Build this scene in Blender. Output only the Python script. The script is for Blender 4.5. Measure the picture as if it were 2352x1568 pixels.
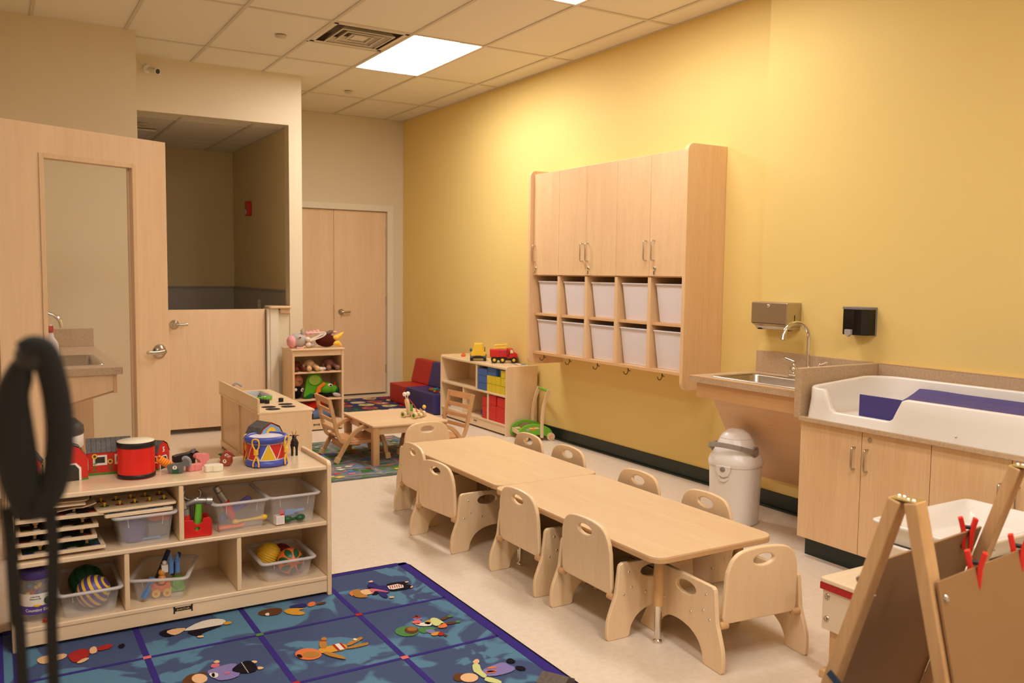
import bpy, bmesh, math, random
from mathutils import Vector, Matrix, Euler
from mathutils.noise import noise as pnoise
random.seed(7)
S = bpy.context.scene
COL = S.collection
for o in list(bpy.data.objects):
    bpy.data.objects.remove(o, do_unlink=True)
PI = math.pi
R = math.radians

# ------------------------------------------------------------------ camera
F_PX, CXP, CYP, CAM_H = 1988.0, 1176.0, 784.0, 1.42
YAW, PITCH, ROLL = R(31.15), R(4.42), R(0.68)
FWD = Vector((math.sin(YAW)*math.cos(PITCH), math.cos(YAW)*math.cos(PITCH), -math.sin(PITCH)))
RGT0 = Vector((math.cos(YAW), -math.sin(YAW), 0))
UP0 = RGT0.cross(FWD)
RGT = RGT0*math.cos(ROLL) + UP0*math.sin(ROLL)
UPV = -RGT0*math.sin(ROLL) + UP0*math.cos(ROLL)
cd = bpy.data.cameras.new('camera')
cam = bpy.data.objects.new('camera', cd)
COL.objects.link(cam)
mw = Matrix((RGT, UPV, -FWD)).transposed().to_4x4()
mw.translation = Vector((0, 0, CAM_H))
cam.matrix_world = mw
cd.sensor_width = 36
cd.lens = F_PX*36/2352
cd.clip_start = .05
cd.dof.use_dof = True
cd.dof.focus_distance = 4.2
cd.dof.aperture_fstop = 4.0
S.camera = cam

# ------------------------------------------------------------------ world and exposure
w = bpy.data.worlds.new('World')
S.world = w
w.use_nodes = True
w.node_tree.nodes['Background'].inputs[0].default_value = (.9, .75, .6, 1)
w.node_tree.nodes['Background'].inputs[1].default_value = .02
S.view_settings.view_transform = 'Standard'
S.view_settings.look = 'None'
S.view_settings.gamma = 1
S.view_settings.use_curve_mapping = False
S.view_settings.exposure = 0.0
LAMP_COL = (1.0, .965, .93)
LAMP_POWER = 36

# pixel -> point on a plane of the room (2352x1568 photo frame)
def ray(px, py):
    return FWD + RGT*((px-CXP)/F_PX) + UPV*((CYP-py)/F_PX)
C0 = Vector((0, 0, CAM_H))
def PZ(px, py, z): d = ray(px, py); return C0 + d*((z-CAM_H)/d.z)
def PX(px, py, x): d = ray(px, py); return C0 + d*(x/d.x)
def PY(px, py, y): d = ray(px, py); return C0 + d*(y/d.y)

# ------------------------------------------------------------------ materials
def lin(c):
    if isinstance(c, str):
        c = [int(c[i:i+2], 16) for i in (0, 2, 4)]
    out = []
    for v in c[:3]:
        v /= 255.
        out.append(v/12.92 if v <= .04045 else ((v+.055)/1.055)**2.4)
    return (*out, 1)
MATS = {}
def newmat(name):
    m = bpy.data.materials.new(name); m.use_nodes = True
    nt = m.node_tree; b = nt.nodes['Principled BSDF']
    return m, nt, b
def mat(name, c, rough=.5, metal=0, alpha=1, bump=0, bscale=60, var=0, vscale=6, emis=0, spec=.5, coat=0):
    if name in MATS: return MATS[name]
    m, nt, b = newmat(name)
    col = lin(c)
    b.inputs['Base Color'].default_value = col
    b.inputs['Roughness'].default_value = rough
    b.inputs['Metallic'].default_value = metal
    b.inputs['Alpha'].default_value = alpha
    b.inputs['Specular IOR Level'].default_value = spec
    b.inputs['Coat Weight'].default_value = coat
    if emis:
        b.inputs['Emission Color'].default_value = col
        b.inputs['Emission Strength'].default_value = emis
    if var or bump:
        tc = nt.nodes.new('ShaderNodeTexCoord')
        n = nt.nodes.new('ShaderNodeTexNoise'); n.inputs['Scale'].default_value = vscale if var else bscale
        n.inputs['Detail'].default_value = 4
        nt.links.new(tc.outputs['Object'], n.inputs['Vector'])
        if var:
            r = nt.nodes.new('ShaderNodeValToRGB')
            r.color_ramp.elements[0].position = .3; r.color_ramp.elements[1].position = .7
            r.color_ramp.elements[0].color = (*[v*(1-var) for v in col[:3]], 1)
            r.color_ramp.elements[1].color = (*[min(1, v*(1+var)) for v in col[:3]], 1)
            nt.links.new(n.outputs['Fac'], r.inputs['Fac']); nt.links.new(r.outputs['Color'], b.inputs['Base Color'])
        if bump:
            n2 = nt.nodes.new('ShaderNodeTexNoise'); n2.inputs['Scale'].default_value = bscale
            nt.links.new(tc.outputs['Object'], n2.inputs['Vector'])
            bp = nt.nodes.new('ShaderNodeBump'); bp.inputs['Strength'].default_value = bump; bp.inputs['Distance'].default_value = .002
            nt.links.new(n2.outputs['Fac'], bp.inputs['Height']); nt.links.new(bp.outputs['Normal'], b.inputs['Normal'])
    MATS[name] = m
    return m
def wood(name, c1, c2, axis='Z', rough=.35, scale=1.0, rings=False, coat=.15):
    if name in MATS: return MATS[name]
    m, nt, b = newmat(name)
    tc = nt.nodes.new('ShaderNodeTexCoord')
    mp = nt.nodes.new('ShaderNodeMapping')
    st = {'X': (.6, 9, 9), 'Y': (9, .6, 9), 'Z': (9, 9, .6)}[axis]
    mp.inputs['Scale'].default_value = tuple(v*scale for v in st)
    nt.links.new(tc.outputs['Object'], mp.inputs['Vector'])
    n = nt.nodes.new('ShaderNodeTexNoise'); n.inputs['Scale'].default_value = 1.6; n.inputs['Detail'].default_value = 7
    n.inputs['Distortion'].default_value = .6
    nt.links.new(mp.outputs['Vector'], n.inputs['Vector'])
    mp2 = nt.nodes.new('ShaderNodeMapping')
    mp2.inputs['Scale'].default_value = tuple(v*6*scale for v in st)
    nt.links.new(tc.outputs['Object'], mp2.inputs['Vector'])
    n2 = nt.nodes.new('ShaderNodeTexNoise'); n2.inputs['Scale'].default_value = 2; n2.inputs['Detail'].default_value = 3
    nt.links.new(mp2.outputs['Vector'], n2.inputs['Vector'])
    mx = nt.nodes.new('ShaderNodeMath'); mx.operation = 'MULTIPLY_ADD'
    mx.inputs[1].default_value = .45
    nt.links.new(n2.outputs['Fac'], mx.inputs[0]); 
    ml = nt.nodes.new('ShaderNodeMath'); ml.operation = 'MULTIPLY'; ml.inputs[1].default_value = .62
    nt.links.new(n.outputs['Fac'], ml.inputs[0]); nt.links.new(ml.outputs[0], mx.inputs[2])
    r = nt.nodes.new('ShaderNodeValToRGB')
    r.color_ramp.elements[0].position = .36; r.color_ramp.elements[1].position = .68
    r.color_ramp.elements[0].color = lin(c1); r.color_ramp.elements[1].color = lin(c2)
    nt.links.new(mx.outputs[0], r.inputs['Fac']); nt.links.new(r.outputs['Color'], b.inputs['Base Color'])
    b.inputs['Roughness'].default_value = rough
    b.inputs['Coat Weight'].default_value = coat
    b.inputs['Coat Roughness'].default_value = .2
    MATS[name] = m
    return m
M = {}
M['yellow'] = mat('yellow_paint', (239, 209, 131), .65, bump=.15, bscale=300, spec=.3)
M['cream'] = mat('cream_paint', (226, 210, 180), .65, bump=.12, bscale=300, spec=.3)
M['alcove'] = mat('alcove_paint', (224, 204, 160), .7, spec=.2)
M['wains'] = mat('grey_wainscot', (176, 168, 160), .5)
M['rubber'] = mat('dark_green_rubber', (26, 40, 32), .38)
M['frame'] = mat('cream_metal_frame', (232, 220, 198), .4)
M['black'] = mat('black_plastic', (18, 17, 16), .45)
M['blackfab'] = mat('black_fabric', (17, 16, 15), .85)
M['dark'] = mat('dark_gap', (24, 20, 16), .9)
M['steel'] = mat('brushed_steel', (190, 180, 168), .28, 1)
M['chrome'] = mat('polished_chrome', (225, 220, 212), .07, 1)
M['nickel'] = mat('satin_nickel', (196, 188, 176), .25, 1)
M['maple'] = wood('maple_veneer_upright', (222, 184, 142), (232, 198, 158), 'Z')
M['mapleX'] = wood('maple_veneer_across', (224, 186, 144), (234, 200, 160), 'X')
M['mapleY'] = wood('maple_veneer_lengthwise', (216, 184, 144), (230, 202, 168), 'Y')
M['ply'] = wood('birch_plywood_upright', (234, 200, 158), (240, 210, 170), 'Z')
M['plyX'] = wood('birch_plywood_across', (234, 206, 170), (242, 217, 184), 'X', rough=.22, coat=.35)
M['plyY'] = wood('birch_plywood_lengthwise', (232, 202, 160), (240, 213, 174), 'Y')
M['plydark'] = mat('plywood_edge', (196, 160, 116), .55, var=.15, vscale=40)
M['beech'] = wood('oiled_beech', (196, 148, 100), (214, 170, 122), 'Z')
M['beechX'] = wood('oiled_beech_seat', (200, 140, 92), (216, 160, 110), 'X')
M['lam'] = wood('laminate_upright', (228, 186, 138), (238, 200, 154), 'Z', rough=.4)
M['lamY'] = wood('laminate_lengthwise', (218, 170, 118), (228, 182, 132), 'Y', rough=.4)
M['ctr'] = mat('speckled_countertop', (196, 166, 134), .4, var=.12, vscale=90)
M['doorw'] = wood('maple_door_veneer', (230, 194, 154), (238, 205, 168), 'Z', scale=.55)
M['white'] = mat('white_plastic', (240, 232, 224), .28)
M['milky'] = mat('milky_plastic', (230, 220, 222), .42)
M['red'] = mat('red_plastic', (206, 32, 22), .35)
M['orange'] = mat('orange_plastic', (232, 108, 40), .4)
M['yel'] = mat('yellow_plastic', (240, 196, 52), .35)
M['blue'] = mat('blue_plastic', (70, 82, 176), .35)
M['lblue'] = mat('light_blue_plastic', (96, 144, 210), .4)
M['green'] = mat('green_plastic', (104, 176, 48), .38)
M['dgreen'] = mat('dark_green_plastic', (28, 84, 48), .4)
M['purple'] = mat('violet_plastic', (82, 66, 150), .4)
M['grey'] = mat('grey_plastic', (128, 124, 122), .4)
M['bin'] = mat('clear_plastic', (240, 234, 232), .35, alpha=.27)
M['binrim'] = mat('clear_plastic_rim', (240, 234, 232), .3, alpha=.55)
M['glass'] = mat('door_glass', (235, 240, 235), .02, alpha=.04, spec=.5)
M['ink'] = mat('black_print', (20, 22, 20), .6)
M['whiteprint'] = mat('white_print', (240, 234, 224), .5)

def vinyl_floor():
    m, nt, b = newmat('vinyl_floor')
    tc = nt.nodes.new('ShaderNodeTexCoord')
    n = nt.nodes.new('ShaderNodeTexNoise'); n.inputs['Scale'].default_value = 34; n.inputs['Detail'].default_value = 6; n.inputs['Roughness'].default_value = .7
    nt.links.new(tc.outputs['Object'], n.inputs['Vector'])
    r = nt.nodes.new('ShaderNodeValToRGB')
    r.color_ramp.elements[0].position = .35; r.color_ramp.elements[1].position = .65
    r.color_ramp.elements[0].color = lin((220, 200, 178)); r.color_ramp.elements[1].color = lin((230, 212, 190))
    nt.links.new(n.outputs['Fac'], r.inputs['Fac']); nt.links.new(r.outputs['Color'], b.inputs['Base Color'])
    b.inputs['Roughness'].default_value = .38
    return m
M['floor'] = vinyl_floor()
def ceiling_tile():
    m, nt, b = newmat('ceiling_tile')
    tc = nt.nodes.new('ShaderNodeTexCoord')
    v = nt.nodes.new('ShaderNodeTexVoronoi'); v.inputs['Scale'].default_value = 70
    n = nt.nodes.new('ShaderNodeTexNoise'); n.inputs['Scale'].default_value = 50
    nt.links.new(tc.outputs['Object'], v.inputs['Vector']); nt.links.new(tc.outputs['Object'], n.inputs['Vector'])
    a = nt.nodes.new('ShaderNodeMath'); a.operation = 'MULTIPLY_ADD'; a.inputs[1].default_value = .5
    nt.links.new(n.outputs['Fac'], a.inputs[0]); nt.links.new(v.outputs['Distance'], a.inputs[2])
    r = nt.nodes.new('ShaderNodeValToRGB')
    r.color_ramp.elements[0].position = .28; r.color_ramp.elements[1].position = .40
    r.color_ramp.elements[0].color = lin((214, 202, 184)); r.color_ramp.elements[1].color = lin((236, 226, 208))
    nt.links.new(a.outputs[0], r.inputs['Fac']); nt.links.new(r.outputs['Color'], b.inputs['Base Color'])
    b.inputs['Roughness'].default_value = .9
    return m
M['tile'] = ceiling_tile()
M['tbar'] = mat('ceiling_grid_bar', (214, 200, 178), .6)
def carpet(name, c1, c2, scale, thr, sharp=.02):
    m, nt, b = newmat(name)
    tc = nt.nodes.new('ShaderNodeTexCoord')
    n = nt.nodes.new('ShaderNodeTexNoise'); n.inputs['Scale'].default_value = scale; n.inputs['Detail'].default_value = 3; n.inputs['Distortion'].default_value = .8
    nt.links.new(tc.outputs['Object'], n.inputs['Vector'])
    r = nt.nodes.new('ShaderNodeValToRGB')
    r.color_ramp.elements[0].position = thr-sharp; r.color_ramp.elements[1].position = thr+sharp
    r.color_ramp.elements[0].color = lin(c1); r.color_ramp.elements[1].color = lin(c2)
    nt.links.new(n.outputs['Fac'], r.inputs['Fac'])
    n2 = nt.nodes.new('ShaderNodeTexNoise'); n2.inputs['Scale'].default_value = 420
    nt.links.new(tc.outputs['Object'], n2.inputs['Vector'])
    mx = nt.nodes.new('ShaderNodeMixRGB'); mx.blend_type = 'MULTIPLY'; mx.inputs[0].default_value = .55
    nt.links.new(r.outputs['Color'], mx.inputs[1]); nt.links.new(n2.outputs['Color'], mx.inputs[2])
    g = nt.nodes.new('ShaderNodeBrightContrast'); g.inputs['Bright'].default_value = .03
    nt.links.new(mx.outputs[0], g.inputs['Color'])
    nt.links.new(g.outputs[0], b.inputs['Base Color'])
    bp = nt.nodes.new('ShaderNodeBump'); bp.inputs['Strength'].default_value = .5; bp.inputs['Distance'].default_value = .003
    nt.links.new(n2.outputs['Fac'], bp.inputs['Height']); nt.links.new(bp.outputs['Normal'], b.inputs['Normal'])
    b.inputs['Roughness'].default_value = .95; b.inputs['Specular IOR Level'].default_value = .1
    return m

# ------------------------------------------------------------------ mesh builder
def T(x=0, y=0, z=0): return Matrix.Translation((x, y, z))
def RX(a): return Matrix.Rotation(a, 4, 'X')
def RY(a): return Matrix.Rotation(a, 4, 'Y')
def RZ(a): return Matrix.Rotation(a, 4, 'Z')
def SC(x, y, z): return Matrix.Diagonal((x, y, z, 1))
def frame_to(p, q):
    d = (Vector(q)-Vector(p)); L = d.length
    return Matrix.Translation(p) @ d.to_track_quat('Z', 'Y').to_matrix().to_4x4(), L
class MB:
    def __init__(s): s.v = []; s.f = []; s.mi = []; s.sm = []; s.cur = 0
    def m(s, i): s.cur = i; return s
    def add(s, vs, fs, M4=None, smooth=False):
        o = len(s.v)
        for p in vs:
            p = Vector(p)
            s.v.append(M4 @ p if M4 is not None else p)
        for f in fs:
            s.f.append([i+o for i in f]); s.mi.append(s.cur); s.sm.append(smooth)
        return s
    def box(s, x0, y0, z0, x1, y1, z1, M4=None):
        vs = [(x, y, z) for z in (z0, z1) for y in (y0, y1) for x in (x0, x1)]
        return s.add(vs, [(0, 2, 3, 1), (4, 5, 7, 6), (0, 1, 5, 4), (2, 6, 7, 3), (0, 4, 6, 2), (1, 3, 7, 5)], M4)
    def cb(s, c, d, M4=None):
        c = Vector(c); h = Vector(d)/2
        return s.box(c.x-h.x, c.y-h.y, c.z-h.z, c.x+h.x, c.y+h.y, c.z+h.z, M4)
    def prism(s, pts, z0, z1, M4=None, smooth=False):
        n = len(pts)
        a = sum(pts[i][0]*pts[(i+1) % n][1]-pts[(i+1) % n][0]*pts[i][1] for i in range(n))
        if a < 0: pts = list(reversed(pts))
        s.add([(x, y, z0) for x, y in pts]+[(x, y, z1) for x, y in pts], [tuple(reversed(range(n))), tuple(range(n, 2*n))], M4)
        o = len(s.v)-2*n
        for i in range(n):
            j = (i+1) % n
            s.f.append([o+i, o+j, o+n+j, o+n+i]); s.mi.append(s.cur); s.sm.append(smooth)
        return s
    def lathe(s, prof, seg=24, M4=None, smooth=True, sx=1, sy=1):
        vs = []; fs = []
        for r, z in prof:
            for k in range(seg):
                a = 2*PI*k/seg; vs.append((r*math.cos(a)*sx, r*math.sin(a)*sy, z))
        for i in range(len(prof)-1):
            for k in range(seg):
                k2 = (k+1) % seg
                fs.append((i*seg+k, i*seg+k2, (i+1)*seg+k2, (i+1)*seg+k))
        s.add(vs, fs, M4, smooth)
        if prof[0][0] > 1e-6: s.add([vs[k] for k in range(seg)], [tuple(reversed(range(seg)))], M4)
        if prof[-1][0] > 1e-6: s.add([vs[(len(prof)-1)*seg+k] for k in range(seg)], [tuple(range(seg))], M4)
        return s
    def cyl(s, p, q, r, seg=16, r2=None, smooth=True):
        m4, L = frame_to(p, q)
        return s.lathe([(r, 0), (r if r2 is None else r2, L)], seg, m4, smooth)
    def tube(s, pts, r, seg=10, closed=False, flat=1.0):
        pts = [Vector(p) for p in pts]; n = len(pts); rs = r if isinstance(r, (list, tuple)) else [r]*n
        vs = []; prev = None
        for i, p in enumerate(pts):
            if closed: t = (pts[(i+1) % n]-pts[i-1]).normalized()
            else: t = (pts[min(i+1, n-1)]-pts[max(i-1, 0)]).normalized()
            if prev is None:
                u = t.orthogonal().normalized()
                if abs(t.z) < .9: u = t.cross(Vector((0, 0, 1))).normalized()
            else: u = (prev-t*prev.dot(t)).normalized()
            prev = u; w_ = t.cross(u)
            for k in range(seg):
                a = 2*PI*k/seg
                vs.append(p+u*(rs[i]*math.cos(a))+w_*(rs[i]*flat*math.sin(a)))
        fs = []
        for i in range(n if closed else n-1):
            j = (i+1) % n
            for k in range(seg):
                k2 = (k+1) % seg
                fs.append((i*seg+k, i*seg+k2, j*seg+k2, j*seg+k))
        s.add(vs, fs, None, True)
        if not closed:
            s.add(vs[:seg], [tuple(reversed(range(seg)))]); s.add(vs[-seg:], [tuple(range(seg))])
        return s
    def ribbon(s, pts, wdt, th, nrm=(1, 0, 0)):
        """rectangular strip swept along pts; nrm is the width direction"""
        nrm = Vector(nrm).normalized(); pts = [Vector(p) for p in pts]; n = len(pts); vs = []
        for i, p in enumerate(pts):
            t = (pts[min(i+1, n-1)]-pts[max(i-1, 0)]).normalized(); q = t.cross(nrm).normalized()
            for a, b_ in ((-1, -1), (1, -1), (1, 1), (-1, 1)): vs.append(p+nrm*(a*wdt/2)+q*(b_*th/2))
        fs = []
        for i in range(n-1):
            for k in range(4):
                k2 = (k+1) % 4; fs.append((i*4+k, i*4+k2, i*4+4+k2, i*4+4+k))
        fs += [(3, 2, 1, 0), (n*4-4, n*4-3, n*4-2, n*4-1)]
        return s.add(vs, fs)
    def ell(s, c, r, M4=None, seg=16, rings=10, bumpy=0):
        vs = []; fs = []
        for i in range(1, rings):
            th = PI*i/rings
            for k in range(seg):
                a = 2*PI*k/seg
                vs.append(Vector((math.sin(th)*math.cos(a), math.sin(th)*math.sin(a), math.cos(th))))
        vs.append(Vector((0, 0, 1))); vs.append(Vector((0, 0, -1)))
        if bumpy: vs = [v*(1+bumpy*pnoise(v*2.1+Vector(c)*9)) for v in vs]
        n = len(vs)
        for i in range(rings-2):
            for k in range(seg):
                k2 = (k+1) % seg; fs.append((i*seg+k, (i+1)*seg+k, (i+1)*seg+k2, i*seg+k2))
        for k in range(seg):
            k2 = (k+1) % seg; fs.append((n-2, k, k2)); fs.append((n-1, (rings-2)*seg+k2, (rings-2)*seg+k))
        m4 = Matrix.Translation(c) @ SC(*r)
        if M4 is not None: m4 = Matrix.Translation(c) @ M4 @ SC(*r)
        return s.add(vs, fs, m4, True)
    def quad(s, a, b_, c, d): return s.add([a, b_, c, d], [(0, 1, 2, 3)])
    def mesh(s, me, M4=None, smooth=False):
        return s.add([v.co for v in me.vertices], [tuple(p.vertices) for p in me.polygons], M4, smooth)
    def build(s, name, mats, parent=None, bevel=0, seg=2, M4=None, smooth_angle=None):
        me = bpy.data.meshes.new(name)
        me.from_pydata([tuple(v) for v in s.v], [], s.f)
        if not isinstance(mats, (list, tuple)): mats = [mats]
        for m_ in mats: me.materials.append(m_)
        me.polygons.foreach_set('material_index', s.mi); me.polygons.foreach_set('use_smooth', s.sm)
        me.validate(); me.update()
        o = bpy.data.objects.new(name, me); COL.objects.link(o)
        if parent: o.parent = parent
        if M4 is not None: o.matrix_local = M4
        if bevel:
            b = o.modifiers.new('bevel', 'BEVEL'); b.width = bevel; b.segments = seg; b.limit_method = 'ANGLE'; b.angle_limit = R(40); b.harden_normals = False
        return o
def curve_mesh(loops, t, bev=0, res=1):
    """solid plate in the XY plane from closed loops (outer plus holes), thickness t, rounded edges"""
    cu = bpy.data.curves.new('c', 'CURVE'); cu.dimensions = '2D'; cu.fill_mode = 'BOTH'
    cu.extrude = max(t/2-bev, .0001); cu.bevel_depth = bev; cu.bevel_resolution = res; cu.offset = -bev
    for lp in loops:
        sp = cu.splines.new('POLY'); sp.points.add(len(lp)-1)
        for p, q in zip(sp.points, lp): p.co = (q[0], q[1], 0, 1)
        sp.use_cyclic_u = True
    o = bpy.data.objects.new('c', cu); COL.objects.link(o)
    me = bpy.data.meshes.new_from_object(o)
    bpy.data.objects.remove(o); bpy.data.curves.remove(cu)
    return me
def text_mesh(txt, size, depth=.0004, bold=0, sx=1.0):
    cu = bpy.data.curves.new('t', 'FONT'); cu.body = txt; cu.size = size; cu.extrude = depth
    cu.align_x = 'CENTER'; cu.align_y = 'CENTER'; cu.offset = bold; cu.resolution_u = 3
    o = bpy.data.objects.new('t', cu); COL.objects.link(o)
    me = bpy.data.meshes.new_from_object(o)
    bpy.data.objects.remove(o); bpy.data.curves.remove(cu)
    return me
def ellipse(cx, cy, rx, ry, n=24, a0=0, rot=0):
    out = []
    for k in range(n):
        a = a0+2*PI*k/n; x = rx*math.cos(a); y = ry*math.sin(a)
        out.append((cx+x*math.cos(rot)-y*math.sin(rot), cy+x*math.sin(rot)+y*math.cos(rot)))
    return out
def rrect(x0, y0, x1, y1, r, n=5):
    out = []
    for cx, cy, a in ((x1-r, y1-r, 0), (x0+r, y1-r, 90), (x0+r, y0+r, 180), (x1-r, y0+r, 270)):
        for k in range(n+1):
            t = R(a+90*k/n); out.append((cx+r*math.cos(t), cy+r*math.sin(t)))
    return out
def smoothloop(pts, it=2):
    for _ in range(it):
        q = []
        for i in range(len(pts)):
            a = pts[i]; b_ = pts[(i+1) % len(pts)]
            q.append((a[0]*.75+b_[0]*.25, a[1]*.75+b_[1]*.25)); q.append((a[0]*.25+b_[0]*.75, a[1]*.25+b_[1]*.75))
        pts = q
    return pts
def catmull(pts, n=6):
    P_ = [Vector(p) for p in pts]; out = []
    for i in range(len(P_)-1):
        p0 = P_[max(i-1, 0)]; p1 = P_[i]; p2 = P_[i+1]; p3 = P_[min(i+2, len(P_)-1)]
        for k in range(n):
            t = k/n
            out.append(.5*((2*p1)+(p2-p0)*t+(2*p0-5*p1+4*p2-p3)*t*t+(3*p1-p0-3*p2+p3)*t**3))
    out.append(P_[-1]); return out
# plate orientations: XY plate -> vertical planes
TO_XZ = RX(PI/2)                     # x->x, y->z, thickness along y
TO_YZ = RZ(PI/2) @ RX(PI/2)          # x->y, y->z, thickness along x

# ------------------------------------------------------------------ scene bookkeeping
def thing(name, label, cat, loc=(0, 0, 0), rotz=0, group=None):
    o = bpy.data.objects.new(name, None); COL.objects.link(o)
    o.empty_display_size = .05
    o.location = loc; o.rotation_euler = (0, 0, rotz); o['label'] = label; o['category'] = cat
    if group: o['group'] = group
    return o
def tag(o, label, cat, group=None):
    o['label'] = label; o['category'] = cat
    if group: o['group'] = group
    return o
def struct(o):
    o['kind'] = 'structure'; return o
def dup(o, loc=None, rotz=None, label=None, group=None, parent=None):
    c = o.copy(); COL.objects.link(c)
    if parent is not None: c.parent = parent
    if loc is not None: c.location = loc
    if rotz is not None: c.rotation_euler = (0, 0, rotz)
    if label: c['label'] = label
    if group: c['group'] = group
    for ch in list(o.children): dup(ch, parent=c)
    return c
# ------------------------------------------------------------------ room shell
ZC = 3.18; WR = 4.19; WR2 = 4.12; YB = 9.44; YP = 7.82; YL = 7.04; XCOL = 2.47; XL = -.06; JY = 2.9; XLL = -.9; YREAR = -2.7
def wall(name, parts, m=M['cream'], **k):
    b = MB()
    for p in parts: b.box(*p)
    return struct(b.build(name, m, **k))
struct(MB().box(-1.6, YREAR-.1, -.1, 4.4, 10.2, 0).build('floor', M['floor']))
wall('wall_right', [(WR, 3.82, 0, 4.35, YB, ZC+.1)], M['yellow'])
wall('wall_right_front', [(WR2, YREAR, 0, 4.35, 3.82, ZC+.1)], M['yellow'])
DX0, DX1, DH = 2.55, 4.03, 2.17
wall('wall_back', [(XCOL-.09, YB, DH, 4.35, YB+.14, ZC+.1), (DX1, YB, 0, 4.35, YB+.14, DH), (XCOL-.09, YB, 0, DX0, YB+.14, DH)])
OT = PY(500, 271, YP).z
OX = 2.352
wall('wall_partition', [(.98, YP, OT, XCOL, YP+.13, ZC+.1), (OX, YP, 0, XCOL, YP+.13, OT), (2.24, YP+.01, 0, OX, YP+.12, 1.075), (.98, YP, 0, 1.13, YP+.13, 1.075)])
wall('wall_closet_side', [(XCOL-.09, YP+.13, 0, XCOL, YB, ZC+.1)])
wall('wall_left_far', [(XL-.1, YL, 0, .98, YL+.12, ZC+.1), (.88, YL+.12, 0, .98, YP, ZC+.1)])
wall('wall_left', [(XL-.12, JY, 0, XL, 3.82, ZC+.1), (XL-.12, 3.82, 2.16, XL, 4.86, ZC+.1), (XL-.12, 4.86, 0, XL, YL, ZC+.1), (XLL, JY, 0, XL-.12, JY+.12, ZC+.1)])
wall('wall_left_near', [(XLL-.12, YREAR, 0, XLL, JY+.12, ZC+.1)])
wall('wall_rear', [(XLL-.12, YREAR-.12, 0, 4.35, YREAR, ZC+.1)])
wall('wall_hall', [(-1.6, JY+.12, 0, -1.5, 7.2, 2.6), (-1.5, 7.1, 0, XL-.12, 7.2, 2.6), (-1.5, JY+.12, 2.5, XL-.12, 7.2, 2.6)])
# alcove room behind the half door
AZ = 2.74; AX = 2.38; AY = 10.02
wall('wall_alcove_right', [(AX, YP+.13, 0, XCOL-.0905, AY, ZC)], M['alcove'])
wall('wall_alcove_back', [(-.2, AY, 0, XCOL, AY+.1, ZC)], M['alcove'])
wall('wall_alcove_left', [(-.2, YP+.13, 0, -.1, AY, ZC)], M['alcove'])
wall('wall_alcove_front', [(-.1, YP+.02, 0, .9, YP+.13, ZC)], M['alcove'])
wz = 1.225
struct(MB().box(-.1, AY-.012, 0, AX, AY, wz).box(AX-.012, YP+.13, 0, AX, AY-.012, wz).m(1).box(-.1, AY-.018, wz, AX, AY, wz+.025).box(AX-.018, YP+.13, wz, AX, AY-.018, wz+.025).build('trim_wainscot', [M['wains'], mat('wainscot_cap', (150, 146, 140), .5)]))

def grid_ceiling(name, xs, ys, skip, z, ext):
    b = MB()
    x0, x1, y0, y1 = ext
    X = [x0]+sorted(x for x in xs if x0 < x < x1)+[x1]; Y = [y0]+[y for y in ys if y0 < y < y1]+[y1]
    for i in range(len(X)-1):
        for j in range(len(Y)-1):
            cx = (X[i]+X[i+1])/2; cy = (Y[j]+Y[j+1])/2
            if any(a < cx < b2 and c < cy < d for a, b2, c, d in skip): continue
            b.m(0).box(X[i], Y[j], z+.004, X[i+1], Y[j+1], z+.02)
    b.m(1)
    for x in X: b.box(x-.012, y0, z-.003, x+.012, y1, z+.0041)
    for y in Y: b.box(x0, y-.012, z-.0028, x1, y+.012, z+.0042)
    return struct(b.build(name, [M['tile'], M['tbar']]))
GX = [2.74+.608*k for k in range(-8, 3)]
GY = [7.22-1.222*k for k in range(-2, 9)]
def cell(ix, iy): x = 2.74+.608*ix; y = 7.22-1.222*iy; return (x, x+.608, y-1.222, y)   # iy 0: Y 6.0..7.22
LCELLS = [cell(0, 0), cell(0, 2), cell(-4, 4), cell(-2, 5), cell(-2, 7)]  # first two are real fixtures, the last three hold added fill lights
VENT = (2.132, 2.74, 5.998, 6.609)
skips = LCELLS+[VENT]
# the vent takes half a cell: an extra cross bar is added there
cb = grid_ceiling('ceiling', GX, sorted(GY+[]), LCELLS+[(2.132, 2.74, 5.998, 7.22)], ZC, (XLL, WR, YREAR, YB))
b = MB().box(2.132, 6.609, ZC+.004, 2.74, 7.22, ZC+.02).m(1).box(2.132, 6.597, ZC-.003, 2.74, 6.621, ZC+.0041)
o = b.build('ceiling', [M['tile'], M['tbar']]); struct(o)
grid_ceiling('ceiling', [AX-.3-.61*k for k in range(5)], [YP+.35+1.22*k for k in range(3)], [], AZ, (-.1, AX, YP+.13, AY))

# rubber baseboards
def base(name, parts):
    b = MB()
    for x0, y0, x1, y1 in parts: b.box(x0, y0, 0, x1, y1, .102)
    return struct(b.build(name, M['rubber'], bevel=.004))
base('baseboard_right', [(WR-.008, 3.82, WR, YB)])
struct(MB().box(WR-.03, 3.82, 0, WR-.008, YB, .012).build('baseboard_right_toe', M['rubber'], bevel=.005))
base('baseboard_right_front', [(WR2-.008, -2.0, WR2, 3.828)])
struct(MB().box(WR2-.03, 2.99, 0, WR2-.008, 3.828, .012).build('baseboard_right_front_toe', M['rubber'], bevel=.005))
base('baseboard_back', [(DX1+.06, YB-.008, WR-.009, YB)])
base('baseboard_partition', [(OX+.01, YP-.008, XCOL, YP)])

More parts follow.
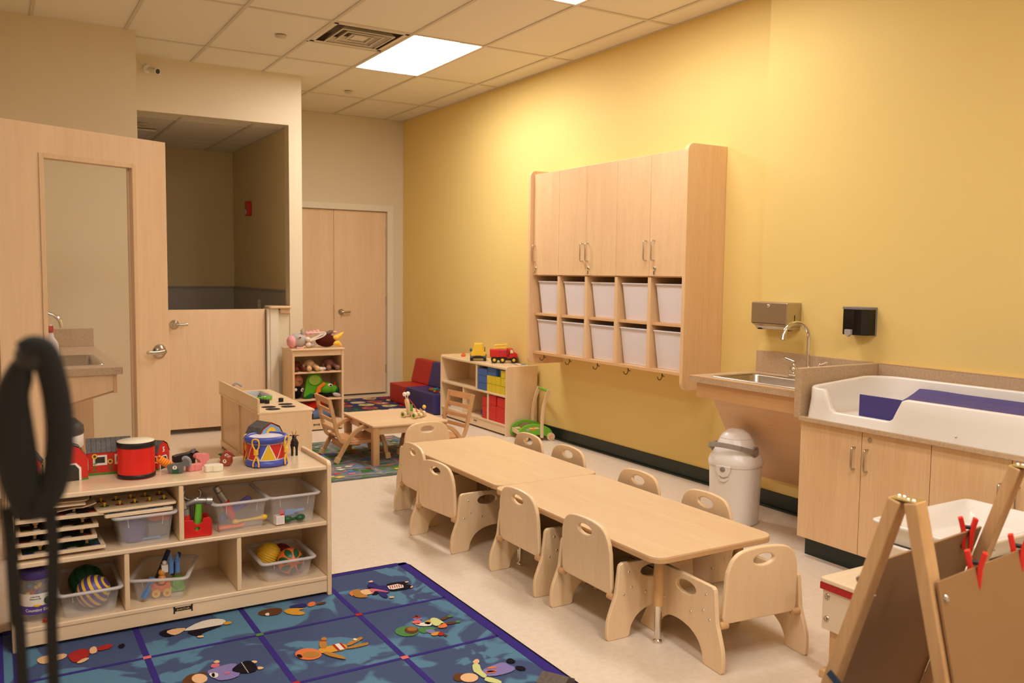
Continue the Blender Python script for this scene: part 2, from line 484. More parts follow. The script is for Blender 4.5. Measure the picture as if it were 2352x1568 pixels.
# ---------------- closet doors in the back wall
def lever(parent, M4, length=.115, flip=1, r=.034, name='handle'):
    b = MB(); b.lathe([(r, 0), (r, .004), (r*.55, .016), (r*.36, .024), (r*.36, .05)], 28)
    b.tube(catmull([(0, 0, .048), (flip*.02, 0, .052), (flip*.06, -.002, .05), (flip*length, .002, .044)], 5), [.0105]*15+[.008], 10, flat=.62)
    return b.build(name, M['nickel'], parent, M4=M4)
def struct_empty(name, loc=(0, 0, 0), rz=0):
    o = bpy.data.objects.new(name, None); COL.objects.link(o); o.location = loc; o.rotation_euler = (0, 0, rz); o['kind'] = 'structure'; return o
d1 = struct_empty('door_1', (3.0, YB, 0))
SEAM = PY(767, 700, YB+.03).x
MB().box(DX0+.005-3, .03, .02, SEAM-.002-3, .072, DH-.045).build('door_leaf', M['doorw'], d1)
MB().box(SEAM+.002-3, .03, .02, DX1-.045-3, .072, DH-.045).build('door_leaf', M['doorw'], d1)
b = MB()
b.box(DX1-.04-3, -.015, 0, DX1+.03-3, -.0005, DH-.0405).box(DX1-.04-3, -.0005, 0, DX1-.0005-3, .13, DH-.0405).box(DX0+.0005-3, -.0005, DH-.04, DX1-.0005-3, .13, DH-.0005).box(DX0-.05-3, -.015, DH-.04, DX1+.03-3, -.0005, DH+.03).box(DX0-.05-3, -.015, 0, DX0+.001-3, -.0005, DH-.0405)
b.build('door_frame', M['frame'], d1)
p = PY(783, 716, YB+.03)
lever(d1, T(p.x-3, .03, p.z) @ RX(PI/2), .1)
MB().box(SEAM-3-.006, .024, p.z-.08, SEAM-3+.0025, .031, p.z+.08).build('strike_plate', M['nickel'], d1)
b = MB()
for z in (.3, 1.1, 1.9): b.cyl((DX1-.043-3, .027, z-.05), (DX1-.043-3, .027, z+.05), .007, 8)
b.build('hinge', M['nickel'], d1)
MB().box(SEAM-3+.075, .005, p.z-.062, SEAM-3+.079, .008, p.z-.035).build('key', M['nickel'], d1)

# ---------------- half door in the partition
d2 = struct_empty('door_2', (2.0, YP, 0))
MB().box(1.20-2, .03, .045, 2.132-2, .075, 1.083).build('door_panel', M['doorw'], d2, bevel=.003)
p = PY(400, 745, YP+.03)
lever(d2, T(p.x-2, .03, p.z) @ RX(PI/2), .105, r=.04)
b = MB(); b.box(2.14-2, -.012, 0, 2.165-2, .13, 1.088).box(2.165-2, -.02, 0, 2.24-2, .14, 1.088).build('door_frame', M['frame'], d2, bevel=.002)
MB().box(1.13-2, -.012, 0, 1.195-2, .14, 1.088).build('door_frame', M['frame'], d2, bevel=.002)
b = MB(); b.box(2.133-2, .02, .04, 2.14-2, .06, 1.08).build('door_hinge', M['grey'], d2)
b = MB(); b.mesh(curve_mesh([rrect(2.15, -.05, OX+.004, .15, .03)], .022, .008, 2), T(0, YP, 1.1)).box(2.26, YP-.012, 1.045, OX-.002, YP+.01, 1.089)
struct(b.build('trim_ledge', M['mapleX']))

# ---------------- open door with glazed panel
d3 = struct_empty('door_3', (.856, 5.213, 0), R(25.36))
DW = .915
ux0, ux1, gz0, gz1 = -.69, -.203, .30, 1.972
loop = [(-DW, .012), (0, .012), (0, 2.13), (-DW, 2.13)]
hole = [(ux0, gz0), (ux1, gz0), (ux1, gz1), (ux0, gz1)]
b = MB(); b.mesh(curve_mesh([loop, hole], .044, .0015, 1), TO_XZ)
b.build('door_leaf', M['doorw'], d3)
b = MB()
for x0, z0, x1, z1 in ((ux0-.018, gz0-.018, ux0+.006, gz1+.018), (ux1-.006, gz0-.018, ux1+.018, gz1+.018), (ux0+.006, gz1-.006, ux1-.006, gz1+.018), (ux0+.006, gz0-.018, ux1-.006, gz0+.006)):
    b.box(x0, -.029, z0, x1, -.012, z1).box(x0, .012, z0, x1, .029, z1)
b.build('glazing_bead', M['maple'], d3, bevel=.003)
MB().box(ux0+.001, -.003, gz0+.001, ux1-.001, .003, gz1-.001).build('glass_pane', M['glass'], d3)
lever(d3, T(-.063, -.022, .967) @ RX(PI/2), .105, flip=-1, r=.041)
lever(d3, T(-.063, .022, .967) @ RX(-PI/2), .105, flip=-1, r=.041)
b = MB()
for z in (.25, 1.05, 1.9): b.cyl((-DW-.006, .02, z-.05), (-DW-.006, .02, z+.05), .007, 8)
b.build('door_hinge', M['nickel'], d3)
struct(MB().box(XL-.14, 4.80, 0, XL+.012, 4.86, 2.16).box(XL-.14, 3.82, 0, XL+.012, 3.87, 2.16).box(XL-.14, 3.82, 2.12, XL+.012, 4.86, 2.17).build('trim_door_frame', mat('grey_door_frame', (170, 160, 150), .45)))

# ---------------- ceiling lights
M['lamp'] = None
def lampmat(name, strength):
    m, nt, bb = newmat(name)
    bb.inputs['Base Color'].default_value = (.8, .78, .75, 1)
    bb.inputs['Emission Color'].default_value = (*LAMP_COL, 1)
    bb.inputs['Emission Strength'].default_value = strength
    return m
LM = lampmat('lamp_diffuser', LAMP_POWER); LM2 = lampmat('lamp_diffuser_dim', LAMP_POWER*.67); LM3 = lampmat('fill_lamp_diffuser', LAMP_POWER*.74)
RM = mat('lamp_reflector', (240, 236, 230), .5)
def troffer(c, label, idx):
    x0, x1, y0, y1 = c; cx = (x0+x1)/2; cy = (y0+y1)/2
    t = thing('ceiling_light', label, 'light', (cx, cy, ZC), 0, 'recessed ceiling lights')
    a = (x1-x0)/2-.014; l = (y1-y0)/2-.014; b = MB()
    # outer tray
    b.box(-a, -l, .11, a, l, .114).box(-a, -l, -.001, -a+.004, l, .11).box(a-.004, -l, -.001, a, l, .11).box(-a, -l, -.001, a, -l+.004, .11).box(-a, l-.004, -.001, a, l, .11)
    b.build('housing', RM, t)
    b = MB()
    for s in (-1, 1):
        pts = [(a-.005, 0), (a-.02, .03), (a-.055, .05), (a-.10, .058)]
        for k in range(3):
            (u0, z0), (u1, z1) = pts[k], pts[k+1]
            q = [(s*u0, -l+.005, z0), (s*u0, l-.005, z0), (s*u1, l-.005, z1), (s*u1, -l+.005, z1)]
            b.add(q, [(0, 1, 2, 3)], smooth=True)
    b.build('reflector', RM, t)
    b = MB(); prof = [(-a+.10, .058), (-.13, .018), (-.05, .004), (.05, .004), (.13, .018), (a-.10, .058)]
    for k in range(5):
        (u0, z0), (u1, z1) = prof[k], prof[k+1]
        b.add([(u0, -l+.006, z0), (u0, l-.006, z0), (u1, l-.006, z1), (u1, -l+.006, z1)], [(0, 1, 2, 3)], smooth=True)
    b.build('diffuser', (LM, LM2, LM3)[idx], t)
troffer(LCELLS[0], 'large white glowing ceiling light next to the square air vent', 0)
troffer(LCELLS[1], 'ceiling light of which only a corner shows at the top edge', 1)
for c, l in zip(LCELLS[2:], ('added ceiling fill light near the left wall, above the viewer', 'added ceiling fill light right above the viewer', 'added ceiling fill light behind the viewer')): troffer(c, l, 2)  # unseen fill lights, added to brighten surfaces that face the camera

# ---------------- square air vent
v = thing('air_vent', 'square stepped white air diffuser in the ceiling beside the light', 'vent', (2.436, 6.303, ZC))
VM = mat('vent_enamel', (224, 212, 190), .5)
b = MB(); A = .29
b.box(-A, -A, -.002, A, -A+.035, .003).box(-A, A-.035, -.002, A, A, .003).box(-A, -A, -.002, -A+.035, A, .003).box(A-.035, -A, -.002, A, A, .003)
b.build('vent_frame', VM, v, bevel=.002)
for k, s in enumerate((.205, .145, .085)):
    b = MB(); zt = .006; zl = -.012+.002*k; w0 = s-.03; 
    for rot in range(4):
        m4 = RZ(rot*PI/2)
        b.add([(-s, -s, zl), (s, -s, zl), (w0, -w0, zt+.02), (-w0, -w0, zt+.02)], [(0, 1, 2, 3)], m4)
        b.add([(-s, -s, zl-.004), (s, -s, zl-.004), (s, -s, zl+.001), (-s, -s, zl+.001)], [(0, 1, 2, 3)], m4)
        b.add([(-s, -s, zl-.004), (-s+.01, -s+.01, zl-.004), (s-.01, -s+.01, zl-.004), (s, -s, zl-.004)], [(0, 1, 2, 3)], m4)
    b.build('vent_ring', VM, v)
MB().box(-.055, -.055, -.008, .055, .055, -.004).build('vent_centre', VM, v, bevel=.002)
MB().box(-A, -A, .07, A, A, .075).box(-A, -A, 0, -A+.002, A, .07).box(A-.002, -A, 0, A, A, .07).box(-A, -A, 0, A, -A+.002, .07).box(-A, A-.002, 0, A, A, .07).build('vent_box', mat('vent_dark', (120, 104, 84), .8), v)

# detectors, camera, alarm, switch
def detector(px, py, z, label, r=.038, name='sprinkler_cover', cat='sprinkler'):
    p = PZ(px, py, z)
    o = MB().lathe([(r, 0), (r, -.006), (r*.86, -.012), (0, -.013)][::-1], 24).build(name, mat('detector_white', (206, 190, 168), .4), None)
    o.location = (p.x, p.y, z-.001 if z < ZC else z-.004); tag(o, label, cat)
detector(645, 81, ZC, 'small round cover on the ceiling tile left of the air vent', .042)
detector(800, 209.5, ZC, 'small round cover on the ceiling tile beyond the light', .036)
detector(323, 284, AZ, 'small round cover on the dim alcove ceiling', .06)
t = thing('security_camera', 'small white bullet camera high on the wall above the alcove', 'camera', tuple(PY(338, 158, YP)))
b = MB(); b.lathe([(.035, 0), (.035, .012), (.026, .02)], 20, RX(PI/2)); b.build('wall_mount', M['white'], t)
b = MB(); b.tube([(0, -.015, 0), (.01, -.035, -.01), (.03, -.05, -.02)], .008); b.build('bracket', M['white'], t)
mm, L = frame_to((.02, -.045, -.012), (.058, -.12, -.035))
b = MB(); b.lathe([(.02, -.01), (.024, 0), (.024, .08), (.026, .082), (.026, .095), (.02, .095)], 20, mm); b.build('camera_body', M['white'], t)
b = MB(); b.lathe([(.021, .0955), (.021, .09), (0, .09)], 20, mm); b.build('lens', M['black'], t)
MB().tube(catmull([(-.03, 0, .02), (-.07, -.002, .07), (-.13, -.002, .12)], 5), .003).build('cable', M['frame'], t)
p = PX(575, 479, AX)
t = thing('fire_alarm', 'red fire alarm strobe on the dim alcove side wall', 'alarm', (AX, p.y, p.z))
MB().box(-.045, -.055, -.075, 0, .055, .075).build('alarm_body', M['red'], t, bevel=.006)
MB().box(-.06, -.03, -.06, -.045, .03, -.015).build('strobe_lens', mat('strobe', (190, 185, 180), .3), t, bevel=.004)
p = PX(596, 701, AX-.012)
t = thing('light_switch', 'pale switch plate on the grey alcove wainscot', 'switch', (AX-.012, p.y, p.z))
MB().box(-.008, -.04, -.06, 0, .04, .06).build('switch_plate', M['frame'], t, bevel=.003)
MB().box(-.016, -.006, -.012, -.008, .006, .012).build('toggle', M['frame'], t)
# unlit light fixture in the alcove ceiling
p = PZ(335, 305, AZ)
t = thing('unlit_ceiling_light', 'switched off ceiling light in the dim alcove', 'light', (p.x-.25, p.y, AZ))
b = MB(); b.box(-.3, -.28, -.02, .3, .28, -.004).build('housing', M['frame'], t, bevel=.003)
b = MB(); b.add([(-.27, -.25, -.021), (.27, -.25, -.021), (.27, .25, -.021), (-.27, .25, -.021), (-.1, 0, -.05), (.12, 0, -.05)], [(0, 1, 5, 4), (2, 3, 4, 5), (0, 4, 3), (1, 2, 5)]); b.build('lens', M['milky'], t)
# ------------------------------------------------------------------ wall cabinet over the hooks
def bar_handle(parent, M4, L=.11, out=.03, r=.0045, name='handle', m=None):
    """wire pull: along z, sticking out along -y"""
    h = L/2
    pts = [(0, 0, -h), (0, -out*.8, -h), (0, -out, -h+out*.25), (0, -out, h-out*.25), (0, -out*.8, h), (0, 0, h)]
    return MB().tube(pts, r, 8).build(name, m or M['nickel'], parent, M4=M4)
FACEX = RZ(-PI/2)        # local -y points to world -x
CY0, CY1, CXF, CZ0, CZ1 = 4.22, 6.13, 3.885, .765, 2.245
cab = thing('hanging_cabinet', 'wide maple wall cabinet with five doors above ten open cubbies on the yellow wall', 'cabinet', (WR, (CY0+CY1)/2, CZ0))
cym = (CY0+CY1)/2
def L3(x, y, z): return (x-WR, y-cym, z-CZ0)
def cbx(b, x0, y0, z0, x1, y1, z1): b.box(x0-WR, y0-cym, z0-CZ0, x1-WR, y1-cym, z1-CZ0); return b
def sidepanel(y0, y1, nm):
    pts = rrect(CXF-.035, .675, WR-.001, 2.275, .0001, 1)
    r = .05
    out = [(WR-.001, .675), (WR-.001, 2.275)] + [(CXF-.035+r+r*math.cos(a), 2.275-r+r*math.sin(a)) for a in [R(90+15*k) for k in range(7)]] + [(CXF-.035+r+r*math.cos(a), .675+r+r*math.sin(a)) for a in [R(180+15*k) for k in range(7)]]
    b = MB(); b.prism([(x-WR, z-CZ0) for x, z in out], -(y1-cym), -(y0-cym), RX(PI/2))
    return b.build(nm, M['lam'], cab, bevel=.002)
sidepanel(CY0, CY0+.03, 'side_panel'); sidepanel(CY1-.03, CY1, 'side_panel')
iy0, iy1 = CY0+.031, CY1-.031
pw = (iy1-iy0)/5
b = MB()
cbx(b, WR-.012, iy0, CZ0, WR-.001, iy1, CZ1)
cbx(b, CXF+.021, iy0, CZ1-.02, WR-.012, iy1, CZ1)
b.build('back_panel', M['lam'], cab)
b = MB(); cbx(b, CXF+.021, iy0, 1.412, WR-.0125, iy1, 1.435); cbx(b, CXF+.005, iy0, CZ0, WR-.0125, iy1, CZ0+.022); b.build('shelf', M['lamY'], cab, bevel=.001)
SHZ = 1.085
for k in range(5):
    b = MB(); y0 = iy0+pw*k
    cbx(b, CXF+.02, y0+(.016 if k else 0), SHZ, WR-.0125, y0+pw-(.016 if k < 4 else 0), SHZ+.02); b.build('shelf', M['lamY'], cab, bevel=.001)
for k in range(1, 5):
    b = MB(); y0 = iy0+pw*k
    cbx(b, CXF+.005, y0-.0155, CZ0+.022, WR-.0126, y0+.0155, 1.412); b.build('divider', M['lam'], cab, bevel=.001)
hs = {0: .86, 1: .08, 2: .92, 3: .10, 4: .92}       # handle place across each door, from the near edge
for k in range(5):
    y0 = iy0+pw*k
    b = MB(); cbx(b, CXF, y0+.0018, 1.42, CXF+.019, y0+pw-.0018, CZ1-.002); d = b.build('door', M['lam'], cab, bevel=.0012)
    bar_handle(d, T(CXF-WR, y0+pw*hs[k]-cym, 1.595-CZ0) @ FACEX, .135)
    if k in (0, 2, 4):
        b = MB(); m4 = T(CXF-WR, y0+pw*hs[k]-.012-cym, 1.475-CZ0) @ RY(-PI/2)
        b.lathe([(.011, 0), (.011, .008), (.006, .009)], 14, m4)
        b.box(-.001, -.004, .009, .001, .004, .03, m4).box(CXF-WR-.012, y0+pw*hs[k]-.02-cym, 1.43-CZ0, CXF-WR-.009, y0+pw*hs[k]-.006-cym, 1.455-CZ0)
        b.build('lock', M['nickel'], d)
# coat hooks under it
for k in range(5):
    y0 = iy0+pw*k
    for yy in (.72,):
        h = MB().tube([(0, 0, 0), (0, 0, -.012), (-.0, 0, -.035), (-.012, 0, -.05), (-.028, 0, -.05), (-.038, 0, -.038), (-.04, 0, -.028)], .003, 6)
        h.tube([(0, 0, -.012), (.012, 0, -.03), (.022, 0, -.028)], .003, 6).lathe([(.008, -.003), (.008, 0)], 10)
        h.build('coat_hook', mat('dark_wire', (80, 66, 52), .3, .9), cab, M4=T(CXF-WR+.05, y0+pw*yy-cym, -.001))
# bins of the cabinet
binlab = ['far left', 'second', 'middle', 'fourth', 'far right']
def cubby_bin(k, row):
    y1 = iy0+pw*(k+1)-.02; y0 = iy0+pw*k+.02
    zb = CZ0+.0225 if row == 0 else SHZ+.0205
    hgt = .262; d_ = .27
    cy = (y0+y1)/2 - (.012 if row else 0); hw = (y1-y0)/2-.012
    t = thing('storage_bin', 'milky white bin in the %s cubby, %s row of the maple cabinet' % (binlab[4-k], 'upper' if row else 'lower'), 'bin', (CXF+.03+d_/2, cy, zb), 0, 'bins in the wall cabinet')
    b = MB(); hb = hw-.026
    # outer tapered shell, open top with thickness
    def ring(a, l, z): return [(-l, -a, z), (l, -a, z), (l, a, z), (-l, a, z)]
    l = d_/2
    vs = ring(hb, l-.02, 0)+ring(hw, l, hgt)+ring(hw-.004, l-.004, hgt)+ring(hb-.004, l-.024, .005)
    fs = [(3, 2, 1, 0), (12, 13, 14, 15)]
    for q in range(3):
        for i in range(4): fs.append((q*4+i, q*4+(i+1) % 4, q*4+4+(i+1) % 4, q*4+4+i))
    b.add(vs, fs); b.build('bin_body', M['milky'], t, bevel=.006)
    b = MB()
    for s in (-1, 1): b.box(-l-.006, s*hw-(.006 if s > 0 else 0), hgt-.006, l+.006, s*hw+(.006 if s < 0 else 0)+s*0, hgt+.002)
    b.box(-l-.007, -hw, hgt-.007, -l+.002, hw, hgt+.002).box(l-.002, -hw, hgt-.007, l+.006, hw, hgt+.002)
    b.build('rim', M['milky'], t, bevel=.002)
for k in range(5):
    for row in (0, 1): cubby_bin(k, row)

# ------------------------------------------------------------------ sink counter on the yellow wall
SZ = .838; SX = 3.548; SY0, SY1 = 3.001, 3.832
sk = thing('sink_counter', 'wall hung beige sink counter with steel basin beside the white pail', 'counter', (WR2, 3.4, 0))
def ol(b, x0, y0, z0, x1, y1, z1): b.box(x0-WR2, y0-3.4, z0, x1-WR2, y1-3.4, z1); return b
bx0, bx1, by0, by1 = SX+.075, SX+.405, 3.07, 3.70
b = MB()
ol(b, SX, SY0, SZ-.036, bx0, SY1, SZ); ol(b, bx1, SY0, SZ-.036, WR2, SY1, SZ); ol(b, bx0, SY0, SZ-.036, bx1, by0, SZ); ol(b, bx0, by1, SZ-.036, bx1, SY1, SZ)
b.build('countertop', M['ctr'], sk)
b = MB(); ol(b, SX-.0005, SY0, SZ-.004, SX+.002, SY1, SZ+.0004); ol(b, SX, SY1-.002, SZ-.004, WR2-.02, SY1+.0005, SZ+.0004); b.build('counter_edge_strip', M['lamY'], sk)
b = MB(); ol(b, WR2-.02, SY0, SZ, WR2-.0005, SY1-.004, SZ+.13); b.build('backsplash', M['ctr'], sk, bevel=.002)
b = MB(); ol(b, SX+.035, SY0, SZ-.128, SX+.055, SY1-.03, SZ-.036); b.build('apron', M['lamY'], sk, bevel=.001)
# sloped panel under the basin: from behind the apron down and back to the wall
b = MB()
yL = 3.72
b.add([(SX+.06-WR2, SY0-3.4, SZ-.126), (SX+.06-WR2, 3.69-3.4, SZ-.126), (WR2-.03-WR2, 3.93-3.4-.03, .185), (WR2-.03-WR2, SY0-3.4, .185),
       (SX+.078-WR2, SY0-3.4, SZ-.120), (SX+.078-WR2, 3.69-3.4, SZ-.120), (WR2-.012-WR2, 3.93-3.4-.03, .187), (WR2-.012-WR2, SY0-3.4, .187)],
      [(0, 1, 2, 3), (7, 6, 5, 4), (0, 4, 5, 1), (1, 5, 6, 2), (2, 6, 7, 3), (3, 7, 4, 0)])
o = b.build('sloped_panel', M['lamY'], sk)
b = MB(); b.lathe([(.006, 0), (.006, .003), (0, .004)], 10, T(SX+.17-WR2, 3.66-3.4, .545) @ RY(-R(130))); b.build('screw_cap', M['nickel'], sk)
# steel basin
b = MB(); cx, cy = (bx0+bx1)/2-WR2, (by0+by1)/2-3.4; hx, hy = (bx1-bx0)/2, (by1-by0)/2
def loft(b, loops, smooth=True):
    n = len(loops[0]); vs = [p for lp in loops for p in lp]; fs = []
    for i in range(len(loops)-1):
        for k in range(n): fs.append((i*n+k, i*n+(k+1) % n, (i+1)*n+(k+1) % n, (i+1)*n+k))
    b.add(vs, fs, None, smooth)
    return b
def rl(dx, dy, r, z): return [(cx+x, cy+y, z) for x, y in rrect(-dx, -dy, dx, dy, r, 6)]
loft(b, [rl(hx+.014, hy+.014, .02, SZ+.001), rl(hx+.012, hy+.012, .02, SZ+.006), rl(hx-.008, hy-.008, .03, SZ+.005), rl(hx-.016, hy-.016, .045, SZ-.004), rl(hx-.024, hy-.024, .05, SZ-.10), rl(hx-.06, hy-.06, .05, SZ-.122), rl(.03, .03, .029, SZ-.128)])
b.lathe([(.03, SZ-.128), (.024, SZ-.132), (0, SZ-.131)], 20, T(cx, cy, 0))
b.build('sink_basin', M['steel'], sk)
# faucet: thing of its own
fx, fy = 4.035, 3.37
f = thing('faucet', 'tall chrome gooseneck faucet behind the steel basin on the right', 'faucet', (fx, fy, SZ+.001))
b = MB(); b.mesh(curve_mesh([rrect(-.027, -.115, .027, .14, .025, 6)], .022, .006, 2), T(0, .0, .011)); b.build('deck_plate', M['chrome'], f)
b = MB(); b.lathe([(.022, .02), (.02, .035), (.014, .05), (.016, .062), (.012, .075)], 18)
arc = [(0, 0, .06), (0, 0, .22)]+[(-.085+.085*math.cos(a)*1.0, .02-.02*math.cos(a), .235+.09*math.sin(a)) for a in [R(10*k) for k in range(0, 16)]]
arc.append((arc[-1][0]-.01, arc[-1][1]+.002, arc[-1][2]-.03))
b.tube(arc, [.0125]*2+[.0115]*15+[.0115, .0115][:len(arc)-17], 14)
e = Vector(arc[-1]); b.cyl(e+Vector((.002, 0, .012)), e+Vector((-.006, 0, -.02)), .013, 14, .016)
b.build('spout', M['chrome'], f)
for s, dy in ((1, .105), (-1, -.085)):
    b = MB(); b.lathe([(.02, .018), (.024, .03), (.026, .045), (.02, .062), (.011, .075), (.01, .09), (.013, .095), (0, .1)], 18, T(0, dy, 0))
    b.cyl((0, dy, .092), (-.012, dy+s*.05, .105), .007, 10, .009).cyl((-.012, dy+s*.05, .105), (-.016, dy+s*.07, .108), .009, 10, .006)
    b.build('tap_handle', M['chrome'], f)

# ------------------------------------------------------------------ divider and base cabinets with counter
BX = 3.52; BY0, BY1 = .95, 2.97; BZ = .725
dv = MB(); dv.box(3.495, 2.958, BZ-.012, WR2-.001, 2.998, .965)
dv = dv.build('divider_panel', M['ctr'], bevel=.002); tag(dv, 'beige upright panel between the sink and the changing counter', 'panel')
wt = MB().box(3.485, BY0, BZ-.025, WR2-.001, 2.957, BZ).m(1).box(WR2-.02, BY0, BZ+.0005, WR2-.001, 2.957, .965)
me = MB().box(3.485, BY0, BZ-.022, WR2-.001, 2.957, BZ)
wt = thing('changing_counter', 'long beige countertop under the white changing tray', 'countertop', (3.8, 2.0, BZ-.022))
MB().box(3.485-3.8, BY0-2, 0, WR2-.001-3.8, .957, .022).build('countertop', M['ctr'], wt, bevel=.002)
MB().box(WR2-.02-3.8, BY0-2, .0225, WR2-.001-3.8, .957, .262).build('backsplash', M['ctr'], wt, bevel=.002)
MB().box(WR2-.021-3.8, BY0-2, .262, WR2-.001-3.8, .957, .265).build('backsplash_edge', M['lamY'], wt)
seams = [2.972, 2.609, 2.256, 1.905, 1.55, 1.20]
labs = ['leftmost base cabinet door unit beside the sink panel', 'base cabinet with a round lock near its top edge', 'third base cabinet from the sink, partly behind the easel', 'base cabinet cut by the right edge of the photo', 'base cabinet beyond the right edge of the photo']
for k in range(5):
    y1, y0 = seams[k], seams[k+1]; cyk = (y0+y1)/2
    t = thing('base_cabinet', 'maple laminate '+labs[k], 'cabinet', (3.8, cyk, 0), 0, 'base cabinets under the changing counter')
    def bb(bm, x0, a0, z0, x1, a1, z1): bm.box(x0-3.8, a0-cyk, z0, x1-3.8, a1-cyk, z1); return bm
    b = MB(); bb(b, BX+.02, y0+.0005, .10, WR2-.001, y1-.0005, BZ-.024); b.build('cabinet_body', M['lam'], t)
    b = MB(); bb(b, 3.575, y0+.0005, .0, WR2-.05, y1-(.0005 if k else .01), .10); b.build('toe_kick', M['rubber'], t)
    b = MB(); bb(b, BX, y0+.0018, .102, BX+.019, y1-.0018, .697); d = b.build('door', M['lam'], t, bevel=.0012)
    hy = y0+.035 if k in (0, 2) else y1-.035
    zz = (.565 if k < 2 else .54)
    bar_handle(d, T(BX-3.8, hy-cyk, zz) @ FACEX, .105, .028, .0048)
    if k == 1:
        b = MB(); b.lathe([(.0105, 0), (.0105, .006), (.007, .008), (.006, .005)], 16, T(BX-3.8, y1-.045-cyk, .665) @ RY(-PI/2)); b.box(-.001, -.004, .004, .001, .004, .009, T(BX-3.8, y1-.045-cyk, .665) @ RY(-PI/2)); b.build('lock', M['nickel'], d)

# ------------------------------------------------------------------ changing tray and pad
TX0, TX1, TY0, TY1 = 3.505, 4.08, 1.32, 2.93
tr = thing('changing_tray', 'white moulded changing tray with a low notch at its left end', 'tray', ((TX0+TX1)/2, (TY0+TY1)/2, BZ+.0005))
tcx, tcy = (TX0+TX1)/2, (TY0+TY1)/2
Wd, Ln = (TX1-TX0)/2, (TY1-TY0)/2
def wallprof(path, hfun, thk=.03):
    """tray wall swept along a plan path with a height function"""
    b = MB(); n = len(path); vs = []; fs = []
    for i in range(n):
        p = Vector(path[i]); a = Vector(path[max(i-1, 0)]); c = Vector(path[min(i+1, n-1)])
        t = (c-a).normalized(); nn = Vector((-t.y, t.x)); h = hfun(i)
        prof = [(.014, 0), (.012, h*.12), (.002, h*.6), (.0, h-.008), (-.004, h-.002), (-.01, h), (-.024, h), (-.03, h-.003), (-.033, h-.012), (-.034, h*.5), (-.045, .022), (-.06, .018)]
        for o_, z in prof: vs.append((p.x+nn.x*o_, p.y+nn.y*o_, max(z, 0)))
    m_ = 12
    for i in range(n-1):
        for k in range(m_-1): fs.append((i*m_+k, i*m_+k+1, (i+1)*m_+k+1, (i+1)*m_+k))
    b.add(vs, fs, None, True); return b
# plan path round the tray, starting at near front corner going clockwise seen from above
pp = []; hh = []
def seg(a, c, n, ha, hc, f=None):
    for k in range(n):
        t = k/n; pp.append((a[0]+(c[0]-a[0])*t, a[1]+(c[1]-a[1])*t)); hh.append(f(t) if f else ha+(hc-ha)*t)
def corner(cx_, cy_, r, a0, a1, n, h0, h1):
    for k in range(n):
        t = k/n; a = R(a0+(a1-a0)*t); pp.append((cx_+r*math.cos(a), cy_+r*math.sin(a))); hh.append(h0+(h1-h0)*t)
HI, LO, HB = .155, .045, .185
rc = .06
notch0, notch1 = 2.44-tcy, 2.77-tcy
def frontH(t):
    y = -Ln+rc+(2*Ln-2*rc)*t
    def ss(x): x = max(0, min(1, x)); return x*x*(3-2*x)
    return HI-(HI-LO)*ss((y-(notch0-.05))/.07)+(.15-LO)*ss((y-(notch1))/.06)
seg((-Wd, -Ln+rc), (-Wd, Ln-rc), 70, 0, 0, frontH)
corner(-Wd+rc, Ln-rc, rc, 180, 90, 8, .15, .16)
seg((-Wd+rc, Ln), (Wd-rc*2.5, Ln), 8, .16, HB)
corner(Wd-rc*2.5, Ln-rc*2.5, rc*2.5, 90, 0, 8, HB, HB)
seg((Wd, Ln-rc*2.5), (Wd, -Ln+rc), 30, HB, HB)
corner(Wd-rc, -Ln+rc, rc, 0, -90, 8, HB, HB)
seg((Wd-rc, -Ln), (-Wd+rc, -Ln), 8, HB, HI)
corner(-Wd+rc, -Ln+rc, rc, 270, 180, 8, HI, HI)
pp.append(pp[0]); hh.append(HI)
pp2 = pp
b = wallprof(pp2, lambda i: hh[i])
b.build('tray_wall', M['white'], tr)
MB().prism([(x*.95, y*.97) for x, y in rrect(-Wd, -Ln, Wd, Ln, .06)], .002, .02).build('tray_floor', M['white'], tr)
for yy, zz in ((2.13-tcy, .03), (1.72-tcy, .03)): MB().lathe([(.005, 0), (.004, .003), (0, .004)], 10, T(-Wd-.011, yy, zz) @ RY(-PI/2)).build('screw', M['nickel'], tr)
pd = MB()
# pad: dips in the middle, high edge at left end
NX, NY = 10, 26; px0, px1, py0, py1 = -Wd+.05, Wd-.055, -Ln+.08, 2.66-tcy
vs = []; fs = []
for j in range(NY+1):
    for i in range(NX+1):
        x = px0+(px1-px0)*i/NX; y = py0+(py1-py0)*j/NY; u = abs(2*i/NX-1)
        z = .075+.07*u**1.6+.004*pnoise(Vector((x*7, y*5, 0)))
        vs.append((x, y, z))
n1 = len(vs)
for v_ in list(vs): vs.append((v_[0], v_[1], .024))
W1 = NX+1
for j in range(NY):
    for i in range(NX):
        a = j*W1+i; fs.append((a, a+1, a+W1+1, a+W1)); fs.append((n1+a, n1+a+W1, n1+a+W1+1, n1+a+1))
for i in range(NX):
    a = i; fs.append((a, n1+a, n1+a+1, a+1)); a = NY*W1+i; fs.append((a, a+1, n1+a+1, n1+a))
for j in range(NY):
    a = j*W1; fs.append((a, a+W1, n1+a+W1, n1+a)); a = j*W1+NX; fs.append((a, n1+a, n1+a+W1, a+W1))
vin = mat('blue_vinyl', (72, 66, 136), .32)
pdt = thing('changing_pad', 'dark blue vinyl changing pad lying in the white tray', 'pad', (tcx, tcy, BZ))
MB().add(vs, fs).build('pad_cushion', vin, pdt, bevel=.004)
b = MB()
for k in range(14):
    x = -0.01; y = 2.02-tcy-.016*k if k < 5 else (2.02-tcy-.016*k)
    if 5 <= k <= 8: continue
    b.add([(Wd-.052, y, .1445), (Wd-.052, y+.006, .1445), (Wd-.03, y+.014, .1505), (Wd-.03, y+.008, .1505)], [(0, 1, 2, 3)])
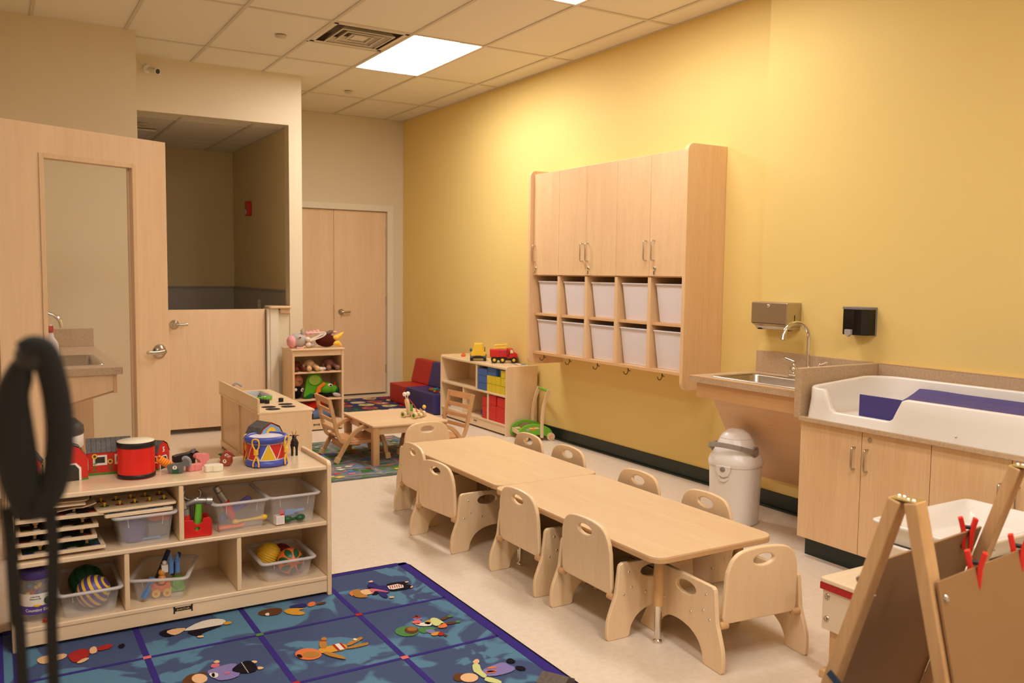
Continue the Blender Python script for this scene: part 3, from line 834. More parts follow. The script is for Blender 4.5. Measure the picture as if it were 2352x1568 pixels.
b.m(0); tm = text_mesh('WARNING', .016, .0002); b.mesh(tm, T(Wd-.041, 2.02-tcy-.105, .149) @ RZ(-PI/2) @ RY(0))
b.build('warning_print', M['ink'], pdt)
wp = MB().add([(0, 0, .0), (.07, .01, .0), (.075, .0, .03), (.04, -.01, .045), (-.01, -.02, .04), (.03, .01, .0)], [(0, 1, 2, 3, 4)])
p = PZ(2005, 948, BZ+.03)
tis = MB()
for a, sx in ((0, 1), (.6, .7)):
    m4 = T(a*.12, a*.02, 0) @ RZ(a*2)
    tis.ribbon([m4 @ Vector((-.04*sx, 0, 0)), m4 @ Vector((-.02*sx, .0, .022)), m4 @ Vector((.01*sx, .005, .018)), m4 @ Vector((.045*sx, .0, .002))], .05, .003, (0, 1, 0.2))
tis = tis.build('crumpled_tissue', mat('tissue', (236, 232, 226), .9)); tis.location = (p.x, p.y, BZ+.022); tis.rotation_euler = (0, 0, -PI/2); tag(tis, 'crumpled white tissue in the low notch of the changing tray', 'tissue')

# ------------------------------------------------------------------ dispensers on the wall
td = thing('towel_dispenser', 'steel paper towel dispenser on the yellow wall above the sink', 'dispenser', (WR2, 3.642, 1.11))
b = MB(); hw = .138
b.prism([(0, .02), (-.10, .02), (-.125, .035), (-.125, .158), (-.118, .163), (0, .163)], -hw, hw, RX(PI/2)); b.build('dispenser_body', M['steel'], td, bevel=.004)
b = MB(); b.prism([(0, 0), (-.085, .0), (-.098, .02), (0, .02)], -hw+.006, hw-.006, RX(PI/2)); b.build('bottom_tray', M['steel'], td, bevel=.002)
b = MB(); b.box(-.1262, -hw+.01, .034, -.1245, hw-.01, .037).box(-.06, -hw-.001, .035, -.054, -hw+.001, .09).box(-.09, -hw+.02, -.004, -.05, -hw+.05, .0).box(-.09, hw-.05, -.004, -.05, hw-.02, .0); b.build('slot', M['dark'], td)
b = MB(); b.lathe([(.011, 0), (.009, .01), (.004, .012), (0, .011)], 16, T(-.125, .0, .142) @ RY(-PI/2)); b.build('lock', M['chrome'], td)
sd = thing('soap_dispenser', 'black soap dispenser with a grey push lever on the yellow wall', 'dispenser', (WR2, 3.065, 1.11))
sd.scale = (.92, .80, 1)
MB().box(-.012, -.094, .0, 0, .094, .155).build('back_plate', M['grey'], sd, bevel=.003)
b = MB(); b.prism([(-.0, -.09), (-.06, -.085), (-.095, -.05), (-.105, .0), (-.105, .089), (-.0, .089)], .003, .142); b.build('soap_tank', mat('smoked_plastic', (14, 12, 11), .08), sd, bevel=.004)
b = MB(); b.prism([(-.0, -.093), (-.062, -.09), (-.098, -.052), (-.108, .0), (-.108, .093), (-.0, .093)], .142, .156); b.build('lid', M['grey'], sd, bevel=.003)
b = MB(); b.prism([(-.026, .033), (.026, .033), (.026, .008), (.0, -.008), (-.026, .008)], .10, .122, T(0, .034, 0) @ RZ(-PI/2) @ RX(PI/2)); b.build('push_lever', mat('lever_grey', (170, 164, 160), .35), sd, bevel=.003)

# ------------------------------------------------------------------ white pail
pc = Vector((3.682, 3.566, 0))
pl = thing('diaper_pail', 'white round-shouldered pail with a grey carry handle under the sink', 'pail', tuple(pc), R(196))
PS = 1.0
pl.scale = (1.05, 1.02, .94)
b = MB(); rx, ry = .128, .138
def sup(r, e=.75, n=40):
    out = []
    for k in range(n):
        a = 2*PI*k/n; c, s_ = math.cos(a), math.sin(a)
        out.append((rx*r*abs(c)**e*(1 if c > 0 else -1), ry*r*abs(s_)**e*(1 if s_ > 0 else -1)))
    return out
loft(b, [[(x, y, z) for x, y in sup(r)] for r, z in ((.90, .004), (.93, .015), (1.0, .35), (1.0, .362))])
b.add([(x, y, .004) for x, y in sup(.90)], [tuple(reversed(range(40)))])
b.build('pail_body', M['white'], pl)
b = MB()
loft(b, [[(x, y, z) for x, y in sup(r, e)] for r, z, e in ((1.03, .363, .75), (1.045, .372, .75), (1.045, .388, .75), (.98, .42, .8), (.86, .455, .9), (.74, .50, 1), (.66, .53, 1), (.52, .558, 1), (.30, .578, 1), (.0, .583, 1))])
b.build('lid', M['white'], pl)
b = MB(); b.add([], []); 
loft(b, [[(x, y, z) for x, y in sup(r, 1)] for r, z in ((.655, .532), (.67, .530), (.67, .527), (.655, .525))]); b.build('lid_ring', M['milky'], pl)
# latch tongue at the front (local +x)
b = MB(); tongue = [(-.045, 0), (-.045, -.03), (-.03, -.06), (0, -.07), (.03, -.06), (.045, -.03), (.045, 0)]
b.prism(tongue, 0, .012, T(rx+.002, 0, .372) @ RZ(PI/2) @ RX(PI/2)); b.build('latch', M['white'], pl, bevel=.004)
b = MB(); b.lathe([(.016, .0), (.015, .004), (0, .006)], 20, T(rx+.0145, 0, .352) @ RY(PI/2)); b.build('button', mat('pail_grey', (150, 138, 132), .4), pl)
b = MB(); b.ribbon([(rx+.002, -.03, .300), (rx+.012, -.015, .288), (rx+.014, 0, .285), (rx+.012, .015, .288), (rx+.002, .03, .300)], .016, .004, (0, 0, 1)); b.build('finger_grip', M['white'], pl)
GH = mat('handle_grey', (150, 138, 130), .4)
hp = []
for k in range(13):
    a = -PI/2+PI*k/12
    hp.append((.02+.145*math.cos(a)*1.05, (ry+.006)*math.sin(a)*.93, .452+.055*math.cos(a)))
b = MB(); b.ribbon(hp, .03, .008, Vector((-.25, 0, 1)))
b.build('carry_handle', GH, pl, bevel=.002)
for s in (-1, 1):
    b = MB(); b.lathe([(.036, 0), (.036, .008), (.026, .011), (.024, .007), (.01, .007), (.008, .014), (0, .015)], 24, T(.015, s*(ry*.88), .455) @ RX(-s*PI/2)); b.build('handle_pivot', GH, pl)
# ------------------------------------------------------------------ two low tables
TH = .378
def low_table(name, label, x0, x1, y0, y1, rz=0):
    cx, cy = (x0+x1)/2, (y0+y1)/2; hx, hy = (x1-x0)/2, (y1-y0)/2
    t = thing(name, label, 'table', (cx, cy, 0), rz, 'low tables pushed end to end')
    b = MB(); b.mesh(curve_mesh([rrect(-hx, -hy, hx, hy, .055, 8)], .027, .004, 2), T(0, 0, TH-.0135)); b.build('tabletop', wood('table_laminate', (222, 186, 142), (232, 200, 158), 'Y', rough=.33, coat=.1), t)
    b = MB(); b.mesh(curve_mesh([rrect(-hx-.0012, -hy-.0012, hx+.0012, hy+.0012, .056, 8)], .021, .003, 1), T(0, 0, TH-.0165)); b.build('edge_band', mat('table_edge_band', (206, 164, 118), .45), t)
    for sx in (-1, 1):
        for sy in (-1, 1):
            lx, ly = sx*(hx-.10), sy*(hy-.10)
            b = MB(); b.cyl((lx, ly, .15), (lx, ly, TH-.028), .0185, 18)
            lg = b.build('leg', mat('leg_sleeve', (206, 160, 104), .45), t)
            MB().cyl((lx, ly, .02), (lx, ly, .155), .014, 18).build('leg_insert', M['chrome'], lg)
            MB().lathe([(.016, 0), (.018, .004), (.016, .012), (.006, .016), (.006, .024)], 16, T(lx, ly, 0)).build('foot', M['chrome'], lg)
            b = MB(); b.cyl((lx-sx*.012, ly, TH-.075), (lx-sx*.10, ly, TH-.03), .004, 8).cyl((lx, ly-sy*.012, TH-.075), (lx, ly-sy*.10, TH-.03), .004, 8); b.build('brace', M['steel'], lg)
low_table('low_table', 'near one of the two long low maple tables', 2.09, 2.712, 2.395, 3.628, R(-.4))
low_table('low_table', 'far one of the two long low maple tables', 2.13, 2.752, 3.634, 4.835, R(-.4))

# ------------------------------------------------------------------ toddler armchairs
def spline(pts, n=5): return [(p.x, p.y) for p in catmull([(a, b_, 0) for a, b_ in pts], n)]
def make_chair(label, loc, rz):
    t = thing('toddler_chair', label, 'chair', loc, rz, 'wooden toddler chairs around the low tables')
    Wc = .205
    out = [(0.0, 0.0), (.094, 0)]
    out += spline([(.103, .01), (.112, .045), (.14, .08), (.19, .104), (.26, .112), (.32, .104), (.365, .078), (.395, .04), (.402, .004)], 4)
    out += [(.41, 0), (.508, 0)]
    out += spline([(.512, .006), (.49, .05), (.462, .10), (.44, .16), (.432, .22), (.425, .275)], 4)
    out += [(.412, .292), (.40, .296), (.06, .303), (.048, .296)]
    out += spline([(.044, .285), (.035, .21), (.03, .175), (.012, .13), (-.004, .085), (-.008, .04), (-.006, .008)], 4)
    out = [(u-.25, z) for u, z in out]
    hole = ellipse(.215-.25, .252, .062, .025, 24, 0, R(-4))
    me = curve_mesh([out, hole], .018, .004, 2)
    for s in (-1, 1):
        m4 = T(s*(Wc-.009), 0, 0) @ TO_YZ
        p_ = MB().mesh(me, m4).build('side_panel', M['ply'], t)
        for u, z in ((.092, .262), (.107, .199), (.068, .176), (.18, .168), (.35, .168)):
            MB().lathe([(.0055, 0), (.005, .002), (0, .003)], 10, T(s*Wc, u-.25, z) @ RY(s*PI/2)).build('screw', M['chrome'], p_)
        b = MB(); x1 = s*(Wc-.0185); b.cyl((x1, .035-.25, .163), (x1-s*.034, .035-.25, .163), .0135, 16); b.build('dowel', M['beech'], t)
    # back
    bw = .171
    bo = [(-bw+.02, .165), (bw-.02, .165), (bw-.004, .172), (bw, .19), (bw-.004, .33)]
    bo += spline([(bw-.008, .36), (bw-.03, .405), (bw-.075, .432), (0, .441), (-bw+.075, .432), (-bw+.03, .405), (-bw+.008, .36)], 6)[1:]
    bo += [(-bw+.004, .33), (-bw, .19), (-bw+.004, .172)]
    bh = ellipse(0, .392, .048, .021, 24)
    b = MB().mesh(curve_mesh([bo, bh], .019, .006, 2), T(0, .052-.25, 0) @ RX(R(3)) @ TO_XZ); b.build('backrest', M['ply'], t)
    b = MB().box(-Wc+.0185, .085-.25, .148, Wc-.0185, .405-.25, .165); b.build('seat', M['plyY'], t, bevel=.003)
    b = MB().box(-Wc+.0185, .375-.25, .118, Wc-.0185, .39-.25, .147); b.build('seat_rail', M['ply'], t, bevel=.002)
    return t
c0 = make_chair('toddler chair at the near end of the tables, closest to the sand table', (2.43, 2.40, 0), R(-6))
dup(c0, (2.275, 2.80, 0), R(-90), 'toddler chair on the rug side, nearest the chrome table leg')
dup(c0, (2.275, 3.325, 0), R(-90), 'toddler chair on the rug side, second from the near end')
dup(c0, (2.20, 4.06, 0), R(-83), 'toddler chair on the rug side, turned a little, third from the near end')
dup(c0, (2.295, 4.52, 0), R(-91), 'toddler chair on the rug side, farthest from the viewer')
dup(c0, (2.47, 4.935, 0), R(182), 'toddler chair at the far end of the tables, facing the viewer')
dup(c0, (2.625, 4.485, 0), R(90), 'toddler chair on the yellow wall side, farthest, near the green push cart')
dup(c0, (2.62, 4.045, 0), R(91), 'toddler chair on the yellow wall side, second from the push cart')
dup(c0, (2.575, 3.36, 0), R(90), 'toddler chair on the yellow wall side, third from the push cart')
dup(c0, (2.57, 2.875, 0), R(89), 'toddler chair on the yellow wall side, right in front of the white pail')
# ------------------------------------------------------------------ big rug with the children
RUGX0, RUGX1, RUGY1 = -.045, 1.712, 3.815
RUGY0 = .4; RZT = .010
rb = carpet('blue_carpet', (58, 78, 124), (86, 136, 168), 3.6, .53)
cols = {'border': (58, 44, 122), 'edge': (22, 18, 26), 'skin': (222, 178, 134), 'skin2': (150, 104, 52), 'brown': (96, 60, 34), 'orange': (214, 116, 66), 'gold': (206, 146, 52), 'red': (166, 44, 40), 'white': (222, 210, 196), 'black': (26, 20, 30), 'violet': (92, 72, 140), 'navy': (52, 46, 108), 'pink': (200, 104, 120), 'lime': (200, 204, 136), 'green': (80, 128, 72), 'lilac': (130, 118, 170), 'tan': (170, 120, 56), 'salmon': (214, 110, 104)}
keys = list(cols)
rmats = [rb]+[mat('rug_'+k, cols[k], .95, bump=.5, bscale=400, var=.12, vscale=300, spec=.1) for k in keys]
b = MB()
b.prism(rrect(RUGX0, RUGY0, RUGX1, RUGY1, .05, 6), .0005, RZT)
def rp(k, pts, lvl=1):
    b.m(1+keys.index(k)); z = RZT+.0006*lvl
    n = len(pts); a = sum(pts[i][0]*pts[(i+1) % n][1]-pts[(i+1) % n][0]*pts[i][1] for i in range(n))
    if a < 0: pts = pts[::-1]
    b.add([(x, y, z) for x, y in pts], [tuple(range(n))])
def rpx(k, pxs, f, lvl=1, sm=1):
    pts = []
    for q in pxs:
        X, Y = f(*q); p = PZ(X, Y, RZT); pts.append((p.x, p.y))
    rp(k, smoothloop(pts, sm), lvl)
# border and grid
bw = .047
def strip(k, x0, y0, x1, y1, lvl=1): rp(k, [(x0, y0), (x1, y0), (x1, y1), (x0, y1)], lvl)
strip('border', RUGX1-bw-.004, RUGY0+.01, RUGX1-.006, RUGY1-.012, 2); strip('border', RUGX0+.01, RUGY1-bw*.8, RUGX1-.012, RUGY1-.006, 2); strip('border', RUGX0+.006, RUGY0+.01, RUGX0+.05, RUGY1-.012, 2)
strip('edge', RUGX1-.008, RUGY0+.01, RUGX1-.0005, RUGY1-.05, 3); strip('edge', RUGX0+.05, RUGY1-.006, RUGX1-.05, RUGY1-.0005, 3)
gxs = [1.27, .863, .455, .045]; gys = [3.30, 2.837, 2.374, 1.911, 1.448, .985]
for x in gxs: strip('border', x-.011, RUGY0+.01, x+.011, RUGY1-.04, 2)
for y in gys: strip('border', RUGX0+.05, y-.0085, RUGX1-bw, y+.0085, 2)
for (i, j), k in {(0, 0): 'red', (1, 0): 'green', (2, 0): 'salmon', (0, 1): 'salmon', (1, 1): 'red', (2, 1): 'green'}.items():
    strip(k, gxs[i]-.014, gys[j]-.012, gxs[i]+.014, gys[j]+.012, 4)
fA = lambda x, y: (750+x/3.92, 1290+y/3.92)
fB = lambda x, y: (350+x/3.92, 1340+y/3.92)
def cpx(k, c, r, f, lvl):
    rpx(k, [(c[0]+r[0]*math.cos(2*PI*i/10), c[1]+r[1]*math.sin(2*PI*i/10)) for i in range(10)], f, lvl, 1)
# girl in navy with black skirt
rpx('orange', [(203, 285), (240, 255), (240, 320), (210, 300)], fA, 5)
rpx('tan', [(225, 262), (290, 250), (320, 268), (365, 300), (370, 325), (310, 330), (245, 320)], fA, 6)
rpx('skin', [(300, 265), (370, 250), (425, 262), (430, 285), (390, 300), (345, 305), (310, 285)], fA, 7)
rpx('black', [(330, 250), (420, 238), (470, 275), (465, 298), (400, 305), (430, 280), (410, 255)], fA, 5)
rpx('navy', [(365, 215), (400, 190), (440, 200), (475, 225), (520, 215), (560, 245), (575, 280), (530, 290), (560, 325), (520, 335), (475, 300), (455, 270), (430, 240), (370, 235)], fA, 8)
rpx('pink', [(385, 250), (430, 250), (560, 275), (560, 285), (440, 270), (425, 285), (400, 280)], fA, 9)
rpx('skin', [(370, 190), (405, 175), (425, 185), (400, 195)], fA, 9); rpx('skin', [(555, 325), (600, 318), (615, 328), (580, 338)], fA, 9)
rpx('black', [(525, 215), (590, 195), (690, 185), (740, 190), (700, 210), (760, 215), (775, 235), (700, 255), (600, 270), (570, 265)], fA, 8)
rpx('white', [(545, 228), (640, 208), (690, 218), (695, 240), (600, 258), (565, 255)], fA, 9, 0)
for i in range(6): rpx('red', [(565+20*i, 228-3*i), (572+20*i, 226-3*i), (582+20*i, 250-3*i), (574+20*i, 252-3*i)], fA, 10, 0)
rpx('skin', [(700, 190), (735, 182), (740, 192), (715, 197)], fA, 9); rpx('skin', [(750, 240), (770, 222), (782, 230), (765, 245)], fA, 9)
# child with green scarf
cpx('green', (725, 630), (112, 48), fA, 5); rpx('green', [(820, 600), (920, 590), (1000, 600), (900, 650), (840, 640)], fA, 5)
cpx('brown', (765, 622), (66, 34), fA, 6); cpx('skin2', (770, 612), (48, 20), fA, 7)
rpx('salmon', [(770, 545), (800, 530), (860, 535), (850, 560), (780, 565)], fA, 6); rpx('lilac', [(768, 530), (790, 510), (860, 510), (858, 532)], fA, 6); rpx('red', [(775, 515), (800, 495), (850, 500), (850, 515)], fA, 7); rpx('brown', [(785, 500), (805, 485), (830, 495), (820, 505)], fA, 7)
rpx('white', [(780, 565), (850, 558), (930, 545), (960, 580), (860, 590)], fA, 7); rpx('red', [(785, 560), (850, 558), (830, 575)], fA, 8)
rpx('gold', [(870, 558), (930, 520), (940, 560), (920, 575)], fA, 7); rpx('lime', [(925, 520), (980, 508), (1045, 545), (1060, 560), (1000, 590), (950, 575)], fA, 8); rpx('orange', [(1000, 590), (1050, 550), (1090, 580), (1080, 600), (1010, 605)], fA, 8)
rpx('brown', [(1015, 520), (1085, 495), (1110, 505), (1050, 535)], fA, 6); rpx('green', [(1085, 492), (1130, 484), (1140, 500), (1100, 510)], fA, 7)
rpx('brown', [(1060, 555), (1160, 540), (1170, 560), (1080, 572)], fA, 6); rpx('green', [(1160, 538), (1205, 533), (1210, 548), (1170, 560)], fA, 7)
rpx('lilac', [(880, 620), (960, 612), (990, 640), (930, 655)], fA, 6); rpx('gold', [(930, 655), (1020, 630), (1030, 660), (960, 675)], fA, 7); rpx('red', [(1010, 640), (1050, 640), (1060, 670), (1000, 675)], fA, 8); rpx('brown', [(1050, 655), (1095, 670), (1085, 680), (1055, 675)], fA, 8)
# boy lower right
cpx('brown', (1200, 1045), (64, 38), fA, 5); cpx('skin', (1285, 1050), (84, 42), fA, 6); 
rpx('lime', [(1310, 925), (1375, 920), (1395, 990), (1450, 1030), (1420, 1060), (1350, 1010), (1320, 995)], fA, 7); rpx('skin', [(1315, 905), (1350, 880), (1375, 890), (1375, 922), (1320, 922)], fA, 7)
rpx('lime', [(1420, 1060), (1450, 1040), (1580, 1080), (1570, 1110), (1430, 1085)], fA, 7)
rpx('lilac', [(1390, 985), (1490, 940), (1600, 905), (1650, 940), (1690, 950), (1700, 985), (1560, 1030), (1430, 1040)], fA, 6)
for i in range(4): rpx('orange', [(1440, 960+16*i), (1540, 950+16*i), (1530, 966+16*i), (1450, 975+16*i)] if i % 2 == 0 else [(1430, 985+5*i), (1520, 985+5*i), (1515, 995+5*i), (1435, 998+5*i)], fA, 8)
rpx('black', [(1605, 905), (1650, 870), (1710, 905), (1670, 925)], fA, 8); rpx('black', [(1690, 945), (1780, 950), (1800, 985), (1720, 985)], fA, 8)
# child in gold suit
cpx('orange', (1405, 640), (125, 54), fB, 5); cpx('tan', (1430, 645), (80, 28), fB, 6); rpx('black', [(1290, 650), (1330, 640), (1360, 670), (1320, 680)], fB, 6)
rpx('gold', [(1480, 600), (1580, 570), (1700, 545), (1755, 560), (1750, 600), (1640, 620), (1530, 640)], fB, 6)
rpx('tan', [(1505, 590), (1500, 540), (1510, 520), (1570, 520), (1575, 590)], fB, 7); rpx('red', [(1505, 520), (1570, 517), (1572, 526), (1505, 530)], fB, 8); rpx('tan', [(1510, 515), (1540, 485), (1575, 500), (1565, 520)], fB, 7)
rpx('tan', [(1740, 550), (1870, 485), (1895, 490), (1890, 510), (1760, 575)], fB, 7); rpx('tan', [(1750, 580), (1930, 535), (1950, 545), (1935, 562), (1755, 600)], fB, 7)
rpx('tan', [(1530, 625), (1590, 620), (1740, 670), (1745, 690), (1700, 685), (1570, 655)], fB, 7)
rpx('white', [(1625, 560), (1685, 545), (1740, 595), (1680, 610)], fB, 8, 0); rpx('red', [(1620, 560), (1640, 556), (1690, 608), (1672, 612)], fB, 9, 0); rpx('red', [(1680, 546), (1700, 543), (1745, 592), (1728, 597)], fB, 9, 0)
rpx('white', [(1800, 510), (1825, 500), (1850, 515), (1830, 525)], fB, 9)
# girl in violet with black skirt (front)
rpx('brown', [(255, 890), (330, 820), (400, 815), (470, 795), (500, 820), (420, 900), (300, 930)], fB, 5); cpx('skin', (425, 862), (74, 44), fB, 6)
rpx('lilac', [(480, 800), (560, 765), (700, 725), (770, 730), (800, 830), (700, 870), (600, 880), (560, 860)], fB, 6); rpx('white', [(500, 815), (590, 808), (595, 850), (540, 860)], fB, 7); rpx('black', [(530, 820), (560, 812), (565, 850), (540, 852)], fB, 8)
rpx('pink', [(525, 735), (600, 722), (610, 755), (530, 772)], fB, 7); rpx('skin', [(540, 720), (580, 695), (610, 705), (600, 725)], fB, 7)
rpx('black', [(705, 790), (770, 735), (860, 695), (930, 730), (950, 790), (860, 815), (760, 810)], fB, 8); rpx('skin', [(885, 705), (940, 700), (945, 720), (910, 728)], fB, 7); rpx('skin', [(945, 755), (1000, 758), (1000, 775), (950, 785)], fB, 7)
for i in range(8): rpx('white', [(800+8*i, 725+12*i), (808+8*i, 723+12*i), (812+8*i, 730+12*i), (804+8*i, 732+12*i)], fB, 10, 0)
rpx('pink', [(640, 815), (700, 800), (700, 820), (650, 825)], fB, 8)
# child in black and white close to the shelf, and the ones half under it
rpx('black', [(50, 450), (110, 420), (240, 400), (250, 440), (180, 480), (100, 485)], fB, 5); rpx('skin', [(110, 440), (200, 410), (320, 405), (250, 455), (190, 475)], fB, 6)
rpx('white', [(270, 430), (420, 350), (560, 320), (660, 330), (660, 370), (500, 400), (340, 430)], fB, 6); rpx('black', [(290, 440), (460, 415), (640, 375), (600, 395), (450, 450), (440, 475), (390, 480)], fB, 7)
rpx('gold', [(630, 360), (700, 345), (722, 365), (650, 382)], fB, 7); rpx('skin', [(400, 480), (460, 472), (465, 490), (410, 495)], fB, 7)
rpx('brown', [(940, 270), (1010, 235), (1150, 220), (1180, 250), (1120, 290), (980, 295)], fB, 5); rpx('white', [(1010, 280), (1050, 265), (1055, 295), (1025, 298)], fB, 7); rpx('gold', [(1170, 250), (1250, 225), (1400, 230), (1300, 245), (1380, 265), (1360, 290), (1230, 285)], fB, 6)
rpx('orange', [(1400, 180), (1460, 165), (1475, 200), (1400, 220)], fB, 7); rpx('brown', [(1470, 185), (1560, 165), (1565, 185), (1480, 200)], fB, 6); rpx('navy', [(1225, 210), (1380, 180), (1400, 215), (1250, 225)], fB, 7)
fC = lambda x, y: (x/4.638, 1230+y/4.638)
rpx('skin', [(380, 1330), (450, 1290), (600, 1270), (720, 1260), (700, 1310), (560, 1350), (440, 1380)], fC, 5); rpx('red', [(710, 1270), (900, 1200), (960, 1240), (940, 1300), (830, 1360), (760, 1350)], fC, 6); rpx('red', [(1020, 1200), (1190, 1150), (1200, 1200), (1050, 1240)], fC, 6)
rpx('skin', [(950, 1210), (1020, 1180), (1045, 1250), (960, 1275)], fC, 7); rpx('skin', [(800, 1370), (900, 1310), (965, 1310), (880, 1365)], fC, 7); rpx('black', [(1250, 1180), (1320, 1150), (1335, 1190), (1280, 1210)], fC, 6)
rug = b.build('children_rug', rmats)
tag(rug, 'dark blue classroom rug patterned with dancing children, under the toy shelf', 'rug')

# ------------------------------------------------------------------ the toy shelf
SHX0, SHX1, SY_, SD = .035, 1.252, 3.575, .375
RT = RZT+.0002
sh = thing('toy_shelf', 'low open plywood toy shelf standing on the blue children rug', 'shelf', ((SHX0+SHX1)/2, SY_, RT))
scx = (SHX0+SHX1)/2
def sb(b, x0, y0, z0, x1, y1, z1): b.box(x0-scx, y0-SY_, z0-RT, x1-scx, y1-SY_, z1-RT); return b
SHT = .585
side = [(0, .0), (SD, 0), (SD, .593), (.02, .593), (.012, .591), (.003, .584), (0, .576)]
for x0, x1 in ((SHX0, SHX0+.019), (SHX1-.019, SHX1)):
    b = MB(); b.mesh(curve_mesh([side], .019, .004, 2), T((x0+x1)/2-scx, 0, 0) @ TO_YZ); b.build('side_panel', M['ply'], sh)
ix0, ix1 = SHX0+.0195, SHX1-.0195
MB(); b = sb(MB(), ix0, SY_+.004, SHT-.019, ix1, SY_+SD-.009, SHT); b.build('top', M['plyX'], sh, bevel=.004)
MIDZ = .34; BOTZ = .095
for z in (MIDZ, BOTZ):
    b = sb(MB(), ix0, SY_+.004, z-.019, ix1, SY_+SD-.009, z); b.build('shelf', M['plyX'], sh, bevel=.004)
b = sb(MB(), ix0, SY_+SD-.008, .03, ix1, SY_+SD-.001, .585); b.build('back_panel', M['ply'], sh)
b = sb(MB(), ix0, SY_+.008, RT+.012, ix1, SY_+.026, BOTZ-.0195); pl_ = b.build('plinth', M['plyX'], sh, bevel=.002)
for x, z0, z1 in ((.633, MIDZ+.0005, SHT-.0195), (.428, BOTZ+.0005, MIDZ-.0195), (.857, BOTZ+.0005, MIDZ-.0195)):
    b = sb(MB(), x-.0095, SY_+.008, z0, x+.0095, SY_+SD-.009, z1); b.build('divider', M['ply'], sh, bevel=.004)
def maker_plate(parent, M4, w=.07):
    """small black maker's plate: a word between two posts"""
    b = MB(); h = w*.42
    for s in (-1, 1):
        b.box(s*w*.5-w*.04, -h/2, 0, s*w*.5+w*.04, h*.5, .0008, M4).box(s*w*.5-w*.065, h*.3, 0, s*w*.5+w*.065, h*.4, .0009, M4).box(s*w*.5-w*.06, -h*.5, 0, s*w*.5+w*.06, -h*.42, .0009, M4)
    b.box(-w*.46, -h*.22, 0, w*.46, h*.3, .0006, M4)
    b.m(1); b.mesh(text_mesh('Jonti-Craft', w*.165, .0002, .0002), M4 @ T(0, h*.03, .0009))
    return b.build('maker_plate', [M['ink'], mat('plate_tan', (200, 170, 126), .5)], parent)
p = PY(421, 1419, SY_+.008)
maker_plate(sh, T(p.x-scx, .0078, .052) @ RX(PI/2), .068)

# ------------------------------------------------------------------ clear bins
def clear_bin(label, cx, cy, z, w_, d_, h_, rz=0, grp='clear bins in the toy shelf'):
    t = thing('clear_bin', label, 'bin', (cx, cy, z), rz, grp)
    def ring(fx, fy, r, zz): return [(x, y, zz) for x, y in rrect(-w_/2*fx, -d_/2*fy, w_/2*fx, d_/2*fy, r, 4)]
    k = .86
    b = MB(); loops = [ring(k, .92, .015, .001), ring(1, 1, .02, h_-.012), ring(1, 1, .02, h_-.002)]
    inn = [[(x*(1-.006/w_*2), y*(1-.006/d_*2), zz+(.003 if i == 2 else 0)) for x, y, zz in lp] for i, lp in enumerate(loops[::-1])]
    loft(b, loops); n = len(loops[0])
    b.add(loops[0], [tuple(reversed(range(n)))])
    b.build('bin_body', M['bin'], t)
    b = MB(); loft(b, [ring(1, 1, .02, h_-.010), ring(1+.016/w_*2, 1+.016/d_*2, .03, h_-.009), ring(1+.018/w_*2, 1+.018/d_*2, .03, h_-.002), ring(1+.014/w_*2, 1+.014/d_*2, .03, h_+.002), ring(1+.002/w_*2, 1+.002/d_*2, .022, h_+.001), ring(.995, .995, .02, h_-.010)])
    r_ = b.build('rim', M['binrim'], t)
    for s in (-.62, .62): MB().add([(s*w_/2-.002, -d_/2-.0015, h_-.01), (s*w_/2+.002, -d_/2-.0015, h_-.01), (s*w_/2*.95+.0015, -d_/2*.965-.002, h_*.62), (s*w_/2*.95-.0015, -d_/2*.965-.002, h_*.62)], [(0, 1, 2, 3)]).build('rib', M['binrim'], t)
    return t
def frontbin(label, bl, br, riml, rimr, z, yf=SY_+.022, d_=.30, rz=0):
    a = PY(*riml, yf); c = PY(*rimr, yf)
    w_ = (c.x-a.x)*.93; h_ = (a.z+c.z)/2-z
    cx = (a.x+c.x)/2
    off = Vector((0, d_/2, 0)); off.rotate(Euler((0, 0, rz)))
    return clear_bin(label, cx+off.x, yf+off.y, z+.0006, w_, d_, h_, rz), cx, w_, h_
binA, ax, aw, ah = frontbin('clear bin with a blue cup under the peg puzzle boards', 0, 0, (262.5, 1187), (403.6, 1176), MIDZ)
binB, bx_, bw_, bh_ = frontbin('clear bin with yellow and orange tools beside the red toolbox', 0, 0, (492, 1156), (617, 1145), MIDZ, yf=SY_+.03)
binC, cx_, cw_, ch_ = frontbin('clear bin with a light blue toy on the upper right of the shelf', 0, 0, (618, 1141), (732, 1130), MIDZ, yf=SY_+.03)
binD, dx_, dw_, dh_ = frontbin('clear bin with a yellow and violet striped ball', 0, 0, (134, 1368), (279.8, 1344), BOTZ)
binE, ex_, ew_, eh_ = frontbin('clear bin turned aslant, with an orange toy cart inside', 0, 0, (296.4, 1334), (427.6, 1322), BOTZ, rz=R(-20), yf=SY_+.05, d_=.27)
binF, fx_, fw_, fh_ = frontbin('clear bin with an orange and green ball on the lower right', 0, 0, (603, 1296), (723, 1274), BOTZ, yf=SY_+.035, d_=.28)

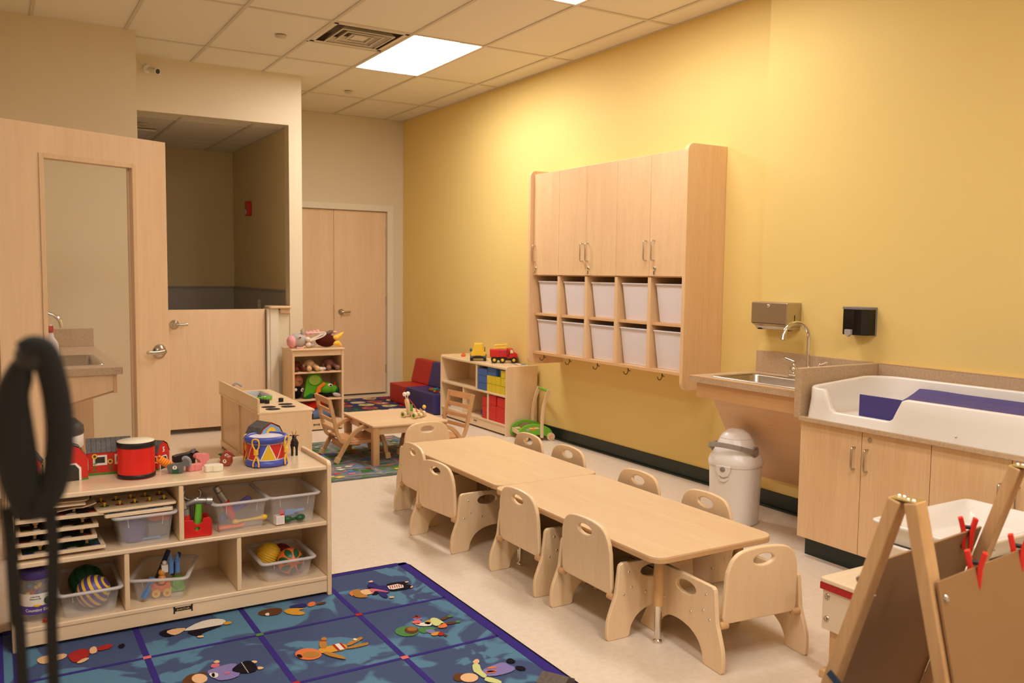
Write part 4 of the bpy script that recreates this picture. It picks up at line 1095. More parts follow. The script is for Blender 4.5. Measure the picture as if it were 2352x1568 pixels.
# contents
def solo(name, bm, m, label, cat, loc=(0, 0, 0), rz=0, group=None, bevel=0):
    o = bm.build(name, m, bevel=bevel); o.location = loc; o.rotation_euler = (0, 0, rz); tag(o, label, cat, group); return o
zb = MIDZ+.006; yb = SY_+.05
solo('toy_cup', MB().lathe([(.038, 0), (.044, .02), (.046, .10), (.042, .105), (.04, .03), (0, .02)], 24), M['purple'], 'violet blue cup inside the bin under the peg puzzles', 'cup', (ax-.035, yb+.055, zb))
ob = MB(); ob.ell((0, 0, .03), (.045, .03, .022), RZ(.4), 14, 8, .2).ell((.03, .0, .015), (.02, .02, .014))
solo('toy_fish', ob, M['orange'], 'orange plastic toy in the bin under the peg puzzles', 'toy', (ax+.055, yb+.06, zb+.058))
solo('toy_stick', MB().box(-.035, -.006, 0, .035, .006, .008), M['lblue'], 'short light blue stick on the bottom of that violet cup bin', 'toy', (ax+.03, yb+.035, zb), 0, None, .002)
solo('grey_toy_block', MB().box(-.04, -.03, 0, .04, .03, .057), M['grey'], 'grey toy block below the orange toy in its bin', 'toy', (ax+.055, yb+.09, zb), .2, None, .004)
# tools in bin B
w1 = MB(); w1.tube([(-.05, 0, .012), (-.02, .004, .012), (.02, .0, .014), (.055, -.002, .016)], [.009, .007, .008, .011], 10, flat=.7).ell((.062, -.002, .017), (.016, .012, .012)).ell((-.055, 0, .012), (.014, .014, .010))
solo('toy_wrench', w1, M['yel'], 'yellow toy wrench seen through the clear bin front', 'toy', (bx_+.035, yb+.01, zb+.018))
w2 = MB(); w2.tube([(-.055, 0, .01), (-.02, 0, .012), (.03, .004, .01), (.05, .006, .012)], [.012, .014, .012, .014], 10, flat=.6)
solo('toy_pliers', w2, M['orange'], 'orange toy pliers lying in the clear bin beside the toolbox', 'toy', (bx_-.035, yb+.012, zb))
w3 = MB(); w3.prism([(-.075, -.012), (.07, -.016), (.078, .0), (.07, .018), (-.06, .022), (-.078, .006)], 0, .012, RY(R(-32)) @ RX(PI/2.4))
solo('toy_saw', w3, M['purple'], 'violet toy saw leaning in the clear bin beside the toolbox', 'toy', (bx_, yb+.09, zb+.062), 0, None, .003)
fl = MB(); fl.cyl((0, 0, 0), (-.03, .004, .055), .014, 16).cyl((-.03, .004, .055), (-.038, .006, .07), .020, 16)
fl = thing('toy_flashlight', 'toy torch with red handle poking out above the clear bin', 'toy', (bx_-.03, yb+.06, MIDZ+.07))
MB().cyl((.01, 0, -.03), (-.022, .0, .045), .016, 16, .018).build('handle', M['red'], fl)
MB().cyl((-.022, 0, .045), (-.045, 0, .087), .017, 16, .015).cyl((-.0465, 0, .09), (-.056, 0, .11), .016, 16, .013).build('barrel', mat('silver_plastic', (170, 164, 158), .3, .7), fl)
# bin C
ps = thing('toy_blaster', 'light blue and red plastic toy lying in the upper right clear bin', 'toy', (cx_-.01, yb+.0, zb+.045))
MB().box(-.03, -.012, -.012, .012, .012, .012).build('body', M['lblue'], ps, bevel=.003)
MB().box(-.05, -.013, -.018, -.031, .013, .016).build('red_end', M['red'], ps, bevel=.003)
MB().cyl((.012, 0, .0), (.058, 0, .002), .008, 12).build('barrel', M['lblue'], ps)
gr = MB()
for i in range(7): gr.ell((random.uniform(-.05, .05), random.uniform(-.02, .1), .016), (.026, .022, .016), RZ(i))
solo('green_dinosaur', gr, M['dgreen'], 'dark green plastic toy at the bottom of the upper right bin', 'toy', (cx_+.015, yb+.01, zb))
solo('toy_cube', MB().box(-.018, -.018, 0, .018, .018, .036).m(1).box(-.013, -.0185, .005, .013, -.018, .031), [M['white'], M['milky']], 'white toy cube in the left corner of the upper right bin', 'toy', (cx_-.062, yb-.003, zb), R(4), None, .002)
# bin D balls
def stripeball(name, r, loc, base_m, stripe_m, n, kind, label):
    t = thing(name, label, 'ball', loc)
    MB().ell((0, 0, 0), (r, r, r), None, 32, 20).build('ball', base_m, t)
    b = MB()
    if kind == 'band':
        for i in range(n):
            lat = -1.2+2.4*i/(n-1); pts = []
            m4 = RZ(.2) @ RY(.9) @ RX(.35)
            wdt = .09
            vs = []; 
            for k in range(33):
                a = 2*PI*k/32
                for dl in (-wdt, 0, wdt):
                    la = lat+dl+.10*math.sin(a); q = Vector((math.cos(la)*math.cos(a), math.cos(la)*math.sin(a), math.sin(la)))*(r*1.006)
                    vs.append(m4 @ q)
            fs = [(3*k+c, 3*k+3+c, 3*k+4+c, 3*k+1+c) for k in range(32) for c in (0, 1)]
            b.add(vs, fs, None, True)
    else:
        m4 = RX(R(80)) @ RZ(.2)
        for i in range(n):
            a0 = 2*PI*i/n
            for sgn in (1, -1):
                NR, NW = 8, 4; vs = []
                for q in range(NR+1):
                    th = .32+1.1*q/NR; wd = .27*math.sin(PI*min(1, (q+.0)/NR))**.7
                    for w_ in range(NW+1):
                        a = a0+wd*(2*w_/NW-1)/max(.5, math.sin(th)); t2 = th if sgn > 0 else PI-th
                        vs.append(m4 @ (Vector((math.sin(t2)*math.cos(a), math.sin(t2)*math.sin(a), math.cos(t2)))*(r*1.008)))
                fs = []
                for q in range(NR):
                    for w_ in range(NW):
                        k_ = q*(NW+1)+w_; f_ = (k_, k_+NW+1, k_+NW+2, k_+1); fs.append(f_ if sgn > 0 else f_[::-1])
                b.add(vs, fs, None, True)
    b.build('stripes' if kind == 'band' else 'petals', stripe_m, t)
    return t
zl = BOTZ+.006
p = PY(215, 1392, SY_+.10)
stripeball('striped_ball', .062, (p.x, SY_+.10, zl+.0625), M['purple'], M['yel'], 7, 'band', 'violet ball with yellow stripes in the left lower bin')
stripeball('dark_ball', .064, (p.x-.015, SY_+.235, zl+.0645), M['dgreen'], mat('dark_stripe', (22, 60, 38), .5), 5, 'band', 'dark green ball behind the striped ball')
p = PY(657, 1300, SY_+.10)
stripeball('petal_ball', .056, (p.x+.018, SY_+.098, zl+.0565), M['orange'], M['dgreen'], 7, 'petal', 'orange ball with green petals in the right lower bin')
yb2 = MB()
for k in range(9):
    zz = -.8+1.6*k/8; yb2.lathe([(math.sqrt(1-max(-1, zz-.09)**2)*.05 if abs(zz-.09) < 1 else .01, (zz-.09)*.05), (math.sqrt(1-zz*zz)*.055+.002, zz*.05), (math.sqrt(max(0, 1-(zz+.09)**2))*.05, (zz+.09)*.05)], 24, RY(.5))
yb2.ell((0, 0, 0), (.051, .051, .051), None, 24, 14)
solo('ribbed_ball', yb2, M['yel'], 'yellow ribbed ball in the right lower bin', 'ball', (fx_-.048, SY_+.175, zl+.075))
solo('round_red_ball', MB().ell((0, 0, 0), (.05, .05, .05), None, 24, 14), mat('dark_red', (120, 26, 34), .5), 'dark red ball at the back of the right lower bin', 'ball', (fx_+.018, SY_+.215, zl+.0505))
# bin E: cart, blocks, castle towers
ct = thing('toy_cart', 'orange toy cart with yellow wheels inside the slanted bin', 'toy', (ex_+.02, SY_+.10, zl), R(-10))
b = MB(); b.prism([(-.035, .016), (.03, .016), (.036, .05), (.02, .055), (.01, .042), (-.015, .042), (-.03, .058), (-.042, .05)], -.018, .018, RX(PI/2)); b.build('body', M['orange'], ct, bevel=.003)
for x in (-.02, .022):
    for s in (-1, 1):
        b = MB(); b.cyl((x, s*.0185, .016), (x, s*.026, .016), .016, 20); w_ = b.build('wheel', M['yel'], ct)
        b = MB(); b.cyl((x, s*.026, .016), (x, s*.028, .016), .006, 12); b.build('hub', M['orange'], w_)
solo('toy_figure', MB().lathe([(.014, 0), (.016, .02), (.012, .03), (.006, .034)], 14).ell((0, 0, .044), (.014, .014, .014)), mat('dull_orange', (226, 150, 60), .5), 'small orange figure riding the toy cart', 'toy', (ex_+.022, SY_+.10, zl+.05))
solo('green_toy', MB().ell((0, 0, .03), (.034, .03, .03), None, 14, 8, .25).box(-.03, -.02, 0, .03, .02, .02), M['green'], 'green plastic toy beside the orange cart', 'toy', (ex_+.085, SY_+.135, zl))
def beam(p, q, r=.006): 
    b = MB(); m4, L = frame_to(p, q); b.box(-r*1.6, -r, 0, r*1.6, r, L, m4); 
    for k in range(int(L/.012)): b.box(-r*1.7, -r*1.15, .004+k*.012, r*1.7, r*1.15, .008+k*.012, m4)
    return b
for nm, a, c, m_, l in (('toy_track', (-.055, -.035, .012), (-.015, -.015, .085), M['lblue'], 'light blue ribbed track piece leaning in the slanted bin'), ('toy_track', (-.0, .05, .03), (.06, .06, .165), mat('navy_plastic', (34, 56, 100), .4), 'dark blue ribbed track piece sticking out of the slanted bin'), ('toy_track', (.07, .05, .06), (.10, .05, .15), mat('navy_plastic', (34, 56, 100), .4), 'short dark blue track piece at the back of the slanted bin')):
    solo(nm, beam(a, c), m_, l, 'toy', (ex_, SY_+.10, zl))
for i, dx in enumerate((.058, .083)):
    solo('castle_tower', MB().lathe([(.010, 0), (.010, .045), (.013, .05), (.013, .056), (.009, .058), (.0, .086)], 8, smooth=False), M['lblue'], 'light blue pointed toy tower above the slanted bin, %s one' % ('left' if i == 0 else 'right'), 'toy', (ex_+dx, SY_+.10, zl+.085), 0, 'toy towers')
solo('toy_doll', MB().box(-.012, -.01, 0, .012, .01, .03).ell((0, 0, .038), (.009, .009, .009)), M['white'], 'tiny white figure beside the blue toy towers', 'toy', (ex_+.033, SY_+.10, zl+.095))
# jar of counters
jr = thing('counter_jar', 'clear jar with blue lid and elephant label, lower left of the toy shelf', 'jar', (.123, SY_+.11, BOTZ+.0005))
b = MB(); b.lathe([(.055, 0), (.06, .006), (.06, .15), (.052, .163)], 28); b.build('jar_body', mat('clear_jar', (220, 216, 214), .1, alpha=.25), jr)
b = MB(); b.lathe([(.055, .160), (.058, .163), (.058, .19), (.054, .194), (0, .194)], 28); b.build('lid', M['purple'], jr)
b = MB(); n = 24
for k in range(n):
    a0, a1 = R(185+ (165)*k/n), R(185+165*(k+1)/n)
    for z0, z1, mi in ((.03, .062, 1), (.062, .108, 0)):
        b.m(mi).add([(.0608*math.cos(a0), .0608*math.sin(a0), z0), (.0608*math.cos(a1), .0608*math.sin(a1), z0), (.0608*math.cos(a1), .0608*math.sin(a1), z1), (.0608*math.cos(a0), .0608*math.sin(a0), z1)], [(0, 1, 2, 3)], None, True)
def wrapmesh(b, me, R_, zc, ac, mi):
    vs = [(R_*math.cos(ac+v.co.x/R_), R_*math.sin(ac+v.co.x/R_), zc+v.co.y) for v in me.vertices]
    b.m(mi).add(vs, [tuple(q.vertices) for q in me.polygons])
wrapmesh(b, text_mesh('Counting Elephants', .0155, 0, .0003), .0614, .046, R(285), 0)
wrapmesh(b, text_mesh('Learning\nResources', .009, 0, .0001), .0613, .094, R(262), 2)
b.m(3).ell((.0605*math.cos(R(300)), .0605*math.sin(R(300)), .078), (.012, .012, .014), None, 12, 8)
b.m(4).ell((.060*math.cos(R(268)), .060*math.sin(R(268)), .064), (.013, .003, .006), None, 12, 8)
b.build('label', [M['white'], M['purple'], M['ink'], M['dgreen'], M['yel']], jr)
b = MB(); rr = random.Random(3)
for k in range(46):
    a = rr.uniform(0, 2*PI); q = rr.uniform(0, .042); b.m(k % 5).ell((q*math.cos(a), q*math.sin(a), rr.uniform(.012, .135)), (.011, .008, .009), RZ(a), 8, 6)
o = b.build('elephant_counters', [M['red'], M['yel'], M['purple'], M['dgreen'], M['lblue']], jr); o['kind'] = 'stuff'
solo('red_counter', MB().ell((0, 0, .009), (.014, .008, .009), None, 10, 8).cyl((.01, 0, .008), (.022, .0, .003), .003, 8), M['red'], 'small red counter lying in front of the jar', 'toy', (.148, SY_+.035, BOTZ+.0005), .3)

# puzzle rack and boards
rk = thing('puzzle_rack', 'wire and wood rack holding the puzzle boards, upper left of the shelf', 'rack', (.20, SY_+.16, MIDZ+.0005))
b = MB()
for x in (-.13, .13): b.tube([(x, .13, 0), (x, .13, .19)], .003, 6).tube([(x, -.10, .002), (x, .13, .002)], .003, 6)
b.build('rack_frame', mat('rack_wire', (60, 54, 50), .4, .6), rk)
PB = [(.012, 0, .0, 'a'), (.056, .0, -.015, 'b'), (.098, .0, -.012, 'c'), (.143, .0, .0, 'd')]
pcol = [((34, 84, 60), (40, 50, 120)), ((40, 36, 60), (150, 40, 40)), ((60, 40, 40), (140, 120, 60)), ((60, 54, 48), (170, 40, 40))]
for i, (z, dy, dx, c) in enumerate(PB):
    ll = ['lowest board of the puzzle stack, green picture', 'second puzzle board from the bottom of the stack', 'third puzzle board from the bottom of the stack', 'upper puzzle board showing a red car'][i]
    t = thing('puzzle_board', ll, 'puzzle', (.20+dx+.006, SY_+.14, MIDZ+z), R([1.5, -.8, .6, -1][i]), 'wooden puzzle boards')
    hw = .148 if i in (0, 3) else .138
    MB().box(-hw, -.12, 0, hw, .12, .006).build('base_board', M['plyX'], t, bevel=.001)
    b = MB().mesh(curve_mesh([rrect(-hw, -.12, hw, .12, .004), rrect(-hw+.016, -.104, hw-.016, .104, .004)], .006, .0006), T(0, 0, .0093)); b.build('frame', M['plyX'], t)
    b = MB(); b.m(0).box(-hw+.017, -.103, .0062, hw-.017, .103, .0068); rr = random.Random(i)
    for k in range(14): b.m(1+k % 3).mesh(curve_mesh([smoothloop([(rr.uniform(.4, 1)*.03*math.cos(a), rr.uniform(.4, 1)*.02*math.sin(a)) for a in [k2*PI/4 for k2 in range(8)]], 1)], .0012), T(-hw+.035+(k % 7)*(2*hw-.07)/6, -.05+.09*(k//7)-.03, .0075))
    b.build('picture', [mat('puzzle_%d' % i, pcol[i][0], .5), mat('puzzleb_%d' % i, pcol[i][1], .5), M['milky'], M['ink']], t)
    for x in ((-.07, .09) if i < 3 else (-.07, .05)):
        b = MB().lathe([(.006, 0), (.005, .008), (.011, .014), (.012, .019), (.0, .022)], 16, T(x, -.045, .0085)); b.build('knob', M['ply'], t)
for i, (x, y, z, s, l) in enumerate(((.245, .08, .180, 1, 'thin wooden board lying topmost on the puzzle stack'),)):
    t = thing('thin_board', l, 'puzzle', (.165, SY_+.14, MIDZ+.188), R(-2)); MB().box(-.13, -.11, 0, .13, .11, .006).build('board', M['plyX'], t, bevel=.001)
    b = MB().mesh(curve_mesh([smoothloop([(-.13, -.08), (-.02, -.10), (.05, -.07), (.14, -.09), (.15, 0), (.05, .08), (-.1, .08)], 2)], .005, .001), T(.0, 0, .0095)); b.build('loose_piece', M['plyX'], t)
t = thing('wavy_board', 'warped wooden puzzle piece between the upper puzzle boards', 'puzzle', (.255, SY_+.10, MIDZ+.166))
MB().ribbon([(-.06, 0, 0), (-.03, 0, .004), (0, 0, .007), (.03, 0, .006), (.06, 0, .013), (.075, 0, .019)], .09, .004, (0, 1, 0)).build('piece', M['plyX'], t)
# peg puzzle boards resting on bin A
pk = thing('peg_puzzle', 'wooden peg puzzle board with ten yellow pegs, on top of the clear bin', 'puzzle', (PY(304, 1160, SY_+.14).x, SY_+.13, MIDZ+ah+.026), R(3))
b = MB().mesh(curve_mesh([rrect(-.145, -.11, .145, .11, .012)], .010, .002), T(0, 0, .006)); b.build('board', M['plyX'], pk)
rr = random.Random(5)
pm = [mat('peg_pic_%d' % k, c, .5) for k, c in enumerate(((60, 90, 50), (120, 44, 36), (50, 50, 40), (140, 110, 50)))]
for k in range(10):
    x = -.11+.055*(k % 5); y = -.045+.085*(k//5)
    b = MB().mesh(curve_mesh([smoothloop([(rr.uniform(.6, 1.1)*.020*math.cos(a), rr.uniform(.6, 1.1)*.016*math.sin(a)) for a in [q*PI/4 for q in range(8)]], 1)], .001), T(x, y, .0116)); b.build('puzzle_piece', pm[k % 4], pk)
    MB().lathe([(.0035, 0), (.0035, .008), (.006, .012), (.005, .014), (0, .0145)], 12, T(x, y, .012)).build('peg', M['yel'], pk)
pk2 = thing('picture_puzzle', 'light blue picture puzzle board under the peg puzzle', 'puzzle', (PY(310, 1178, SY_+.14).x, SY_+.13, MIDZ+ah+.004), R(1))
b = MB().mesh(curve_mesh([rrect(-.125, -.11, .125, .11, .01)], .014, .002), T(0, 0, .007)); b.build('board', M['plyX'], pk2)
b = MB(); b.m(0).box(-.115, -.10, .0141, .115, .10, .0146)
for k in range(9): b.m(1+k % 3).ell((-.1+.025*k, -.085+.01*(k % 2), .0146), (.013, .012, .0008), None, 10, 4)
b.build('picture', [mat('pic_sky', (160, 186, 214), .5), M['lblue'], M['yel'], M['white']], pk2)

# red toolbox with tools
tb = thing('toy_toolbox', 'red plastic toy toolbox with a notch, middle of the upper shelf', 'toolbox', (PY(456, 1215, SY_+.03).x, SY_+.075, MIDZ+.0008), R(-3))
out = [(-.05, 0), (.05, 0), (.056, .006), (.056, .062), (.05, .074), (.04, .078), (.022, .074), (.018, .06), (.006, .052), (-.008, .054), (-.014, .062), (-.016, .07), (-.05, .075), (-.056, .07), (-.056, .006)]
hole = ellipse(-.002, .034, .010, .008, 16)
b = MB(); b.mesh(curve_mesh([out, hole], .008, .002), T(0, -.038, 0) @ TO_XZ); b.mesh(curve_mesh([out], .008, .002), T(0, .038, 0) @ TO_XZ); b.box(-.054, -.036, .002, -.048, .036, .06).box(.048, -.036, .002, .054, .036, .06).box(-.05, -.036, .002, .05, .036, .008)
b.build('box', M['red'], tb)
hm = thing('toy_hammer', 'toy claw hammer with green handle standing in the red toolbox', 'toy', (tb.location.x+.002, SY_+.058, MIDZ+.012), R(-3))
b = MB(); b.tube([(0, 0, .0), (.0, 0, .03), (.003, 0, .075), (.006, 0, .12)], [.019, .02, .018, .015], 14, flat=.7); b.build('handle', M['green'], hm)
sv = mat('silver_plastic', (170, 164, 158), .3, .7)
b = MB(); b.tube([(-.055, 0, .112), (-.035, 0, .125), (-.01, 0, .133), (.02, 0, .132), (.034, 0, .130)], [.006, .011, .014, .014, .013], 12).cyl((.034, 0, .13), (.056, 0, .127), .019, 16); b.lathe([(.012, .14), (.011, .148), (0, .15)], 14); b.build('head', sv, hm)
sc = thing('toy_screwdriver', 'silver and red toy screwdriver leaning at the left of the toolbox', 'toy', (tb.location.x-.036, SY_+.062, MIDZ+.02))
MB().cyl((0, 0, 0), (-.006, 0, .07), .019, 14, .016).build('handle', M['red'], sc)
MB().cyl((-.006, 0, .07), (-.010, 0, .095), .017, 14).cyl((-.0105, 0, .097), (-.020, 0, .14), .012, 14, .008).build('shaft', sv, sc)
wr = thing('toy_spanner', 'silver toy spanner with curved jaws behind the hammer', 'toy', (tb.location.x-.01, SY_+.095, MIDZ+.02), R(-3))
MB().tube([(0, 0, 0), (0, 0, .12)], [.012, .014], 12, flat=.5).tube(catmull([(0, 0, .118), (-.03, 0, .132), (-.034, 0, .155), (-.022, 0, .175)], 5), [.012]*6+[.010]*5+[.006]*5, 10, flat=.6).tube(catmull([(0, 0, .118), (.026, 0, .13), (.032, 0, .15), (.022, 0, .163)], 5), [.012]*6+[.009]*5+[.006]*5, 10, flat=.6).build('spanner', sv, wr)
# ------------------------------------------------------------------ toys on top of the toy shelf
TZ = SHT+.0006
BEFORE = set(bpy.data.objects)
roofm = mat('barn_roof_grey', (92, 88, 86), .6, var=.25, vscale=90)
barnred = mat('barn_red', (206, 38, 26), .45, var=.06, vscale=60)
grass = mat('barn_grass', (86, 132, 44), .5)
skyb = mat('barn_sky', (128, 168, 208), .5)
darkin = mat('barn_opening', (52, 44, 34), .7)
def gambrel(w_, he, ht):
    return [(-w_/2, 0), (w_/2, 0), (w_/2, he), (w_*.30, he+(ht-he)*.68), (0, ht), (-w_*.30, he+(ht-he)*.68), (-w_/2, he)]
def barn(label, loc, rz, w_, L, he, ht, num=None, front='door', sidewin=True, gablecol=None, side_num=None):
    """card barn: gable faces local -y, long sides face +-x"""
    t = thing('toy_barn', label, 'toy barn', loc, rz, 'nesting toy barns on the toy shelf')
    g = gambrel(w_, he, ht)
    b = MB(); b.prism(g, -L/2, L/2, RX(PI/2))
    b.build('barn_body', gablecol or barnred, t, bevel=.0012)
    # roof sheets
    b = MB(); e = .0035
    rp_ = [(w_/2+e, he-.002), (w_*.30+e*.6, he+(ht-he)*.68+e), (0, ht+e), (-w_*.30-e*.6, he+(ht-he)*.68+e), (-w_/2-e, he-.002)]
    for k in range(4):
        (x0, z0), (x1, z1) = rp_[k], rp_[k+1]
        b.add([(x0, -L/2-.001, z0), (x1, -L/2-.001, z1), (x1, L/2+.001, z1), (x0, L/2+.001, z0)], [(0, 1, 2, 3)])
        for j in range(1, 9):
            y = -L/2+L*j/9; nx, nz = (z0-z1), (x1-x0); q = math.hypot(nx, nz); nx *= -.0006/q; nz *= -.0006/q
            b.m(1).add([(x0+abs(nx)*(1 if x0 > 0 else -1), y, z0+.0006), (x1+abs(nx)*(1 if x0 > 0 else -1), y, z1+.0006), (x1, y+.001, z1+.0006), (x0, y+.001, z0+.0006)], [(0, 1, 2, 3)]); b.m(0)
    b.build('roof', [roofm, M['ink']], t)
    yf = -L/2-.0006
    if front == 'door':
        dw, dh = w_*.27, he*.72
        arch = [(-dw, 0), (dw, 0), (dw, dh*.72), (dw*.62, dh), (-dw*.62, dh), (-dw, dh*.72)]
        b = MB(); b.mesh(curve_mesh([[(x*1.22, z*1.10) for x, z in arch]], .001), T(0, yf, 0) @ TO_XZ); b.build('door_trim', M['white'], t)
        b = MB(); b.mesh(curve_mesh([arch], .001), T(0, yf-.0006, 0) @ TO_XZ); b.build('doorway', darkin, t)
    if front == 'sun':
        b = MB(); g2 = [(x*.97, z) for x, z in gambrel(w_, he, ht-.003)]
        b.m(0).mesh(curve_mesh([g2], .001), T(0, yf, 0) @ TO_XZ)
        sun = []
        for k in range(32): a = 2*PI*k/32; r_ = .026*(1 if k % 2 else 1.12); sun.append((r_*math.cos(a), he+(ht-he)*.35+r_*math.sin(a)))
        b.m(1).mesh(curve_mesh([sun], .0012), T(0, yf-.0005, 0) @ TO_XZ)
        b.m(3).mesh(curve_mesh([ellipse(0, he+(ht-he)*.35, .019, .019)], .0012), T(0, yf-.0008, 0) @ TO_XZ)
        b.m(2)
        for cx, cz, r_ in ((.038, he+.004, .013), (.054, he-.004, .012), (.028, he-.006, .012), (-.045, he-.004, .012), (-.034, he-.01, .011)): b.mesh(curve_mesh([ellipse(cx, cz, r_, r_*.8)], .0012), T(0, yf-.0004, 0) @ TO_XZ)
        b.build('sky_picture', [skyb, mat('sun_yellow', (246, 200, 60), .5), M['white'], mat('sun_inner', (250, 212, 40), .5)], t)
    if num:
        b = MB(); b.mesh(text_mesh(num, he*.42, .0003, .0012), T(0, yf-.0004, he+(ht-he)*.22) @ TO_XZ); b.build('number', M['whiteprint'], t)
    for s in (-1, 1):
        b = MB(); xs = s*(w_/2+.0006)
        b.m(0).box(xs-.0003, -L/2, 0, xs+.0003, L/2, he*.10)
        if sidewin:
            for c, wn in ((-L*.26, .022), (L*.2, .026)):
                b.m(1).box(xs-.0004, c-wn, he*.42, xs+.0004, c+wn, he*.86); b.m(2).box(xs-.0008, c-wn*.68, he*.52, xs+.0008, c+wn*.68, he*.78)
            for c, zz in ((-L*.26, he*.80), (-.004, he*.56), (L*.2+.02, he*.82)):
                b.m(0).box(xs-.0011, c-.001, he*.08, xs+.0011, c+.001, zz)
                for q in (.2, .34, .48): b.box(xs-.0011, c-.009, he*q, xs+.0011, c+.009, he*q+.003)
                m4 = T(xs+s*.0012, c, zz) @ (RZ(PI/2) if s > 0 else RZ(-PI/2)) @ RX(PI/2)
                pet = []
                for k in range(24): a = 2*PI*k/24; r_ = .0115*(1 if k % 2 else .8); pet.append((r_*math.cos(a), r_*math.sin(a)))
                b.m(3).mesh(curve_mesh([pet], .0006), m4); b.m(4).mesh(curve_mesh([ellipse(0, 0, .0055, .0055, 14)], .001), m4)
        if side_num and s < 0:
            b.m(3).mesh(text_mesh(side_num, .034, .0003, .0012), T(xs-.001, 0, he*.4) @ RZ(-PI/2) @ RX(PI/2))
            for q in range(5):
                for r_ in range(3): b.m(3).box(xs-.001, -L*.42+q*.012, he*(.15+.2*r_), xs+.001, -L*.42+q*.012+.006, he*(.15+.2*r_)+.004)
        b.build('side_picture', [grass, M['white'], darkin, M['yel'], mat('flower_brown', (96, 56, 30), .6)], t)
    b = MB().box(-w_/2, yf-.0003, 0, w_/2 if front != 'door' else -w_*.33, yf+.0003, he*.08)
    if front == 'door': b.box(w_*.33, yf-.0003, 0, w_/2, yf+.0003, he*.08)
    b.build('grass_print', grass, t)
    return t
p = PZ(205, 1093, TZ)
barn('red card barn with sunflowers between two windows, left of the red drum', (p.x+.082, 3.925, TZ), R(90-4), .082, .165, .094, .142, front='plain')
p = PZ(203, 1096, TZ)
barn('red card barn marked 2 with an open arch, half behind the black strap', (p.x-.072, p.y+.045, TZ), R(2), .14, .075, .088, .146, num='2')
barn('leftmost red card barn, mostly hidden by the black strap', (.10, 3.885, TZ), R(-8), .12, .07, .08, .128, num='1')
barn('small red card barn marked 5 behind the red drum', (.585, 3.925, TZ), R(48), .085, .09, .07, .115, num='5')
barn('card barn with a yellow sun on its blue gable, behind the blue drum', (1.048, 3.895, TZ-0), R(25), .152, .095, .094, .164, front='sun', sidewin=False, side_num='9')

# red drum
dr = thing('red_drum', 'red hand drum with black rims and cream head on the toy shelf', 'drum', (.497, 3.79, TZ))
b = MB(); b.lathe([(.070, .0), (.0705, .145)], 48); b.build('drum_shell', mat('drum_red', (220, 30, 22), .35), dr)
MB().lathe([(.0705, .002), (.0725, .003), (.0725, .017), (.0706, .018)], 48).build('rim_band', M['black'], dr)
MB().lathe([(.0706, .124), (.0725, .125), (.073, .143), (.071, .1465)], 48).build('rim_band', M['black'], dr)
b = MB(); b.lathe([(.0708, .1455), (.070, .1478), (.0, .1480)], 48); b.build('drumhead', mat('drum_skin', (238, 224, 198), .6), dr)
# orange coil
cr = thing('orange_coil', 'orange twisted plastic cord end lying against the red drum', 'toy', (.60, 3.80, TZ))
pts = []
for k in range(120):
    t_ = k/119; a = t_*2*PI*8; r_ = .013*(1-.3*abs(t_-.45))
    ax_ = Vector((-.018+.062*t_, .0, .062-.042*t_)); u = Vector((.55, 0, .83)); v = Vector((0, 1, 0))
    pts.append(ax_+u*(r_*math.cos(a))+v*(r_*math.sin(a)))
MB().tube(pts, .0048, 8).build('cord', mat('coil_orange', (250, 148, 34), .45), cr)
# blue drum with ropes
bd = thing('blue_drum', 'violet blue toy drum with triangles and yellow rope knots', 'drum', (1.024, 3.775, TZ), R(-4))
bd.scale = (.92, .92, .88)
b = MB(); b.lathe([(.082, .0), (.094, .002), (.098, .010), (.097, .024), (.088, .030), (.086, .032)], 48).lathe([(.086, .112), (.092, .116), (.100, .120), (.101, .138), (.096, .145), (.086, .146), (.080, .142), (.079, .136)], 48); b.build('rim', M['blue'], bd)
segs = 14; rr_ = .0865
b = MB(); pit = 2*PI/segs
for k in range(56):
    q0, q1 = 2*PI*k/56, 2*PI*(k+1)/56
    b.m(3).add([(rr_*math.cos(q0), rr_*math.sin(q0), .03), (rr_*math.cos(q1), rr_*math.sin(q1), .03), (rr_*math.cos(q1), rr_*math.sin(q1), .116), (rr_*math.cos(q0), rr_*math.sin(q0), .116)], [(0, 1, 2, 3)], None, True)
for k in range(segs):
    am = pit*(k+.35); up = k % 2 == 0
    colr = (1 if k % 4 == 0 else 2) if up else (0 if k % 4 == 1 else 1)
    zb_, zt_ = .036, .110; n_, m_ = 5, 6; rad = rr_+.0007; vs = []; fs = []
    for i in range(n_+1):
        f_ = i/n_; z = zb_+(zt_-zb_)*f_ if up else zt_-(zt_-zb_)*f_
        hw = (pit*.93-.03)*(1-f_)
        for j in range(m_+1):
            a = am+hw*(2*j/m_-1); vs.append((rad*math.cos(a), rad*math.sin(a), z))
    for i in range(n_):
        for j in range(m_):
            q = i*(m_+1)+j; f4 = (q, q+1, q+m_+2, q+m_+1); fs.append(f4 if up else f4[::-1])
    b.m(colr).add(vs, fs, None, True)
b.build('drum_shell', [M['blue'], mat('tri_red', (206, 44, 36), .4), mat('tri_yellow', (228, 186, 40), .4), M['white']], bd)
b = MB(); b.lathe([(.086, .138), (0, .139)], 48); b.build('drumhead', M['milky'], bd)
yr = mat('rope_yellow', (246, 190, 52), .4)
